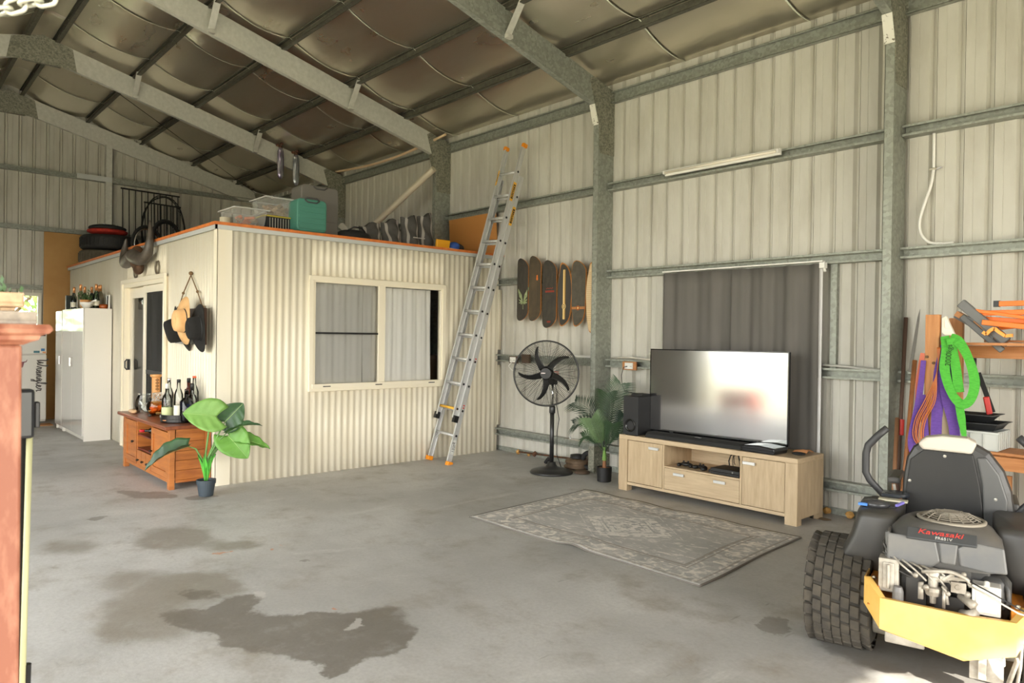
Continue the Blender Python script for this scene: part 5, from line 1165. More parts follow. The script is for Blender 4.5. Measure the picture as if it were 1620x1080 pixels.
D = deck('dark longboard with a cream centre stripe and round badge, fourth from left', -5.45, 1.635, 2.385, 0.235, 'pintail'); g_ = grip(D, P('dark_board_top',(64,60,54),0.7), 0.95)
plane_shape([(-5.472,1.66),(-5.448,1.66),(-5.448,2.36),(-5.472,2.36)], yb-0.0068, P('print_cream',(232,200,132),0.6), 'cream_stripe', g_)
plane_shape([(-5.442,1.66),(-5.434,1.66),(-5.434,2.36),(-5.442,2.36)], yb-0.0066, P('print_gold',(206,160,80),0.6), 'gold_line', g_)
def disc(x, z, r, y, mt, name, par): mb = MB(); mb.lathe([(0.0005,y-0.001),(r,y-0.001),(r,y)], (x,0,z), 20, axis=1); return mb.build(name, mt, par)
b_ = disc(-5.455,1.87,0.032,yb-0.008,P('print_cream',(232,200,132)),'round_badge',g_)
b2 = disc(-5.455,1.87,0.024,yb-0.0095,P('print_dark',(60,54,44),0.6),'badge_centre',g_); b3 = disc(-5.455,1.87,0.017,yb-0.0108,P('print_cream',(232,200,132)),'badge_centre',g_)
mb = MB(); mb.box(-5.465,-5.445,yb-0.0128,yb-0.0118,1.867,1.873); mb.build('badge_bar', P('print_dark',(60,54,44)), g_)
D = deck('dark longboard with an orange-brown cross band and badge, fifth from left', -5.225, 1.63, 2.395, 0.235, 'surf'); g_ = grip(D, P('dark_board_top2',(92,86,74),0.85,0,(80,75,65),14), 0.95)
plane_shape([(-5.33,1.832),(-5.12,1.832),(-5.12,1.862),(-5.33,1.862)], yb-0.009, P('print_brown',(160,88,40),0.6), 'cross_band', g_)
plane_shape([(-5.33,1.838),(-5.12,1.838),(-5.12,1.841),(-5.33,1.841)], yb-0.0105, P('print_cream',(232,200,132)), 'band_line', g_)
plane_shape([(-5.33,1.853),(-5.12,1.853),(-5.12,1.856),(-5.33,1.856)], yb-0.0105, P('print_cream',(232,200,132)), 'band_line', g_)
disc(-5.225,1.847,0.028,yb-0.011,P('print_brown',(160,88,40)),'round_badge',g_); disc(-5.225,1.847,0.012,yb-0.0125,P('print_cream',(232,200,132)),'badge_centre',g_)
D = deck('pale ribbed board mostly hidden behind the steel column', -4.985, 1.56, 2.36, 0.25, 'pintail'); g_ = grip(D, P('pale_board',(226,200,158),0.6), 0.97)
mb = MB()
for k in range(26): mb.box(-5.10,-4.88,yb-0.0085,yb-0.0078,1.70+0.022*k,1.703+0.022*k)
mb.build('thin_stripes', P('print_tan',(196,160,110),0.7), g_)

# ================= PEDESTAL FAN =================
fxx, fyy = -5.17, -0.60
t = thing('pedestal_fan', 'large black pedestal fan with a caged head and five curved blades', 'fan', (fxx,fyy,0))
mb = MB(); mb.lathe([(0.001,0.0),(0.235,0.0),(0.24,0.012),(0.225,0.028),(0.15,0.05),(0.07,0.068),(0.05,0.095),(0.045,0.12),(0.001,0.12)], (fxx,fyy,0), 44); mb.build('base', P('fan_black',(34,34,34),0.35), t, smooth=True)
mb = MB(); mb.tube([(fxx,fyy,0.1),(fxx,fyy,0.70)], 0.024, 16); mb.lathe([(0.03,0.66),(0.034,0.67),(0.034,0.73),(0.028,0.745)], (fxx,fyy,0), 16); mb.build('pole', P('fan_black',(34,34,34)), t, smooth=True)
mb = MB(); mb.tube([(fxx,fyy,0.70),(fxx,fyy,1.04)], 0.015, 12); lab(mb.build('inner_pole', CHROME, t, smooth=True), 'chrome inner pole')
fd = Vector((0.66,-0.75,0.02)).normalized()   # the way the fan faces
Hc = Vector((fxx,fyy,1.105))+fd*0.12-Vector((0.085,0.07,0))*0.6
zz = fd; xx = Vector((0,0,1)).cross(zz).normalized(); yy = zz.cross(xx)
FM = Matrix((xx,yy,zz)).transposed().to_4x4(); FM.translation = Hc
R = 0.355
def cage(sgn, name, depth):
    mb = MB(); mb.M = FM
    for k in range(17):
        r = 0.07+(R-0.07)*(k+1)/18; z = sgn*(depth*sqrt(max(0,1-(r/R)**2.2))); pts = [(r*cos(2*pi*i/48), r*sin(2*pi*i/48), z) for i in range(48)]; mb.tube(pts, 0.0017, 3, closed=True)
    for i in range(24):
        a = 2*pi*i/24; mb.tube([( (0.06+(R-0.06)*q/6)*cos(a+0.12*q*sgn/6), (0.06+(R-0.06)*q/6)*sin(a+0.12*q*sgn/6), sgn*depth*sqrt(max(0,1-((0.06+(R-0.06)*q/6)/R)**2.2))+sgn*0.002) for q in range(7)], 0.0016, 4)
    mb.build(name, P('cage_wire',(34,34,34),0.4), t)
cage(1, 'front_cage', 0.075); cage(-1, 'rear_cage', 0.075)
mb = MB(); mb.M = FM; mb.tube([(R*cos(2*pi*i/56), R*sin(2*pi*i/56), 0) for i in range(56)], 0.009, 8, closed=True); mb.build('cage_rim', P('fan_black',(34,34,34)), t, smooth=True)
mb = MB(); mb.M = FM; mb.lathe([(0.001,0.082),(0.058,0.08),(0.064,0.07),(0.062,0.062)], n=24); mb.build('badge_disc', BLACK, t)
mb = MB(); mb.M = FM; mb.box(-0.05,-0.005,-0.003,0.009,0.083,0.086); mb.build('silver_badge', CHROME, t)
for i in range(5):
    a = radians(128+72*i); mb = MB(); mb.M = FM @ Matrix.Rotation(a,4,'Z')
    def bl(u, v):
        r = 0.06+0.245*v; ang = -0.34*v**1.8; w_ = 0.036*(1-0.55*v)*(u-0.5)*2*(1-0.6*max(0,v-0.9)*10*0.6)
        return (r*cos(ang)-w_*sin(ang), r*sin(ang)+w_*cos(ang), 0.015-0.03*(u-0.5)*(1.2-0.4*v))
    mb.grid(bl, 5, 14); mb.build('blade', BLACK, t, smooth=True, solid=0.003)
mb = MB(); mb.M = FM; mb.lathe([(0.001,0.045),(0.05,0.042),(0.062,0.03),(0.062,-0.02),(0.055,-0.03)], n=24)
for i in range(10): mb.lathe([(0.006,0.044),(0.006,0.05)], (0.05*cos(i*0.628),0.05*sin(i*0.628),0), 8)
mb.build('hub', BLACK, t)
mb = MB(); mb.M = FM
for i in range(10): mb.lathe([(0.0001,0.052),(0.004,0.052),(0.004,0.0485)], (0.05*cos(i*0.628),0.05*sin(i*0.628),0), 6)
mb.build('hub_screws', CHROME, t)
mb = MB(); mb.M = FM; mb.lathe([(0.05,-0.03),(0.075,-0.07),(0.078,-0.16),(0.06,-0.2),(0.001,-0.205)], n=20); mb.M = Matrix(); mb.box(fxx-0.035,fxx+0.035,fyy-0.03,fyy+0.04,0.98,1.09); mb.build('motor_housing', BLACK, t)
mb = MB(); mb.M = FM
for a in (0.15,-0.1,3.4): mb.box(*( (0.085*cos(a),0.085*cos(a)+0.05) if cos(a)>0 else (0.085*cos(a)-0.05,0.085*cos(a)) ), 0.085*sin(a),0.085*sin(a)+0.008,-0.06,-0.055)
mb.build('red_tags', P('fan_red',(196,70,44),0.5), t)
mb = MB(); mb.tube([(fxx+0.03,fyy,1.0),(fxx+0.05,fyy+0.02,0.9),(fxx+0.035,fyy+0.03,0.75),(fxx+0.07,fyy+0.04,0.6),(fxx+0.03,fyy+0.05,0.45),(fxx+0.03,fyy+0.05,0.2),(fxx+0.05,fyy+0.12,0.02)], 0.004, 6); mb.build('power_cord', BLACK, t, smooth=True)

# ================= PALM =================
ppx, ppy = -4.49, -0.50
t = thing('potted_palm', 'artificial palm in a black pot between the steel column and the television unit', 'plant', (ppx,ppy,0))
mb = MB(); mb.lathe([(0.068,0.0),(0.074,0.004),(0.080,0.15),(0.076,0.152),(0.072,0.12)], (ppx,ppy,0), 28, cap=False); mb.lathe([(0.001,0.002),(0.07,0.002)], (ppx,ppy,0), 24, cap=False); mb.build('plant_pot', BLACK, t)
mb = MB(); mb.lathe([(0.001,0.14),(0.05,0.145),(0.074,0.136)], (ppx,ppy,0), 16, cap=False); mb.build('bark_chips', P('bark_chips',(150,110,72),0.9,0,(96,66,42),60), t)
mb = MB(); mb.tube([(ppx,ppy,0.12),(ppx,ppy,0.20),(ppx-.003,ppy,0.24)], [0.022,0.018,0.015], 10); mb.build('trunk', P('fibre_trunk',(140,96,66),0.9), t)
mb = MB(); mb.tube([(ppx,ppy,0.22),(ppx,ppy,0.36)], [0.024,0.012], 10); mb.build('green_sheath', P('sheath_green',(112,150,70),0.6), t)
PG = [P('palm_green',(56,80,50),0.5,0,(42,64,42),5), P('palm_dark',(34,50,40),0.5,0,(46,66,50),5), P('palm_light',(86,112,66),0.5,0,(66,92,52),5)]
def frond(pts, w, mt, n=26, nrm=(1,-1,0.3), droop=0.25):
    P_ = [Vector(p) for p in pts]; out = []
    for i in range(len(P_)-1):
        for k in range(6):
            u = k/6; p0 = P_[max(i-1,0)]; p1 = P_[i]; p2 = P_[i+1]; p3 = P_[min(i+2,len(P_)-1)]
            out.append(0.5*((2*p1)+(-p0+p2)*u+(2*p0-5*p1+4*p2-p3)*u*u+(-p0+3*p1-3*p2+p3)*u**3))
    out.append(P_[-1]); N = len(out)-1
    mb = MB(); mb.tube(out, [0.005*(1-0.8*i/N) for i in range(N+1)], 5)
    for j in range(n):
        f = 0.30+0.70*j/(n-1); k = min(int(f*N), N-1); p = out[k].lerp(out[k+1], f*N-k); d = (out[k+1]-out[k]).normalized(); side = d.cross(Vector(nrm)).normalized(); nn = side.cross(d)
        ln = w*sin(pi*min(1,(f-0.22)*1.05))**0.6*1.0 if f < 0.98 else w*0.35
        for sg in (-1,1):
            dr = (side*sg*0.80+d*0.62).normalized(); q = dr.cross(nn).normalized()*0.0056
            a = p; b = p+dr*ln*0.5+nn*ln*0.04; c = p+dr*ln-Vector((0,0,droop*ln*0.5))
            v = [mb.v(a-q*0.4),mb.v(a+q*0.4),mb.v(b+q),mb.v(b-q),mb.v(c)]
            mb.f([v[0],v[1],v[2],v[3]]); mb.f([v[3],v[2],v[4]])
    mb.build('frond', mt, t)
B = (ppx,ppy,0.3)
frond([B,(ppx+0.04,ppy+0.03,0.6),(ppx+0.06,ppy+0.08,0.85),(ppx+0.10,ppy+0.13,1.02)], 0.22, PG[0])
frond([B,(ppx-0.08,ppy+0.0,0.55),(ppx-0.22,ppy-0.02,0.74),(ppx-0.40,ppy-0.03,0.80)], 0.20, PG[1], nrm=(0.5,-0.7,0.7))
frond([B,(ppx-0.02,ppy+0.06,0.6),(ppx-0.08,ppy+0.12,0.8),(ppx-0.12,ppy+0.17,0.9)], 0.20, PG[0])
frond([B,(ppx-0.10,ppy+0.05,0.50),(ppx-0.26,ppy+0.02,0.60),(ppx-0.42,ppy-0.02,0.56)], 0.18, PG[1], nrm=(0.4,-0.6,0.8))
frond([B,(ppx+0.0,ppy-0.06,0.42),(ppx-0.03,ppy-0.10,0.56),(ppx-0.06,ppy-0.14,0.66)], 0.20, PG[2], nrm=(0.75,-0.7,0.1))
frond([B,(ppx+0.07,ppy-0.03,0.42),(ppx+0.14,ppy-0.05,0.54),(ppx+0.17,ppy-0.07,0.62)], 0.15, PG[0])
frond([B,(ppx-0.09,ppy-0.03,0.40),(ppx-0.18,ppy-0.04,0.46),(ppx-0.26,ppy-0.05,0.44)], 0.14, PG[0], nrm=(0.5,-0.7,0.7))
frond([B,(ppx+0.08,ppy+0.05,0.46),(ppx+0.15,ppy+0.08,0.60),(ppx+0.20,ppy+0.08,0.70)], 0.15, PG[1])

# ================= TELEVISION UNIT =================
OAK = P('pale_oak', (206,184,150), 0.5, 0, (182,158,126), 4, (1.2,6,14), detail=9, ramp=(0.3,0.75)); OAKV = P('pale_oak_upright', (202,180,146), 0.5, 0, (174,150,118), 4, (9,6,1.0), detail=9, ramp=(0.3,0.75))
tx0, tx1, ty0, ty1, TH = -4.15, -2.305, -0.68, -0.215, 0.548
t = thing('television_unit', 'long pale oak television unit with two doors, a drawer and an open shelf', 'tv unit', (-3.23,-0.45,0))
mb = MB(); mb.box(tx0,tx1,ty0,ty1,0.505,TH); mb.build('unit_top', OAK, t, bev=0.003)
for x in (tx0, tx1-0.105):
    mb = MB(); mb.box(x,x+0.105,ty0+0.001,ty1,0.0 if False else 0.05,0.505); mb.box(x,x+0.105,ty0+0.001,ty0+0.08,0,0.05); mb.box(x,x+0.105,ty1-0.08,ty1,0,0.05); mb.build('side_upright', OAKV, t, bev=0.002)
mb = MB(); mb.box(tx0+0.105,tx1-0.105,ty0+0.008,ty1,0.06,0.088); mb.box(tx0+0.105,tx1-0.105,ty1-0.012,ty1-0.004,0.088,0.505); mb.build('bottom_rail', OAK, t, bev=0.002)
for x in (-3.628,-2.822):
    mb = MB(); mb.box(x,x+0.018,ty0+0.008,ty1-0.012,0.088,0.505); mb.build('divider', OAKV, t)
mb = MB(); mb.box(-3.61,-2.822,ty0+0.01,ty1-0.012,0.292,0.307); mb.build('shelf', OAK, t)
def hnd(x0, x1, z): mb = MB(); mb.box(x0,x1,ty0-0.022,ty0-0.014,z-0.013,z+0.013); mb.box(x0+0.01,x0+0.02,ty0-0.014,ty0+0.008,z-0.005,z+0.005); mb.box(x1-0.02,x1-0.01,ty0-0.014,ty0+0.008,z-0.005,z+0.005); return mb
for x0, x1, h0, h1 in ((tx0+0.11,-3.632,-3.775,-3.66),(-2.80,tx1-0.11,-2.785,-2.67)):
    mb = MB(); mb.box(x0,x1,ty0+0.006,ty0+0.024,0.093,0.500); d = mb.build('door', OAKV, t, bev=0.002); hnd(h0,h1,0.456).build('handle', P('satin_silver',(226,226,224),0.3,0.4), d, bev=0.003)
mb = MB(); mb.box(-3.607,-2.825,ty0+0.006,ty0+0.024,0.093,0.290); d = mb.build('drawer', OAK, t, bev=0.002)
for a in (-3.49,-3.065): hnd(a,a+0.115,0.25).build('handle', P('satin_silver',(226,226,224)), d, bev=0.003)
mb = MB(); mb.lathe([(0.001,-0.012),(0.022,-0.012),(0.022,0.012),(0.001,0.012)], (-2.36,-0.30,0.022), 16, axis=0); mb.build('castor', BLACK, t, smooth=False)
# television
t = thing('television', 'large flat television with a glossy reflecting screen on the oak unit', 'television', (-3.23,-0.43,TH), rz=radians(2.5))
mb = MB(); mb.M = WORLD[t.name].copy(); mb.box(-0.705,0.705,-0.015,0.02,0.045,0.855); mb.build('back_case', BLACK, t, bev=0.004)
mb = MB(); mb.M = WORLD[t.name].copy(); mb.box(-0.695,0.695,-0.0165,-0.0152,0.06,0.845)
SCREEN = P('screen_glass', (14,13,15), 0.11, 0, spec=1.0, coat=1.0); SCREEN.node_tree.nodes['Principled BSDF'].inputs['Coat Roughness'].default_value = 0.10; SCREEN.node_tree.nodes['Principled BSDF'].inputs['IOR'].default_value = 2.3
mb.build('screen', SCREEN, t)
mb = MB(); mb.M = WORLD[t.name].copy(); mb.box(-0.705,0.705,-0.0175,-0.0155,0.845,0.855); mb.box(-0.705,0.705,-0.0175,-0.0155,0.045,0.06); mb.box(0.695,0.705,-0.0175,-0.0155,0.06,0.845); mb.box(-0.705,-0.695,-0.0175,-0.0155,0.06,0.845); mb.build('bezel', BLACKG, t)
mb = MB(); mb.M = WORLD[t.name].copy(); mb.box(-0.5,0.5,0.02,0.05,0.12,0.55); mb.build('rear_bulge', BLACK, t, bev=0.01)
mb = MB(); mb.M = WORLD[t.name].copy()
for x in (-0.45,0.45): mb.box(x-0.02,x+0.02,-0.055,0.16,0.001,0.015); mb.box(x-0.02,x+0.02,-0.02,0.02,0.015,0.06)
mb.build('stand_foot', BLACK, t)
t = thing('soundbar', 'long black soundbar lying in front of the television', 'soundbar', (-3.33,-0.58,TH))
mb = MB(); mb.prism([(-0.645,TH),(-0.50,TH),(-0.50,TH+0.052),(-0.60,TH+0.052),(-0.635,TH+0.034)], 0, -3.86, -2.83); mb.build('bar_body', BLACKM, t, bev=0.005)
mb = MB(); mb.box(-3.33,-3.26,-0.612,-0.585,TH+0.052,TH+0.0545); mb.build('control_strip', BLACKG, t)
t = thing('subwoofer', 'black subwoofer box with a round port at the left end of the oak unit', 'speaker', (-4.01,-0.50,TH), rz=radians(0))
mb = MB(); mb.box(-4.105,-3.925,-0.675,-0.33,TH+0.008,TH+0.385); mb.build('speaker_cabinet', P('speaker_black',(26,26,28),0.55), t, bev=0.004)
mb = MB(); 
for x in (-4.08,-3.95):
    for y in (-0.65,-0.36): mb.lathe([(0.012,TH),(0.012,TH+0.008)], (x,y,0), 10)
mb.build('rubber_feet', BLACKM, t)
mb = MB(); mb.lathe([(0.062,-0.675),(0.064,-0.682),(0.058,-0.684),(0.045,-0.678),(0.03,-0.64),(0.001,-0.635)], (-4.015,0,TH+0.10), 28, axis=1, cap=False); mb.build('bass_port', BLACKG, t, smooth=True)
for nm_, lb_, b_ in (('set_top_box','thin black box lying on top of the subwoofer',(-4.07,-3.93,-0.60,-0.45,TH+0.386,TH+0.406)),):
    mb = MB(); mb.box(*b_); tag(mb.build(nm_, BLACKM, bev=0.005), lb_, 'box')
mb = MB(); mb.box(-4.085,-4.02,-0.52,-0.40,TH+0.386,TH+0.400); tag(mb.build('power_adapter', BLACKM, bev=0.004), 'small black adapter behind the thin box on the subwoofer', 'adapter')
# consoles
t = thing('game_console', 'rounded black game console at the right end of the oak unit top', 'game console', (-2.66,-0.57,TH), rz=radians(-3))
mb = MB(); mb.M = WORLD[t.name].copy(); mb.prism([(-0.15,0.0),(0.15,0.0),(0.16,0.03),(0.155,0.055),(0.0,0.066),(-0.13,0.056),(-0.16,0.042),(-0.155,0.015)], 1, -0.10, 0.11); mb.build('console_body', P('console_black',(30,31,34),0.25), t, bev=0.01)
mb = MB(); mb.M = WORLD[t.name].copy(); mb.box(-0.155,0.155,-0.105,-0.099,0.028,0.033); mb.build('front_strip', BLACKG, t)
mb = MB(); mb.grid(lambda u,v: (-2.47+0.12*u, -0.44+0.14*v, TH+0.012+0.03*sin(2.6*u)*v+0.015*sin(5*v)), 6, 6); tag(mb.build('crumpled_wrapper', P('orange_paper',(198,138,90),0.7), solid=0.002), 'crumpled orange-brown wrapper at the right end of the oak unit', 'wrapper')
mb = MB(); mb.ball((-2.40,-0.47,TH+0.012), 0.05, 12, 1.2, 1, 0.25); tag(mb.build('black_glove', BLACKM, smooth=True), 'small black cloth beneath the orange wrapper', 'cloth')
t = thing('media_player', 'flat black console with a silver logo dot on the open shelf', 'game console', (-3.0,-0.54,0.307))
mb = MB(); mb.box(-3.12,-2.835,-0.66,-0.43,0.310,0.362); mb.build('player_body', BLACK, t, bev=0.004)
mb = MB(); mb.box(-3.115,-2.84,-0.6615,-0.66,0.33,0.336); mb.build('front_strip', BLACKG, t); mb = MB(); mb.lathe([(0.001,-0.6625),(0.007,-0.6625),(0.007,-0.66)], (-2.90,0,0.345), 14, axis=1); mb.build('logo_dot', CHROME, t)
def pad(label, x, y, z, a):
    t = thing('game_controller', label, 'game controller', (x,y,z), rz=a, group='game controllers on the open shelf'); M_ = WORLD[t.name].copy()
    mb = MB(); mb.M = M_; mb.ball((0,0,0.026), 0.045, 14, 1.3, 0.72, 0.42); mb.ball((-0.058,-0.03,0.02), 0.026, 10, 0.8, 1.5, 0.7); mb.ball((0.058,-0.03,0.02), 0.026, 10, 0.8, 1.5, 0.7); mb.build('grip_body', BLACK, t, smooth=True)
    mb = MB(); mb.M = M_
    for x_ in (-0.022,0.022): mb.lathe([(0.005,0.04),(0.009,0.055),(0.008,0.058),(0.001,0.058)], (x_,-0.008,0), 10)
    mb.build('thumbsticks', BLACKM, t)
pad('black game controller nearest the left end of the open shelf', -3.44, -0.56, 0.308, 0.2); pad('black game controller beside the flat console on the open shelf', -3.26, -0.57, 0.308, -0.3)
mb = MB(); mb.box(-3.18,-3.12,-0.60,-0.50,0.308,0.330); tag(mb.build('small_receiver', BLACK, bev=0.004), 'small black receiver between the controllers and the flat console', 'receiver')
mb = MB(); rnd = random.Random(5)
for k in range(10):
    a = k*0.63; x = -3.0+0.12*cos(a); y = -0.36+0.05*sin(a)
    mb.tube([(-3.02,-0.36,0.455),(-3.02+0.03*cos(a),-0.36+0.02*sin(a),0.47),(-3.02+0.08*cos(a),-0.36+0.04*sin(a),0.44),(x,y,0.39),(x+0.01,y,0.325 if y > -0.40 else 0.37)], 0.0035, 5)
mb.ball((-3.02,-0.36,0.465), 0.017, 10); tag(mb.build('tied_cables', BLACKM), 'bunch of tied black cables behind the flat console on the open shelf', 'cables')

# ================= CURTAINS BEHIND THE TELEVISION =================
GC = P('charcoal_curtain', (106,102,97), 0.85, 0, (97,94,89), 2, (3,3,0.3))
mb = MB(); curtain_sheet(mb, -0.145, 0, -4.03, -3.22, 0.22, 2.175, 0.016, 2.6, 31, 0.0, 14); tag(mb.build('blockout_curtain', GC, smooth=True, solid=0.003), 'dark grey curtain hanging behind the left half of the television', 'curtain')
mb = MB(); curtain_sheet(mb, -0.15, 0, -3.24, -2.395, 0.22, 2.17, 0.018, 3.2, 35, 0.0, 14); tag(mb.build('blockout_curtain', GC, smooth=True, solid=0.003), 'dark grey curtain hanging behind the right half of the television', 'curtain')
mb = MB(); mb.box(-2.402,-2.375,-0.14,-0.132,0.2,2.13); tag(mb.build('curtain_lining', P('white_lining',(222,220,218),0.8)), 'thin white lining strip at the right edge of the curtains', 'curtain lining')
t = thing('curtain_track', 'slim curtain track screwed to the wall girt above the dark curtains', 'curtain track', (-3.2,-0.12,2.18))
mb = MB(); mb.box(-4.04,-2.37,-0.158,-0.105,2.185,2.197); mb.build('track', WHITE, t)
mb = MB(); mb.box(-2.395,-2.35,-0.165,-0.11,2.13,2.18); mb.tube([(-2.37,-0.14,2.16),(-2.35,-0.15,2.10)],0.012,8); mb.build('end_bracket', WHITE, t)
mb = MB(); mb.box(-2.345,-2.29,-0.05,-0.003,1.27,2.172); tag(mb.build('jamb_stud', GALV), 'short galvanised vertical stud right of the curtains', 'stud')
# ================= SERVICES ON THE WALL =================
t = thing('fluorescent_batten', 'long white fluorescent batten light fixed to the top wall girt', 'light fitting', (-3.41,-0.12,3.2))
mb = MB(); mb.box(-4.045,-2.785,-0.135,-0.101,3.185,3.245); mb.build('fitting_body', WHITE, t, bev=0.004)
mb = MB(); mb.tube([(-4.03,-0.155,3.215),(-2.80,-0.155,3.215)], 0.013, 12); mb.build('tube', P('frosted_tube',(240,232,214),0.3), t, smooth=True)
mb = MB(); mb.box(-4.045,-4.025,-0.172,-0.135,3.198,3.232); mb.box(-2.805,-2.785,-0.172,-0.135,3.198,3.232); mb.build('end_cap', WHITE, t, bev=0.003)
cab = [(-1.56,-0.02,3.16),(-1.56,-0.02,2.95),(-1.56,-0.022,2.86),(-1.575,-0.03,2.74),(-1.615,-0.04,2.60),(-1.645,-0.045,2.47),(-1.635,-0.05,2.37),(-1.58,-0.05,2.295),(-1.50,-0.05,2.275),(-1.40,-0.05,2.274)]
out = []
for i in range(len(cab)-1):
    P_ = [Vector(q) for q in (cab[max(i-1,0)],cab[i],cab[i+1],cab[min(i+2,len(cab)-1)])]
    for k in range(4): u = k/4; out.append(0.5*((2*P_[1])+(-P_[0]+P_[2])*u+(2*P_[0]-5*P_[1]+4*P_[2]-P_[3])*u*u+(-P_[0]+3*P_[1]-3*P_[2]+P_[3])*u**3))
out.append(Vector(cab[-1])); t = thing('electrical_conduit', 'white flexible conduit looping between the two upper girts right of the big column', 'conduit', (-1.55,-0.04,2.27))
mb = MB(); mb.tube(out, 0.012, 10); mb.build('flexible_tube', WHITE, t, smooth=True)
mb = MB(); mb.box(-1.585,-1.53,-0.04,-0.004,2.86,2.875); mb.tube([(-1.535,-0.03,2.868),(-1.50,-0.03,2.878)],0.008,8); mb.build('saddle_clip', CHROME, t)
mb = MB(); mb.tube([(-2.42,-0.09,1.295),(-2.2,-0.085,1.29),(-2.05,-0.085,1.275),(-1.85,-0.085,1.272)], 0.011, 8); tag(mb.build('grey_conduit', P('grey_conduit',(190,188,180),0.5), smooth=True), 'pale conduit lying on the girt between the curtains and the big column', 'conduit')
mb = MB(); mb.tube([(-4.77,-0.07,1.283),(-4.5,-0.09,1.295),(-4.25,-0.08,1.28),(-3.95,-0.07,1.281)], 0.009, 8); mb.tube([(-4.76,-0.04,1.281),(-4.6,-0.06,1.29),(-4.25,-0.05,1.281)], 0.006, 8); tag(mb.build('loose_wiring', P('white_wiring',(212,206,192),0.5), smooth=True), 'loose pale wiring lying on the girt above the orange power board', 'wiring')
mb = MB(); mb.tube([(-5.52,-0.095,1.284),(-4.95,-0.095,1.286)], 0.014, 8); tag(mb.build('white_batten_tube', WHITE, smooth=True), 'white tube lying on the girt behind the fan', 'tube')
def outlet(label, x, z, board, w=0.19):
    t = thing('power_outlet', label, 'power outlet', (x,-0.1,z-0.045), group='power points on the wall girt')
    mb = MB(); mb.box(x-w/2,x+w/2,-0.118,-0.1005,z-0.045,z+0.045); mb.build('backing_block', board, t, bev=0.002)
    mb = MB(); mb.box(x-0.055,x+0.055,-0.130,-0.118,z-0.034,z+0.034); mb.build('face_plate', WHITE, t, bev=0.003)
    mb = MB()
    for q in (-0.03,0.03):
        mb.box(x+q-0.008,x+q-0.005,-0.1312,-0.1298,z-0.01,z+0.0); mb.box(x+q+0.005,x+q+0.008,-0.1312,-0.1298,z-0.01,z+0.0)
    mb.build('socket_slots', BLACKM, t); return t
outlet('white double power point on an orange timber block above the subwoofer', -4.485, 1.205, PINEH)
outlet('white power point at the left end of the girt beside the fan', -6.36, 1.21, P('dark_block',(88,66,46),0.7), 0.16)
mb = MB(); mb.box(-6.18,-6.05,-0.14,-0.101,1.175,1.285); tag(mb.build('brown_junction_box', P('dark_block',(88,66,46)), bev=0.004), 'brown box on the girt seen through the fan cage', 'junction box')
mb = MB(); mb.tube([(-6.33,-0.15,1.20),(-6.40,-0.16,1.13),(-6.36,-0.14,1.08),(-6.28,-0.13,1.06)], 0.005, 6); tag(mb.build('white_flex', WHITE, smooth=True), 'short white flex dropping from the left power point', 'cord')
mb = MB(); mb.tube([(-4.50,-0.133,1.20),(-4.53,-0.16,1.19),(-4.54,-0.18,1.10),(-4.47,-0.25,1.0),(-4.35,-0.35,0.95),(-4.2,-0.40,0.94),(-4.05,-0.43,TH+0.402)], 0.004, 6); tag(mb.build('black_flex', BLACK, smooth=True), 'black flex from the power point to the subwoofer top', 'cord')
mb = MB(); mb.box(-5.36,-5.10,-0.135,-0.1,0.306,0.315); mb.tube([(-5.34,-0.12,0.315),(-5.34,-0.12,0.35)],0.006,8); mb.box(-5.34,-5.05,-0.14,-0.12,0.315,0.322); tag(mb.build('chrome_bracket', CHROME), 'bright metal bracket lying on the lowest girt behind the fan pole', 'bracket')
mb = MB(); mb.tube([(-6.20,-0.14,0.055),(-4.92,-0.14,0.105)], 0.010, 8); mb.tube([(-5.93,-0.15,0.045),(-5.90,-0.13,0.085)],0.026,8); tag(mb.build('rusty_bar', RUST), 'rusty steel bar with a collar resting along the foot of the wall', 'bar')
# weights and pulleys behind the fan
t = thing('iron_pulley', 'brown cast-iron pulley stack with a black cap on the floor behind the fan', 'pulley', (-5.16,-0.185,0))
mb = MB(); mb.lathe([(0.10,0.0),(0.15,0.01),(0.158,0.03),(0.14,0.045),(0.13,0.06),(0.145,0.075),(0.14,0.10),(0.09,0.115),(0.08,0.12)], (-5.16,-0.185,0), 32); mb.build('pulley_body', P('brown_iron',(120,98,76),0.6,0.3,(92,76,60),18), t, smooth=True)
mb = MB(); mb.lathe([(0.085,0.12),(0.088,0.135),(0.07,0.14),(0.085,0.146),(0.085,0.158),(0.05,0.165),(0.001,0.165)], (-5.16,-0.185,0), 24); mb.build('black_cap', BLACK, t, smooth=True)
mb = MB(); mb.lathe([(0.03,0.001),(0.082,0.004),(0.086,0.02),(0.05,0.035),(0.03,0.03)], (-4.925,-0.365,0), 24); tag(mb.build('brown_disc', P('brown_disc',(84,66,50),0.7), smooth=True), 'flat brown disc on the floor against the column foot', 'disc')
mb = MB(); mb.M = Matrix.Translation((-5.0,-0.17,0.115)) @ Matrix.Rotation(radians(78),4,'X') @ Matrix.Rotation(0.2,4,'Y'); torus_z(mb,(0,0,0),0.085,0.028,28,10); mb.M = Matrix(); tag(mb.build('loose_wheel', BLACKM, smooth=True), 'small black rubber wheel propped on edge behind the column foot', 'roller')  # small loose rubber wheel stood on edge
mb = MB(); mb.M = Matrix.Translation((-5.60,-0.24,0.035)) @ Matrix.Rotation(0.7,4,'Y'); mb.box(-.02,.02,-.015,.015,-.045,.045); mb.M = Matrix(); tag(mb.build('black_plug', BLACK, bev=0.004), 'black plug lying on the floor left of the fan pole', 'plug')
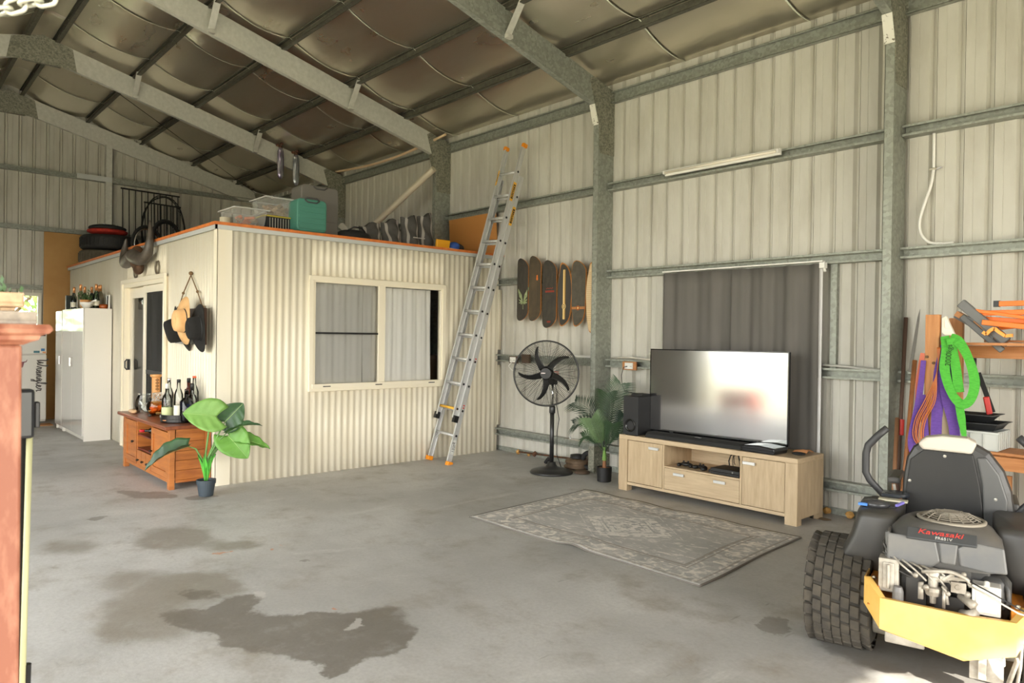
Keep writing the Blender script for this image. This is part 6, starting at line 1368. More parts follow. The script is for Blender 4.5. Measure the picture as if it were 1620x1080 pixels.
for x, y, r, l in ((-2.34,-0.06,0.032,'crumpled tan leaf at the foot of the wall just right of the oak unit'),(-2.14,-0.07,0.034,'second crumpled tan leaf at the foot of the wall, nearer the big column'),(-6.32,-0.05,0.03,'small tan lump at the foot of the wall beside the cabin corner'),(-6.12,-0.05,0.022,'smaller tan lump beside the rusty bar end')):
    mb = MB(); mb.ball((x,y,r*0.98), r, 8, 1.15, 0.8, 0.95)
    for v_ in mb.bm.verts: v_.co += Vector([noise.noise(v_.co*40+Vector((k*9,0,0)))*0.009 for k in range(3)])
    tag(mb.build('dry_lump', P('tan_lump',(206,160,92),0.8,0,(184,136,70),30)), l, 'lump')
mb = MB(); mb.ball((-2.27,-0.27,0.006), 0.05, 8, 1.3, 0.9, 0.12); tag(mb.build('dirt_patch', P('dirt',(120,100,76),0.95)), 'little heap of dirt by the right rear leg of the oak unit', 'dirt', kind='stuff')

# ================= RUG =================
def rug_material():
    mt = bpy.data.materials.new('worn_rug'); mt.use_nodes = True; n = mt.node_tree.nodes; l = mt.node_tree.links; b = n['Principled BSDF']; b.inputs['Roughness'].default_value = 0.95
    tc = n.new('ShaderNodeTexCoord'); sp = n.new('ShaderNodeSeparateXYZ'); l.new(tc.outputs['UV'], sp.inputs[0])
    def M_(op, a, b_=None, c=None):
        q = n.new('ShaderNodeMath'); q.operation = op
        for i, s in enumerate((a, b_, c)):
            if s is None: continue
            if isinstance(s, (int, float)): q.inputs[i].default_value = s
            else: l.new(s, q.inputs[i])
        return q.outputs[0]
    u, v = sp.outputs[0], sp.outputs[1]     # 0..1 across 2.13 m and 1.52 m
    ex = M_('MULTIPLY', M_('MINIMUM', u, M_('SUBTRACT', 1.0, u)), 2.13); ey = M_('MULTIPLY', M_('MINIMUM', v, M_('SUBTRACT', 1.0, v)), 1.52); e = M_('MINIMUM', ex, ey)
    def nz(sc, det=5, st=(1,1,1), dist=0.0):
        mp = n.new('ShaderNodeMapping'); mp.inputs['Scale'].default_value = st; l.new(tc.outputs['Object'], mp.inputs[0]); t = n.new('ShaderNodeTexNoise'); t.inputs['Scale'].default_value = sc; t.inputs['Detail'].default_value = det; t.inputs['Distortion'].default_value = dist; l.new(mp.outputs[0], t.inputs['Vector']); return t.outputs[0]
    def st(x, a, b_):
        r = n.new('ShaderNodeMapRange'); r.inputs[1].default_value = a; r.inputs[2].default_value = b_; l.new(x, r.inputs[0]); return r.outputs[0]
    def mix(f, c1, c2):
        x = n.new('ShaderNodeMix'); x.data_type = 'RGBA'; l.new(f, x.inputs[0])
        for i, c in ((6, c1), (7, c2)):
            if isinstance(c, tuple): x.inputs[i].default_value = lin(c)+(1,)
            else: l.new(c, x.inputs[i])
        return x.outputs[2]
    col = mix(st(nz(3.0), 0.4, 0.62), (182,180,173), (200,196,188))
    wear = st(nz(16, 8, (1,1,1), 0.8), 0.46, 0.60); fine = st(nz(60, 4, (1,2.4,1)), 0.35, 0.65)
    inborder = M_('MULTIPLY', M_('LESS_THAN', e, 0.27), M_('GREATER_THAN', e, 0.03)); col = mix(M_('MULTIPLY', inborder, M_('MULTIPLY', wear, 1.0)), col, (240,233,221))
    for e0, w_ in ((0.27,0.014),(0.235,0.007),(0.055,0.008)):
        band = M_('LESS_THAN', M_('ABSOLUTE', M_('SUBTRACT', e, e0)), w_); col = mix(M_('MULTIPLY', band, 0.6), col, (150,138,124))
    # small repeating motif inside the border
    w1 = M_('SINE', M_('MULTIPLY', u, 110)); w2 = M_('SINE', M_('MULTIPLY', v, 80)); mot = M_('MULTIPLY', M_('GREATER_THAN', M_('MULTIPLY', w1, w2), 0.35), inborder); col = mix(M_('MULTIPLY', mot, 0.18), col, (140,130,118))
    # centre medallion
    dx = M_('ABSOLUTE', M_('SUBTRACT', u, 0.5)); dy = M_('ABSOLUTE', M_('SUBTRACT', v, 0.5)); md = M_('ADD', M_('MULTIPLY', dx, 2.13), M_('MULTIPLY', dy, 1.7)); md = M_('ADD', md, M_('MULTIPLY', M_('SINE', M_('MULTIPLY', md, 75)), 0.02))
    for a, b_, k in ((0.0,0.17,1.0),(0.20,0.24,0.9),(0.29,0.42,0.95),(0.48,0.51,0.7)):
        band = M_('MULTIPLY', M_('GREATER_THAN', md, a), M_('LESS_THAN', md, b_)); col = mix(M_('MULTIPLY', M_('MULTIPLY', band, st(nz(22, 6, (1,1,1), 0.5), 0.40, 0.54)), k), col, (244,238,228))
    inner = M_('GREATER_THAN', e, 0.28); sparse = st(nz(9, 8, (1,3,1), 1.2), 0.55, 0.62); col = mix(M_('MULTIPLY', M_('MULTIPLY', sparse, inner), 0.85), col, (238,230,220))
    col = mix(M_('MULTIPLY', fine, 0.15), col, (140,134,126)); edge = M_('LESS_THAN', e, 0.012); col = mix(edge, col, (118,112,104))
    l.new(col, b.inputs['Base Color']); bp = n.new('ShaderNodeBump'); bp.inputs['Strength'].default_value = 0.4; bp.inputs['Distance'].default_value = 0.004; l.new(nz(180, 2), bp.inputs['Height']); l.new(bp.outputs[0], b.inputs['Normal']); return mt
RC = [Vector(p) for p in ((-4.207,-2.538,0),(-2.012,-2.50,0),(-2.131,-0.976,0),(-4.29,-1.023,0))]
bm = bmesh.new(); uvl = bm.loops.layers.uv.new('UVMap'); NU, NV = 60, 40; G = []
for i in range(NU+1):
    row = []
    for j in range(NV+1):
        u, v = i/NU, j/NV; p = (RC[0]*(1-u)+RC[1]*u)*(1-v)+(RC[3]*(1-u)+RC[2]*u)*v
        p.y += 0.05*exp(-((u-0.30)/0.10)**2)*v**3 + 0.012*sin(9*u)*v**3 - 0.010*sin(7*u)*(1-v)**3; p.x += 0.008*sin(8*v)
        p.z = 0.009 + 0.012*max(0, sin(11*u+1))*v**6 + 0.022*exp(-((u-0.52)/0.045)**2)*(1-v)**6 + 0.002*sin(13*u+7*v)
        row.append(bm.verts.new(p))
    G.append(row)
for i in range(NU):
    for j in range(NV):
        f = bm.faces.new((G[i][j],G[i+1][j],G[i+1][j+1],G[i][j+1]))
        for lp, (a, b) in zip(f.loops, ((i,j),(i+1,j),(i+1,j+1),(i,j+1))): lp[uvl].uv = (a/NU, b/NV)
me = bpy.data.meshes.new('floor_rug'); bm.to_mesh(me); bm.free(); me.materials.append(rug_material()); o = bpy.data.objects.new('floor_rug', me); COL.objects.link(o)
q = o.modifiers.new('solid','SOLIDIFY'); q.thickness = 0.009; q.offset = -1; me.polygons.foreach_set('use_smooth',[True]*len(me.polygons))
tag(o, 'worn grey patterned rug with rippled edges lying before the oak television unit', 'rug')

# ================= TIMBER RACK, SLINGS AND TOOLS =================
t = thing('timber_rack', 'rough pine rack of posts and shelves against the wall behind the mower', 'rack', (-0.6,-0.75,0))
for x0, x1, y0, y1, z in ((-1.30,-1.215,-0.945,-0.90,1.69),(-1.255,-1.17,-0.62,-0.575,1.675),(0.5,0.585,-0.945,-0.90,1.69),(0.5,0.585,-0.62,-0.575,1.675)):
    mb = MB(); mb.box(x0,x1,y0,y1,0,z); p_ = mb.build('post', PINE, t, bev=0.003)
    if y0 < -0.9 and x0 < 0:
        mb = MB()
        for bx_, bz_ in ((-1.285,1.405),(-1.245,1.365)): mb.lathe([(0.001,-0.955),(0.009,-0.953),(0.010,-0.945)], (bx_,0,bz_), 10, axis=1)
        mb.build('bolt_head', P('dark_bolt',(96,70,46),0.5,0.4), p_)
for z in (1.40,0.70):
    for y0 in (-0.895,-0.57):
        mb = MB(); mb.box(-1.215 if y0 > -0.8 else -1.215,0.585,y0-0.045+ (0.0 if y0<-0.8 else 0.0),y0,z,z+0.085) if not (y0 < -0.8 and z > 1) else mb.box(0.1,0.585,y0-0.045,y0,z,z+0.085); mb.build('rail', PINEH, t, bev=0.003)
    mb = MB(); mb.box(-1.16 if z > 1 else -1.20,0.585,-0.89,-0.575,z+0.088,z+0.106); mb.build('shelf', PINEH, t, bev=0.002)
# sawhorses: folded grey and orange frames
t = thing('folding_sawhorse', 'folded grey and orange sawhorse lying tilted on the rack shelf', 'sawhorse', (-0.95,-0.72,1.506))
mb = MB(); mb.M = Matrix.Translation((-1.125,-0.80,1.765)) @ Matrix.Rotation(radians(44),4,'Y'); mb.box(-0.01,0.36,-0.02,0.02,-0.03,0.03); mb.box(0.05,0.38,0.022,0.05,-0.085,-0.045); mb.M = Matrix(); mb.build('grey_beam', P('sawhorse_grey',(104,104,102),0.5), t, bev=0.006)
mb = MB(); mb.M = Matrix.Translation((-1.17,-0.74,1.705)) @ Matrix.Rotation(radians(33),4,'Y')
for a in (0.0,0.12,0.28): mb.box(a,a+0.07,-0.03,0.03,-0.02,0.015)
mb.M = Matrix(); mb.build('timber_filler', PINEH, t)
mb = MB(); mb.M = Matrix.Translation((-1.17,-0.74,1.705)) @ Matrix.Rotation(radians(33),4,'Y'); mb.box(0.07,0.12,-0.035,0.035,-0.026,0.021); mb.box(0.19,0.28,-0.035,0.035,-0.026,0.021); mb.box(0.0,0.36,-0.02,0.02,-0.034,-0.02); mb.M = Matrix(); mb.build('grey_clamp', P('sawhorse_grey',(104,104,102)), t, bev=0.003)
OL = P('sawhorse_orange',(238,122,36),0.5)
for p, q_, w_ in (((-1.085,-0.80,1.725),(-0.70,-0.80,1.655),0.022),((-1.04,-0.78,1.70),(-0.25,-0.78,1.712),0.034),((-1.0,-0.82,1.64),(-0.25,-0.82,1.545),0.034),((-1.0,-0.75,1.665),(-0.3,-0.75,1.60),0.03),((-0.93,-0.74,1.762),(-0.1,-0.74,1.77),0.034),((-0.98,-0.72,1.595),(-0.3,-0.72,1.68),0.022)):
    mb = MB(); mb.bar(p,q_,0.03,w_); mb.build('leg', OL, t, bev=0.004)
mb = MB(); mb.box(-0.955,-0.925,-0.76,-0.72,1.742,1.782); mb.box(-1.06,-1.03,-0.80,-0.76,1.684,1.72); mb.build('leg_end', BLACK, t)
mb = MB(); 
for a, b in zip([(-0.985,1.575),(-0.965,1.56),(-0.945,1.585),(-0.92,1.60),(-0.895,1.575),(-0.86,1.55)], [(-0.965,1.56),(-0.945,1.585),(-0.92,1.60),(-0.895,1.575),(-0.86,1.55),(-0.82,1.555)]): mb.bar((a[0],-0.86,a[1]),(b[0],-0.86,b[1]),0.02,0.018,up=(0,-1,0))
mb.build('zigzag_spring', P('orange_yellow',(250,158,40),0.4), t)
mb = MB(); mb.box(-1.02,0.4,-0.70,-0.60,1.51,1.524); tag(mb.build('loose_plank', PINEH, bev=0.002), 'thin loose plank lying on the rack shelf behind the sawhorse', 'plank')
# white bracket with axe-like cap on the post
mb = MB(); mb.prism([(-1.205,1.665),(-1.18,1.68),(-1.165,1.64),(-1.125,1.55),(-1.185,1.552),(-1.205,1.57)], 1, -0.93, -0.90); mb.prism([(-1.19,1.655),(-1.18,1.662),(-1.15,1.59),(-1.185,1.60)], 1, -0.935, -0.93)
tag(mb.build('plastic_hook', P('off_white_plastic',(232,224,206),0.5), bev=0.003), 'off-white plastic hook fixed between the rack posts, carrying the slings', 'hook')
def spl(path, n=6):
    P_ = [Vector(p) for p in path]; out = []
    for i in range(len(P_)-1):
        p0 = P_[max(i-1,0)]; p1 = P_[i]; p2 = P_[i+1]; p3 = P_[min(i+2,len(P_)-1)]
        for k in range(n): u = k/n; out.append(0.5*((2*p1)+(-p0+p2)*u+(2*p0-5*p1+4*p2-p3)*u*u+(-p0+3*p1-3*p2+p3)*u**3))
    return out+[P_[-1]]
def ribbon(name, label, cat, paths, w, mt, grp=None, par=None, facing=(0.25,-1,0), th=0.003):
    objs = []
    mb = MB(); n0 = Vector(facing).normalized()
    for path, ws in paths:
        P_ = [Vector(p) for p in path]; out = []
        for i in range(len(P_)-1):
            for k in range(6):
                u = k/6; p0 = P_[max(i-1,0)]; p1 = P_[i]; p2 = P_[i+1]; p3 = P_[min(i+2,len(P_)-1)]
                out.append(0.5*((2*p1)+(-p0+p2)*u+(2*p0-5*p1+4*p2-p3)*u*u+(-p0+3*p1-3*p2+p3)*u**3))
        out.append(P_[-1]); N = len(out)-1; L_, R_ = [], []
        for i, p in enumerate(out):
            d = (out[min(i+1,N)]-out[max(i-1,0)]).normalized(); s_ = d.cross(n0); 
            if s_.length < 0.2: s_ = Vector((1,0,0))
            s_.normalize(); f = i/N*(len(ws)-1); k = min(int(f), len(ws)-2); ww = ws[k]+(ws[k+1]-ws[k])*(f-k)
            L_.append(mb.v(p-s_*ww/2)); R_.append(mb.v(p+s_*ww/2))
        for i in range(N): mb.f([L_[i],R_[i],R_[i+1],L_[i+1]])
    return tag(mb.build(name, mt, solid=th), label, cat, grp)
gs = ribbon('lifting_sling', 'bright green webbing sling looped over the hook on the rack', 'sling', [([(-1.175,-0.965,1.545),(-1.155,-0.985,1.45),(-1.165,-0.99,1.33),(-1.125,-0.99,1.18),(-1.06,-0.99,1.105),(-1.01,-0.985,1.15),(-0.995,-0.98,1.26),(-1.03,-0.98,1.40),(-1.09,-0.975,1.51),(-1.14,-0.97,1.54)],[0.05,0.062,0.058,0.05,0.06,0.055,0.058,0.05,0.062,0.05]),([(-1.135,-0.98,1.53),(-1.105,-0.975,1.35),(-1.085,-0.97,1.18)],[0.05,0.055,0.06]),([(-1.085,-0.975,1.13),(-1.065,-0.975,1.0),(-1.045,-0.975,0.87)],[0.05,0.045,0.02])], 0.05, P('green_webbing',(76,172,52),0.8,0,(64,152,42),40,(1,1,3)))
text('2000kgs', 0.046, P('webbing_print',(30,60,24),0.8), gs, (-1.140,-0.9935,1.42), (0.06,0,1), (-1,0.0,0.06), sx=0.95)
PV = P('purple_webbing',(98,64,146),0.8,0,(84,54,130),40,(1,1,3))
ribbon('lifting_sling', 'purple webbing sling hanging behind the green one', 'sling', [([(-1.17,-0.955,1.50),(-1.20,-0.96,1.30),(-1.215,-0.96,1.0),(-1.215,-0.96,0.70)],[0.05,0.075,0.065,0.075]),([(-1.15,-0.95,1.48),(-1.16,-0.955,1.2),(-1.115,-0.955,0.95),(-1.095,-0.955,0.70)],[0.05,0.08,0.06,0.06])], 0.05, PV)
ribbon('lifting_sling', 'purple webbing sling drooping in a loop left of the rack post', 'sling', [([(-1.30,-0.965,1.38),(-1.325,-0.97,1.10),(-1.355,-0.975,0.85),(-1.33,-0.975,0.74),(-1.285,-0.975,0.76),(-1.285,-0.97,0.95),(-1.30,-0.968,1.15)],[0.03,0.04,0.06,0.07,0.06,0.04,0.03])], 0.05, PV)
ribbon('lifting_strap', 'dull pink-red strap hanging at the left side of the rack post', 'strap', [([(-1.31,-0.955,1.43),(-1.325,-0.96,1.25),(-1.33,-0.96,1.05)],[0.025,0.045,0.04])], 0.05, P('pink_webbing',(186,102,78),0.8))
ribbon('canvas_strap', 'grey-brown canvas strip hanging between the purple slings', 'strap', [([(-1.16,-0.945,1.10),(-1.15,-0.945,0.9),(-1.15,-0.945,0.65)],[0.05,0.075,0.08])], 0.05, P('grey_canvas',(146,130,108),0.9))
mb = MB(); rnd = random.Random(3)
for k in range(7):
    o_ = 0.011*(k-2)+rnd.uniform(-.004,.004); mb.tube(spl([(-1.21+o_*0.3,-0.965,1.47),(-1.215,-0.975,1.30),(-1.255+o_,-0.985-0.002*k,1.12),(-1.315+o_,-0.985,0.98),(-1.325+o_,-0.985,0.86),(-1.27+o_,-0.985,0.80),(-1.225+o_*.5,-0.98,0.86)]), 0.0034, 5)
tag(mb.build('coiled_hose', P('orange_brown_cable',(186,104,48),0.5), smooth=True), 'coil of thin orange-brown cable hanging across the rack post', 'cable')
mb = MB(); mb.box(-1.10,-1.075,-0.66,-0.64,1.25,1.40); tag(mb.build('black_clamp', BLACKM, bev=0.004), 'black clamp body hanging from the rack rail behind the green sling', 'clamp')
t = thing('hand_saw', 'black tool with a red grip leaning over the black trays', 'hand tool', (-1.0,-0.62,0.95)); mb = MB(); mb.bar((-1.07,-0.62,1.30),(-0.985,-0.60,1.035),0.02,0.03); mb.build('tool_body', BLACKM, t, bev=0.004)
mb = MB(); mb.bar((-1.022,-0.625,1.14),(-1.0,-0.617,1.02),0.026,0.036); mb.build('grip', REDP, t, bev=0.006)
# long handles in the corner between column and rack
WH = P('ash_handle',(176,116,70),0.6,0,(150,94,54),6,(6,6,0.6)); WD = P('dark_handle',(104,72,50),0.7)
for p, q_, r, mt, l in (((-1.672,-0.38,0.02),(-1.735,-0.045,1.70),0.016,P('brown_iron_bar',(84,62,50),0.7),'tall dark brown bar leaning in the corner right of the big column'),((-1.56,-0.62,0.02),(-1.615,-0.19,1.36),0.018,WH,'orange-brown wooden handle leaning between the dark bar and the rack post'),((-1.61,-0.62,0.02),(-1.70,-0.29,0.91),0.017,P('pale_handle',(150,108,76),0.7),'short pale wooden handle nearest the big column'),((-1.535,-0.86,0.02),(-1.49,-0.39,1.05),0.018,WH,'wooden handle slanting to the right behind the mower lever'),((-1.51,-0.62,0.02),(-1.64,-0.19,0.93),0.014,WD,'thin dark handle slanting to the left behind the other handles'),((-1.44,-0.40,0.02),(-1.42,-0.09,1.30),0.016,WD,'dark wooden handle standing upright behind the rack post')):
    mb = MB(); mb.tube([p, tuple((Vector(p)+Vector(q_))/2), q_], [r*1.1,r*0.9,r], 10)
    tag(mb.build('garden_tool_shaft', mt, smooth=True), l, 'tool', 'long garden tools in the corner')
mb = MB(); mb.tube([(-1.668,-0.292,0.78),(-1.672,-0.27,0.90)],0.017,10); tag(mb.build('red_plastic_sleeve', REDP), 'red plastic sleeve on a handle beside the big column', 'sleeve')
mb = MB(); mb.prism([(-1.69,1.27),(-1.665,1.45),(-1.628,1.70),(-1.612,1.765),(-1.615,1.68),(-1.640,1.45),(-1.668,1.26)], 1, -0.11, -0.104); mb.build
tag(mb.build('scythe_blade', P('dull_blade',(96,92,86),0.5,0.5)), 'dull curved steel blade standing up beside the brown bar', 'blade')
# crate and trays
t = thing('plastic_crate', 'pale grey ribbed plastic crate standing on the lower rack shelf', 'crate', (-1.03,-0.72,0.808))
t.location = (-1.03,-0.72,0.0); WORLD[t.name] = Matrix.Translation((-1.03,-0.72,0.0))
CR = P('pale_crate',(190,192,186),0.5)
mb = MB(); mb.hbox(-1.20,-0.885,-0.885,-0.60,0.808,0.93,0.006)
for y in [-0.87+0.045*i for i in range(6)]: mb.box(-0.885,-0.878,y,y+0.02,0.812,0.925)
for x in [-1.19+0.075*i for i in range(4)]: mb.box(x,x+0.006,-0.893,-0.885,0.812,0.925)
mb.box(-1.205,-0.88,-0.893,-0.885,0.915,0.93); mb.build('crate_body', CR, t, bev=0.002)
mb = MB(); mb.box(-1.13,-1.10,-0.90,-0.893,0.87,0.895); mb.box(-1.15,-1.04,-0.905,-0.885,0.855,0.865); mb.build('catch', BLACK, t)
def traymesh(x0,x1,y0,y1,z,h,e):
    mb = MB(); a = [mb.v(p) for p in ((x0+e,y0+e,z),(x1-e,y0+e,z),(x1-e,y1-e,z),(x0+e,y1-e,z))]; b = [mb.v(p) for p in ((x0,y0,z+h),(x1,y0,z+h),(x1,y1,z+h),(x0,y1,z+h))]; c = [mb.v(p) for p in ((x0-.015,y0-.015,z+h),(x1+.015,y0-.015,z+h),(x1+.015,y1+.015,z+h),(x0-.015,y1+.015,z+h))]
    mb.f(a)
    for i in range(4): j = (i+1)%4; mb.f([a[i],a[j],b[j],b[i]]); mb.f([b[i],b[j],c[j],c[i]])
    return mb
DT = P('black_tray',(36,37,38),0.45)
tag(traymesh(-1.21,-0.89,-0.88,-0.60,0.935,0.045,0.03).build('plastic_tray', DT, solid=0.004), 'wide black plastic tray on top of the pale crate', 'tray', 'black trays on the crate')
tag(traymesh(-1.19,-0.93,-0.85,-0.62,0.985,0.045,0.04).build('plastic_tray', DT, solid=0.004), 'smaller black tray stacked on the wide one', 'tray', 'black trays on the crate')
mb = MB(); mb.box(-1.24,-0.9,-0.50,-0.46,0.0,0.6); mb.box(-0.95,-0.5,-0.56,-0.30,0.0,0.25); tag(mb.build('timber_offcuts', PINE), 'timber offcuts standing behind the rack', 'timber')
# ================= RIDE-ON MOWER =================
th_ = radians(15); mt0 = thing('ride_on_mower', 'yellow zero-turn ride-on mower seen from behind, with black seat and exposed engine', 'mower', (-0.69,-2.5,0), rz=th_)
MW = WORLD[mt0.name]          # local frame: x to the mower's right, y forward, z up
def MM(): mb = MB(); mb.M = MW.copy(); return mb
def MT(*ops):
    mb = MB(); m_ = MW.copy()
    for o in ops: m_ = m_ @ o
    mb.M = m_; return mb
YEL = P('mower_yellow',(238,196,112),0.38,0,(232,184,94),5); FRB = P('mower_black',(52,51,50),0.42,0,(60,57,52),6); FRG = P('mower_charcoal',(80,79,77),0.45,0,(90,86,80),5)
CAST = P('cast_alloy',(186,180,168),0.5,0.35,(120,110,96),12,ramp=(0.35,0.75)); ZINC = P('zinc_steel',(168,164,154),0.4,0.6)
# tyres
def turf_tyre(x, y, R, W_, name, label_side):
    mb = MM(); prof = [(0.13,-W_/2+0.02),(R*0.62,-W_/2+0.005),(R*0.80,-W_/2),(R*0.93,-W_/2+0.02),(R-0.006,-W_/2+0.055),(R-0.001,-W_/4),(R,0),(R-0.001,W_/4),(R-0.006,W_/2-0.055),(R*0.93,W_/2-0.02),(R*0.80,W_/2),(R*0.62,W_/2-0.005),(0.13,W_/2-0.02)]
    mb.lathe(prof, (x,y,R), 56, axis=0, cap=False); o = mb.build(name, RUBBER, mt0, smooth=True)
    mb = MM(); nC = 25; rows = 7
    for i in range(nC):
        for j in range(rows):
            off = 0.5*(j % 2); a = 2*pi*(i+off)/nC; xo = (j-(rows-1)/2)/((rows-1)/2)*(W_/2-0.022); lat = abs(xo)/(W_/2); rr = R - (0.0 if lat < 0.6 else 0.022*((lat-0.6)/0.4)**2) 
            mb.M = MW @ Matrix.Translation((x,y,R)) @ Matrix.Rotation(a,4,'X') @ Matrix.Translation((xo,0,rr)) @ Matrix.Rotation(-0.9*(xo/(W_/2))*max(0,(lat-0.55))*1.5,4,'Y')
            w2 = W_/rows*0.50; l2 = R*2*pi/nC*0.46; A = [(-w2,-l2*0.8,-0.006),(w2*0.9,-l2,-0.006),(w2,l2*0.8,-0.006),(-w2*0.9,l2,-0.006)]; k = 0.90
            a_ = [mb.v(p) for p in A]; b_ = [mb.v((p[0]*k,p[1]*k,0.0065)) for p in A]; mb.f(b_)
            for q in range(4): mb.f([a_[q],a_[(q+1)%4],b_[(q+1)%4],b_[q]])
    mb.M = Matrix(); lab(mb.build('turf_tread', P('tread_rubber',(62,58,52),0.9,0,(78,72,62),18), o), 'blocky turf tread')
    mb = MM(); s = 1 if x < 0 else -1
    mb.lathe([(0.135,s*(W_/2-0.015)),(0.125,s*(W_/2-0.03)),(0.115,s*(W_/2-0.09)),(0.05,s*(W_/2-0.10)),(0.045,s*(W_/2-0.06)),(0.03,s*(W_/2-0.055)),(0.001,s*(W_/2-0.055))], (x,y,R), 28, axis=0, cap=False); mb.lathe([(0.135,-s*(W_/2-0.015)),(0.12,-s*(W_/2-0.06)),(0.04,-s*(W_/2-0.07)),(0.001,-s*(W_/2-0.07))], (x,y,R), 28, axis=0, cap=False)
    for i in range(4): mb.lathe([(0.010,s*(W_/2-0.10)),(0.010,s*(W_/2-0.085)),(0.004,s*(W_/2-0.08))], (x,y+0.08*cos(i*pi/2),R+0.08*sin(i*pi/2)), 6, axis=0)
    mb.build('wheel_rim', CAST, o, smooth=False)
turf_tyre(-0.435, 0.0, 0.262, 0.29, 'rear_tyre', 1); turf_tyre(0.435, 0.0, 0.262, 0.29, 'rear_tyre', 1)
for sx in (-0.36,0.36):
    mb = MM(); mb.lathe([(0.05,-0.045),(0.10,-0.045),(0.12,-0.03),(0.125,0),(0.12,0.03),(0.10,0.045),(0.05,0.045)], (sx,1.25,0.125), 28, axis=0); c_ = mb.build('front_tyre', RUBBER, mt0, smooth=True)
    mb = MM(); mb.lathe([(0.001,-0.048),(0.05,-0.046),(0.05,0.046),(0.001,0.048)], (sx,1.25,0.125), 18, axis=0); mb.bar((sx-0.065,1.25,0.125),(sx-0.065,1.22,0.30),0.012,0.03); mb.bar((sx+0.065,1.25,0.125),(sx+0.065,1.22,0.30),0.012,0.03); mb.box(sx-0.07,sx+0.07,1.19,1.25,0.29,0.305); mb.build('castor_fork', FRB, c_)
# chassis, deck
mb = MM(); 
for sx in (-0.21,0.21): mb.box(sx-0.025,sx+0.025,-0.40,1.20,0.27,0.33)
mb.box(-0.36,0.36,1.15,1.22,0.30,0.35); mb.box(-0.235,0.235,-0.2,0.25,0.26,0.275); mb.build('chassis', FRB, mt0, bev=0.004)
mb = MM(); pts = [(-0.55,0.42),(-0.62,0.62),(-0.5,0.86),(-0.2,0.95),(0.2,0.95),(0.5,0.86),(0.62,0.62),(0.55,0.42),(0,0.36)]; mb.prism(pts, 2, 0.08, 0.20); mb.build('cutting_deck', YEL, mt0, bev=0.012)
mb = MM(); mb.box(-0.24,0.24,0.45,1.1,0.335,0.35); mb.build('foot_plate', FRB, mt0)
# rear bumper tray in yellow
mb = MM()
ol = [(-0.300,-0.18,0.0),(-0.300,-0.36,0.0),(-0.228,-0.455,0.0),(0.10,-0.462,0.0),(0.255,-0.455,0.0),(0.300,-0.38,0.0),(0.300,-0.18,0.0)]
zt = [0.44,0.445,0.392,0.386,0.392,0.43,0.44]; zb = [0.33,0.33,0.262,0.212,0.262,0.33,0.33]
for a in range(len(ol)-1):
    p, q = ol[a], ol[a+1]
    mb.f([mb.v((p[0],p[1],zb[a])),mb.v((q[0],q[1],zb[a+1])),mb.v((q[0],q[1],zt[a+1])),mb.v((p[0],p[1],zt[a]))])
for a in range(1,len(ol)-2):   # folded top lip
    p, q = ol[a], ol[a+1]; s = 0.93
    mb.f([mb.v((p[0],p[1],zt[a])),mb.v((q[0],q[1],zt[a+1])),mb.v((q[0]*s,q[1]+0.03,zt[a+1]-0.004)),mb.v((p[0]*s,p[1]+0.03,zt[a]-0.004))])
mb.f([mb.v((-0.228,-0.455,0.262)),mb.v((0.10,-0.462,0.212)),mb.v((0.255,-0.455,0.262)),mb.v((0.22,-0.40,0.235)),mb.v((0.08,-0.41,0.185)),mb.v((-0.20,-0.40,0.235))])
mb.build('rear_bumper', YEL, mt0, solid=0.006)
mb = MM(); mb.box(-0.285,0.285,-0.40,-0.08,0.335,0.342); mb.box(-0.29,-0.24,-0.38,-0.05,0.342,0.42); mb.box(0.24,0.29,-0.38,-0.05,0.342,0.42)
for x in (-0.2,0.22): mb.box(x-0.03,x+0.03,-0.42,-0.36,0.342,0.36)
mb.build('engine_tray', P('mower_yellow_dark',(222,140,40),0.4,0,(196,116,34),8), mt0, bev=0.004)
for x, y, z in ((-0.2,-0.39,0.362),(0.23,-0.39,0.362),(0.262,-0.36,0.425),(-0.27,-0.30,0.425)): mb = MM(); mb.lathe([(0.011,z),(0.011,z+0.008),(0.006,z+0.013)], (x,y,0), 6); mb.build('bolt', CHROME, mt0)
for z in (0.36,0.30): mb = MM(); mb.lathe([(0.012,0.0),(0.012,0.01),(0.006,0.016)], (0.292,-0.40,z), 6, axis=0); mb.build('bolt', CHROME, mt0)
# transaxles below
for sx in (-0.15,0.15):
    mb = MM(); mb.box(sx-0.08,sx+0.08,-0.22,0.08,0.12,0.26); mb.lathe([(0.055,-0.14),(0.06,0.0),(0.055,0.14)], (sx,-0.1,0.17), 20, axis=0)
    mb.tube([(sx*1.6,0.0,0.26),(sx*2.2,0.0,0.262)], 0.03, 14); mb.build('transaxle', CAST, mt0, bev=0.006)
mb = MM(); mb.bar((0.262,-0.44,0.245),(0.235,-0.35,0.10),0.012,0.02); mb.tube([(0.275,-0.42,0.30),(0.272,-0.40,0.20),(0.262,-0.36,0.09)], 0.007, 8); mb.lathe([(0.015,-0.006),(0.015,0.006)], (0.262,-0.36,0.085), 12, axis=0)
mb.box(0.10,0.22,-0.34,-0.24,0.09,0.20); mb.box(0.13,0.16,-0.36,-0.33,0.10,0.19); mb.build('release_lever', CAST, mt0, bev=0.003)
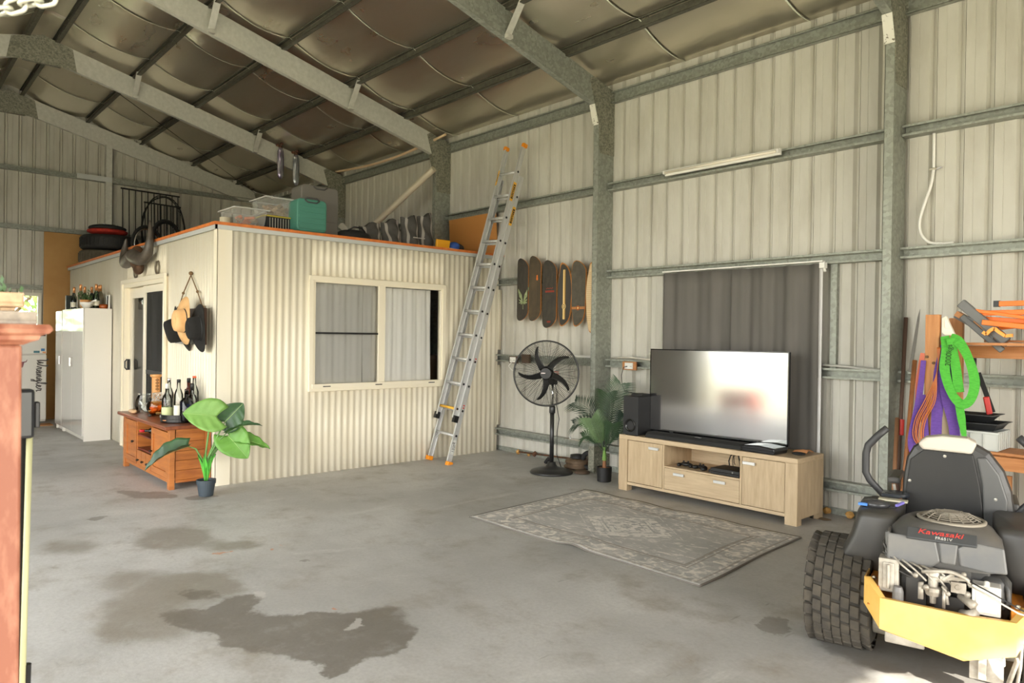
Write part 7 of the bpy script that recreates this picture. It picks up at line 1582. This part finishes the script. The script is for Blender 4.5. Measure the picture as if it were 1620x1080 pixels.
# engine block
mb = MM(); mb.box(-0.17,0.17,-0.30,0.02,0.345,0.56); mb.lathe([(0.17,0.40),(0.19,0.44),(0.19,0.56)], (0,-0.14,0), 26); mb.build('engine_block', P('engine_dark',(58,58,58),0.5,0.2,(84,82,78),10), mt0, bev=0.01)
def cowl_ring(z, r, sq): 
    out = []
    for k in range(40):
        a = 2*pi*k/40; c, s = cos(a), sin(a); e = 2.0/sq; out.append((r[0]*math.copysign(abs(c)**e, c), -0.155+r[1]*math.copysign(abs(s)**e, s), z))
    return out
mb = MM(); rings = [[mb.v(p) for p in cowl_ring(z, r, q)] for z, r, q in ((0.535,(0.215,0.185),3.6),(0.60,(0.222,0.19),3.4),(0.650,(0.212,0.183),3.2),(0.685,(0.180,0.165),2.8),(0.706,(0.15,0.15),2.2),(0.712,(0.132,0.132),2.0),(0.700,(0.12,0.12),2.0))]
for a, b in zip(rings, rings[1:]):
    for k in range(40): mb.f([a[k],a[(k+1)%40],b[(k+1)%40],b[k]])
cowl = mb.build('engine_cowling', FRG, mt0, smooth=True)
mb = MM(); mb.prism([(-0.215,0.525),(-0.05,0.525),(-0.01,0.56),(-0.03,0.655),(-0.215,0.655)], 1, -0.350, -0.335); mb.prism([(0.06,0.555),(0.05,0.63),(0.10,0.665),(0.215,0.655),(0.228,0.55),(0.16,0.545)], 1, -0.352, -0.337)
mb.box(-0.225,-0.205,-0.33,-0.20,0.50,0.655)
mb.prism([(-0.01,0.555),(0.045,0.555),(0.055,0.655),(-0.02,0.655)],1,-0.352,-0.33)
mb.build('cowling_panel', P('cowling_grey',(96,97,98),0.4,0,(110,108,104),6), cowl, bev=0.012)
# fan screen
mb = MT(Matrix.Translation((0.022,0,0))); 
for k in range(9):
    r = 0.034+0.0105*k; z = 0.742-0.0012*k*k*0.45; mb.tube([(r*cos(2*pi*i/44), -0.155+r*sin(2*pi*i/44), z) for i in range(44)], 0.0024, 5, closed=True)
for i in range(14): a = 2*pi*i/14; mb.tube([((0.0+0.034)*cos(a),-0.155+0.034*sin(a),0.742),(0.08*cos(a+.15),-0.155+0.08*sin(a+.15),0.736),(0.122*cos(a+.25),-0.155+0.122*sin(a+.25),0.712)], 0.0026, 5)
mb.lathe([(0.001,0.744),(0.034,0.744),(0.034,0.738)], (0,-0.155,0), 24); mb.build('fan_screen', P('dusty_grille',(150,142,128),0.6,0.1), mt0)
mb = MT(Matrix.Translation((0.022,0,0))); mb.lathe([(0.118,0.700),(0.134,0.706),(0.136,0.714),(0.126,0.720),(0.118,0.714)], (0,-0.155,0), 40, cap=False); mb.build('screen_ring', P('dusty_grille',(150,142,128)), cowl, smooth=True)
mb = MT(Matrix.Translation((0.022,0,0))); mb.lathe([(0.001,0.705),(0.115,0.702)], (0,-0.155,0), 30, cap=False); mb.build('fan_disc', P('fan_brown',(96,84,70),0.7), cowl)
# name plate with red letters
xd = MW.to_3x3() @ Vector((1,0,0)); yd = (MW.to_3x3() @ Vector((0,0.42,1))).normalized()
mb = MT(Matrix.Translation((0.0,-0.345,0.668)) @ Matrix.Rotation(radians(-52),4,'X')); mb.box(-0.14,0.12,-0.002,0.012,-0.026,0.034); pl = mb.build('name_plate', P('plate_dark',(66,68,70),0.4), cowl, bev=0.004)
nrm_ = (MW.to_3x3() @ Matrix.Rotation(radians(-52),3,'X')) ; up_ = nrm_ @ Vector((0,0,1)); cpos = MW @ (Matrix.Translation((0.0,-0.345,0.668)) @ Matrix.Rotation(radians(-52),4,'X')) @ Vector((-0.015,-0.0032,0.014))
text('Kawasaki', 0.036, P('red_letters',(204,72,66),0.5), pl, cpos, xd, up_, shear=0.25, sx=1.25)
cpos = MW @ (Matrix.Translation((0.0,-0.345,0.668)) @ Matrix.Rotation(radians(-52),4,'X')) @ Vector((0.0,-0.0032,-0.012)); text('FR651V', 0.02, P('pale_letters',(196,194,188),0.5), pl, cpos, xd, up_)
# cylinder head covers and carburettor
mb = MM(); mb.box(-0.245,-0.165,-0.37,-0.29,0.40,0.545); mb.box(-0.228,-0.182,-0.378,-0.37,0.415,0.53); mb.tube([(-0.205,-0.382,0.42),(-0.205,-0.385,0.525)],0.008,8); mb.build('rocker_cover', CAST, mt0, bev=0.012)
mb = MM(); mb.box(0.105,0.205,-0.405,-0.33,0.385,0.505); mb.box(0.118,0.192,-0.412,-0.405,0.395,0.495); mb.tube([(0.155,-0.408,0.50),(0.155,-0.39,0.52)],0.012,8); mb.build('rocker_cover', P('bright_alloy',(224,220,210),0.4,0.3), mt0, bev=0.012)
mb = MM(); mb.lathe([(0.028,0.42),(0.034,0.44),(0.034,0.455),(0.02,0.46),(0.02,0.50),(0.03,0.505),(0.03,0.53)], (-0.035,-0.365,0), 16); mb.tube([(-0.035,-0.365,0.495),(0.02,-0.37,0.50),(0.05,-0.36,0.49)], [0.02,0.016,0.014], 10); mb.lathe([(0.012,0.385),(0.014,0.42)], (-0.035,-0.365,0), 10)
mb.bar((-0.01,-0.392,0.505),(0.09,-0.388,0.515),0.004,0.016); mb.bar((0.0,-0.395,0.50),(0.04,-0.392,0.53),0.004,0.012); mb.box(0.03,0.085,-0.40,-0.385,0.455,0.50); mb.lathe([(0.011,-0.402),(0.011,-0.39)],(0.055,0,0.48),10,axis=1); mb.tube([(0.0,-0.385,0.47),(0.0,-0.40,0.47),(0.015,-0.405,0.455)],0.005,6)
mb.build('carburettor', CAST, mt0, bev=0.002)
mb = MM(); mb.box(-0.14,-0.06,-0.34,-0.28,0.36,0.50); mb.box(-0.03,0.08,-0.35,-0.30,0.36,0.42); mb.tube([(-0.235,-0.28,0.60),(-0.23,-0.32,0.56),(-0.15,-0.35,0.53),(-0.08,-0.37,0.51)], 0.007, 8); mb.tube([(-0.215,-0.28,0.66),(-0.23,-0.33,0.60),(-0.17,-0.36,0.50),(-0.12,-0.36,0.48)], 0.006, 8); mb.build('engine_ducting', FRB, mt0, bev=0.006)
mb = MM(); mb.tube([(0.06,-0.375,0.44),(0.10,-0.405,0.425),(0.115,-0.42,0.418)], [0.012,0.018,0.019], 12); mb.tube([(0.07,-0.37,0.37),(0.09,-0.41,0.375),(0.12,-0.43,0.39)], [0.014,0.02,0.022], 12); mb.build('muffler_outlet', CAST, mt0, smooth=True)
mb = MM(); mb.lathe([(0.022,0.345),(0.022,0.42),(0.016,0.44)], (-0.165,-0.40,0), 16); mb.build('oil_filter', P('grey_filter',(110,108,106),0.5), mt0, smooth=False)
mb = MM(); mb.tube([(0.21,-0.30,0.52),(0.23,-0.32,0.48),(0.235,-0.32,0.43),(0.21,-0.33,0.40)], 0.010, 10); mb.lathe([(0.05,0.35),(0.06,0.37),(0.06,0.50),(0.045,0.52)], (0.185,-0.27,0), 20); mb.build('exhaust_side', P('engine_dark',(58,58,58)), mt0, smooth=True)
mb = MM(); mb.tube([(0.09,-0.40,0.50),(0.18,-0.43,0.465),(0.26,-0.44,0.43),(0.36,-0.40,0.40)], 0.004, 6); lab(mb.build('control_cable', P('pale_cable',(206,200,186),0.4,0.3), mt0, smooth=True), 'pale throttle rod'); mb = MM(); mb.tube([(0.09,-0.398,0.515),(0.18,-0.43,0.485),(0.27,-0.44,0.445),(0.37,-0.41,0.41)], 0.003, 6); mb.build('control_cable', BLACK, mt0, smooth=True)
mb = MM()
for k in range(6): mb.tube(spl([(-0.20+0.03*k,-0.33,0.56-0.01*k),(-0.15+0.035*k,-0.385,0.53),(-0.10+0.04*k,-0.375,0.49-0.012*k)]), 0.0045, 6)
mb.tube(spl([(-0.075,-0.39,0.52),(-0.03,-0.41,0.535),(0.03,-0.405,0.54),(0.085,-0.40,0.52),(0.10,-0.39,0.49)]), 0.008, 8)
for x, z, r in ((-0.06,0.455,0.012),(0.02,0.445,0.010),(0.075,0.535,0.010),(0.09,0.455,0.013),(-0.1,0.50,0.010)): mb.lathe([(r,-0.40),(r,-0.385),(r*0.5,-0.38)], (x,0,z), 10, axis=1)
mb.box(-0.09,-0.07,-0.39,-0.36,0.40,0.47); mb.box(0.0,0.012,-0.40,-0.385,0.38,0.46); mb.bar((0.02,-0.40,0.40),(0.01,-0.385,0.47),0.01,0.008)
mb.build('linkage', CAST, mt0, smooth=True)
# fuel tank / fender on each side
def tank(sg):
    mb = MM(); secs = [(0.405,-0.475,-0.245,-0.12,0.10),(0.42,-0.47,-0.235,-0.15,0.14),(0.50,-0.43,-0.205,-0.16,0.20),(0.58,-0.395,-0.19,-0.16,0.26),(0.66,-0.375,-0.18,-0.155,0.28),(0.685,-0.368,-0.18,-0.15,0.28),(0.695,-0.35,-0.19,-0.13,0.27)]; rings = []
    for z, xo, xi, yb_, yf in secs:
        o = []
        for k in range(28):
            a = 2*pi*k/28; c, s = cos(a), sin(a); e = 0.34; cxm, cym = (xo+xi)/2, (yb_+yf)/2
            o.append(mb.v((-sg*(cxm+abs(xi-xo)/2*math.copysign(abs(c)**e,c)) , cym+(yf-yb_)/2*math.copysign(abs(s)**e,s), z)))
        rings.append(o)
    for a, b in zip(rings, rings[1:]):
        for k in range(28): mb.f([a[k],a[(k+1)%28],b[(k+1)%28],b[k]])
    mb.f(rings[0][::-1]); mb.f(rings[-1]); return mb.build('fuel_tank', FRB, mt0, smooth=True, bev=0)
tkL = tank(-1); tank(1)
mb = MM(); mb.prism([(-0.37,0.0),(-0.21,0.0),(-0.19,0.18),(-0.30,0.24),(-0.37,0.18)], 2, 0.692, 0.70); mb.lathe([(0.045,0.70),(0.045,0.715),(0.03,0.72)], (-0.29,0.02,0), 18); mb.build('tank_top', BLACK, tkL)
mb = MM(); mb.ball((-0.30,0.0,0.705), 0.06, 12, 1.1, 0.8, 0.4); mb.build('black_pouch', P('clear_dark_bag',(60,60,62),0.2), mt0, smooth=True)
mb = MM(); mb.lathe([(0.001,0.735),(0.055,0.735),(0.06,0.728),(0.058,0.715)], (-0.225,0.22,0), 24); mb.box(-0.29,-0.20,0.16,0.26,0.715,0.733); mb.build('control_pod', P('pod_black',(40,44,50),0.25), mt0, smooth=False, bev=0.004)
mb = MM(); mb.box(-0.30,-0.17,0.12,0.17,0.702,0.710); lab(mb.build('pale_bracket', P('pale_bracket',(214,208,180),0.5), mt0), 'pale metal strip'); mb = MM(); mb.bar((-0.21,0.02,0.705),(-0.185,0.08,0.712),0.012,0.01); lab(mb.build('purple_tag', P('lilac_plastic',(150,140,230),0.4), mt0), 'lilac plastic tag'); mb = MM(); mb.box(-0.37,-0.33,-0.05,-0.03,0.70,0.712); lab(mb.build('blue_tag', P('blue_plastic',(70,130,210),0.4), mt0), 'small blue tag')
# steering levers
for sg in (-1,1):
    mb = MM(); mb.tube([(sg*0.255,0.36,0.55),(sg*0.265,0.36,0.66),(sg*0.30,0.35,0.69),(sg*0.365,0.35,0.76),(sg*0.385,0.35,0.80),(sg*0.385,0.35,0.90),(sg*0.375,0.35,0.945),(sg*0.325,0.35,1.005),(sg*0.285,0.35,1.045)], [0.014,0.014,0.018,0.018,0.019,0.019,0.019,0.019,0.018], 12); mb.build('steering_lever', P('lever_grip',(52,52,53),0.5), mt0, smooth=True)
# seat
mb = MM(); sb = []
def seat_outline(s=1.0, cz=0.78):
    pts = [(-0.150,0.50),(-0.158,0.60),(-0.150,0.80),(-0.135,0.905),(-0.105,0.965),(-0.06,1.0),(0.0,1.012),(0.12,1.010),(0.175,0.995),(0.225,0.965),(0.285,0.88),(0.318,0.78),(0.33,0.68),(0.32,0.60),(0.26,0.50)]
    c = 0.06; return [((x-c)*s+c, (z-cz)*s+cz) for x, z in pts]
mb.prism([(x-0.055,z) for x, z in seat_outline()], 1, 0.30, 0.37); 
SX = -0.055
seat = mb.build('seat_back', P('seat_vinyl',(46,46,46),0.4,0,(60,58,56),4), mt0, bev=0.028)
mb = MM(); mb.prism([(-0.137+SX,0.53),(-0.135+SX,0.74),(-0.118+SX,0.90),(-0.055+SX,0.955),(0.155+SX,0.950),(0.185+SX,0.80),(0.215+SX,0.55)], 1, 0.288, 0.300); pn = mb.build('back_panel', P('back_panel_black',(24,24,24),0.6,0,(36,35,33),4), seat, bev=0.006)
mb = MM()
for x, z in ((0.035+SX,0.93),(-0.118+SX,0.79),(0.25+SX,0.74)): mb.lathe([(0.001,0.284),(0.007,0.285),(0.009,0.290)], (x,0,z), 12, axis=1)
mb.build('panel_screw', ZINC, pn)
mb = MM(); mb.prism([(-0.085+SX,0.985),(-0.05+SX,1.018),(0.02+SX,1.032),(0.13+SX,1.028),(0.172+SX,1.008),(0.150+SX,0.950),(-0.065+SX,0.955)], 1, 0.282, 0.385); lab(mb.build('headrest_panel', P('cream_vinyl',(196,188,174),0.5), seat, bev=0.012), 'cream top panel')
mb = MM(); mb.prism([(0.205+SX,0.56),(0.195+SX,0.80),(0.170+SX,0.935),(0.21+SX,0.94),(0.265+SX,0.86),(0.30+SX,0.74),(0.295+SX,0.58)], 1, 0.287, 0.31); lab(mb.build('side_bolster', P('grey_vinyl',(84,84,83),0.45), seat, bev=0.008), 'grey bolster')
mb = MM(); mb.box(-0.22+SX+0.06,0.28+SX-0.02,0.34,0.80,0.46,0.56); mb.build('seat_cushion', P('seat_vinyl',(58,58,58)), mt0, bev=0.03)
for x0, x1 in ((-0.245,-0.185),(0.225,0.33)):
    mb = MM(); mb.box(x0+SX+0.02,x1+SX+0.02,0.34,0.62,0.755 if x0 < 0 else 0.68,0.79 if x0 < 0 else 0.72); a_ = mb.build('armrest', P('armrest_vinyl',(66,64,62),0.5), seat, bev=0.012)
    mb = MM(); xm = (x0+x1)/2+SX+0.02; mb.bar((xm,0.36,0.75),(xm+ (0.03 if x0<0 else -0.02),0.36,0.60),0.02,0.012); mb.build('armrest_link', ZINC, a_)
mb = MM(); mb.box(0.20,0.30,0.10,0.40,0.38,0.62); mb.box(-0.16,0.2,0.1,0.34,0.35,0.45); mb.build('rear_body_panel', FRB, mt0, bev=0.015)
mb = MM(); mb.box(0.15,0.24,0.0,0.10,0.46,0.50); mb.build('yellow_bracket', YEL, mt0, bev=0.004)
# folded roll bar shroud at the right, cut by the picture edge
mb = MM(); mb.bar((0.30,-0.12,0.40),(0.345,-0.10,0.70),0.05,0.02,up=(0,-1,0)); mb.build('side_plate', P('grey_plate',(90,90,96),0.4), mt0, bev=0.006)
# red trolley added out of view to give the television screen a red reflection
t = thing('reflection_trolley', 'red trolley added out of view by the side doorway for the television screen to mirror', 'trolley', (-6.7,-8.4,0))
mb = MB(); mb.box(-7.1,-6.3,-8.65,-8.15,0.12,0.48); mb.build('trolley_body', P('red_enamel',(206,54,40),0.35), t, bev=0.02)
for z in (0.15,0.27,0.39):
    mb = MB(); mb.box(-7.06,-6.34,-8.145,-8.13,z,z+0.09); d_ = mb.build('drawer', P('red_enamel',(206,54,40)), t, bev=0.004); mb = MB(); mb.box(-6.9,-6.5,-8.128,-8.115,z+0.07,z+0.085); mb.build('handle', CHROME, d_)
for x in (-7.0,-6.4):
    for y in (-8.55,-8.25): mb = MB(); mb.lathe([(0.01,-0.02),(0.06,-0.02),(0.06,0.02),(0.01,0.02)], (x,y,0.06), 16, axis=0); mb.build('wheel', RUBBER, t)
bush('garden_tree', 'tall leafy tree outside the side doorways', 'tree', (-8.6,-17.5,3.0), 2.2, 1600, 13)
bush('garden_tree', 'second leafy tree outside, beyond the side doorways', 'tree', (-12.8,-16.5,2.6), 2.0, 1400, 14)
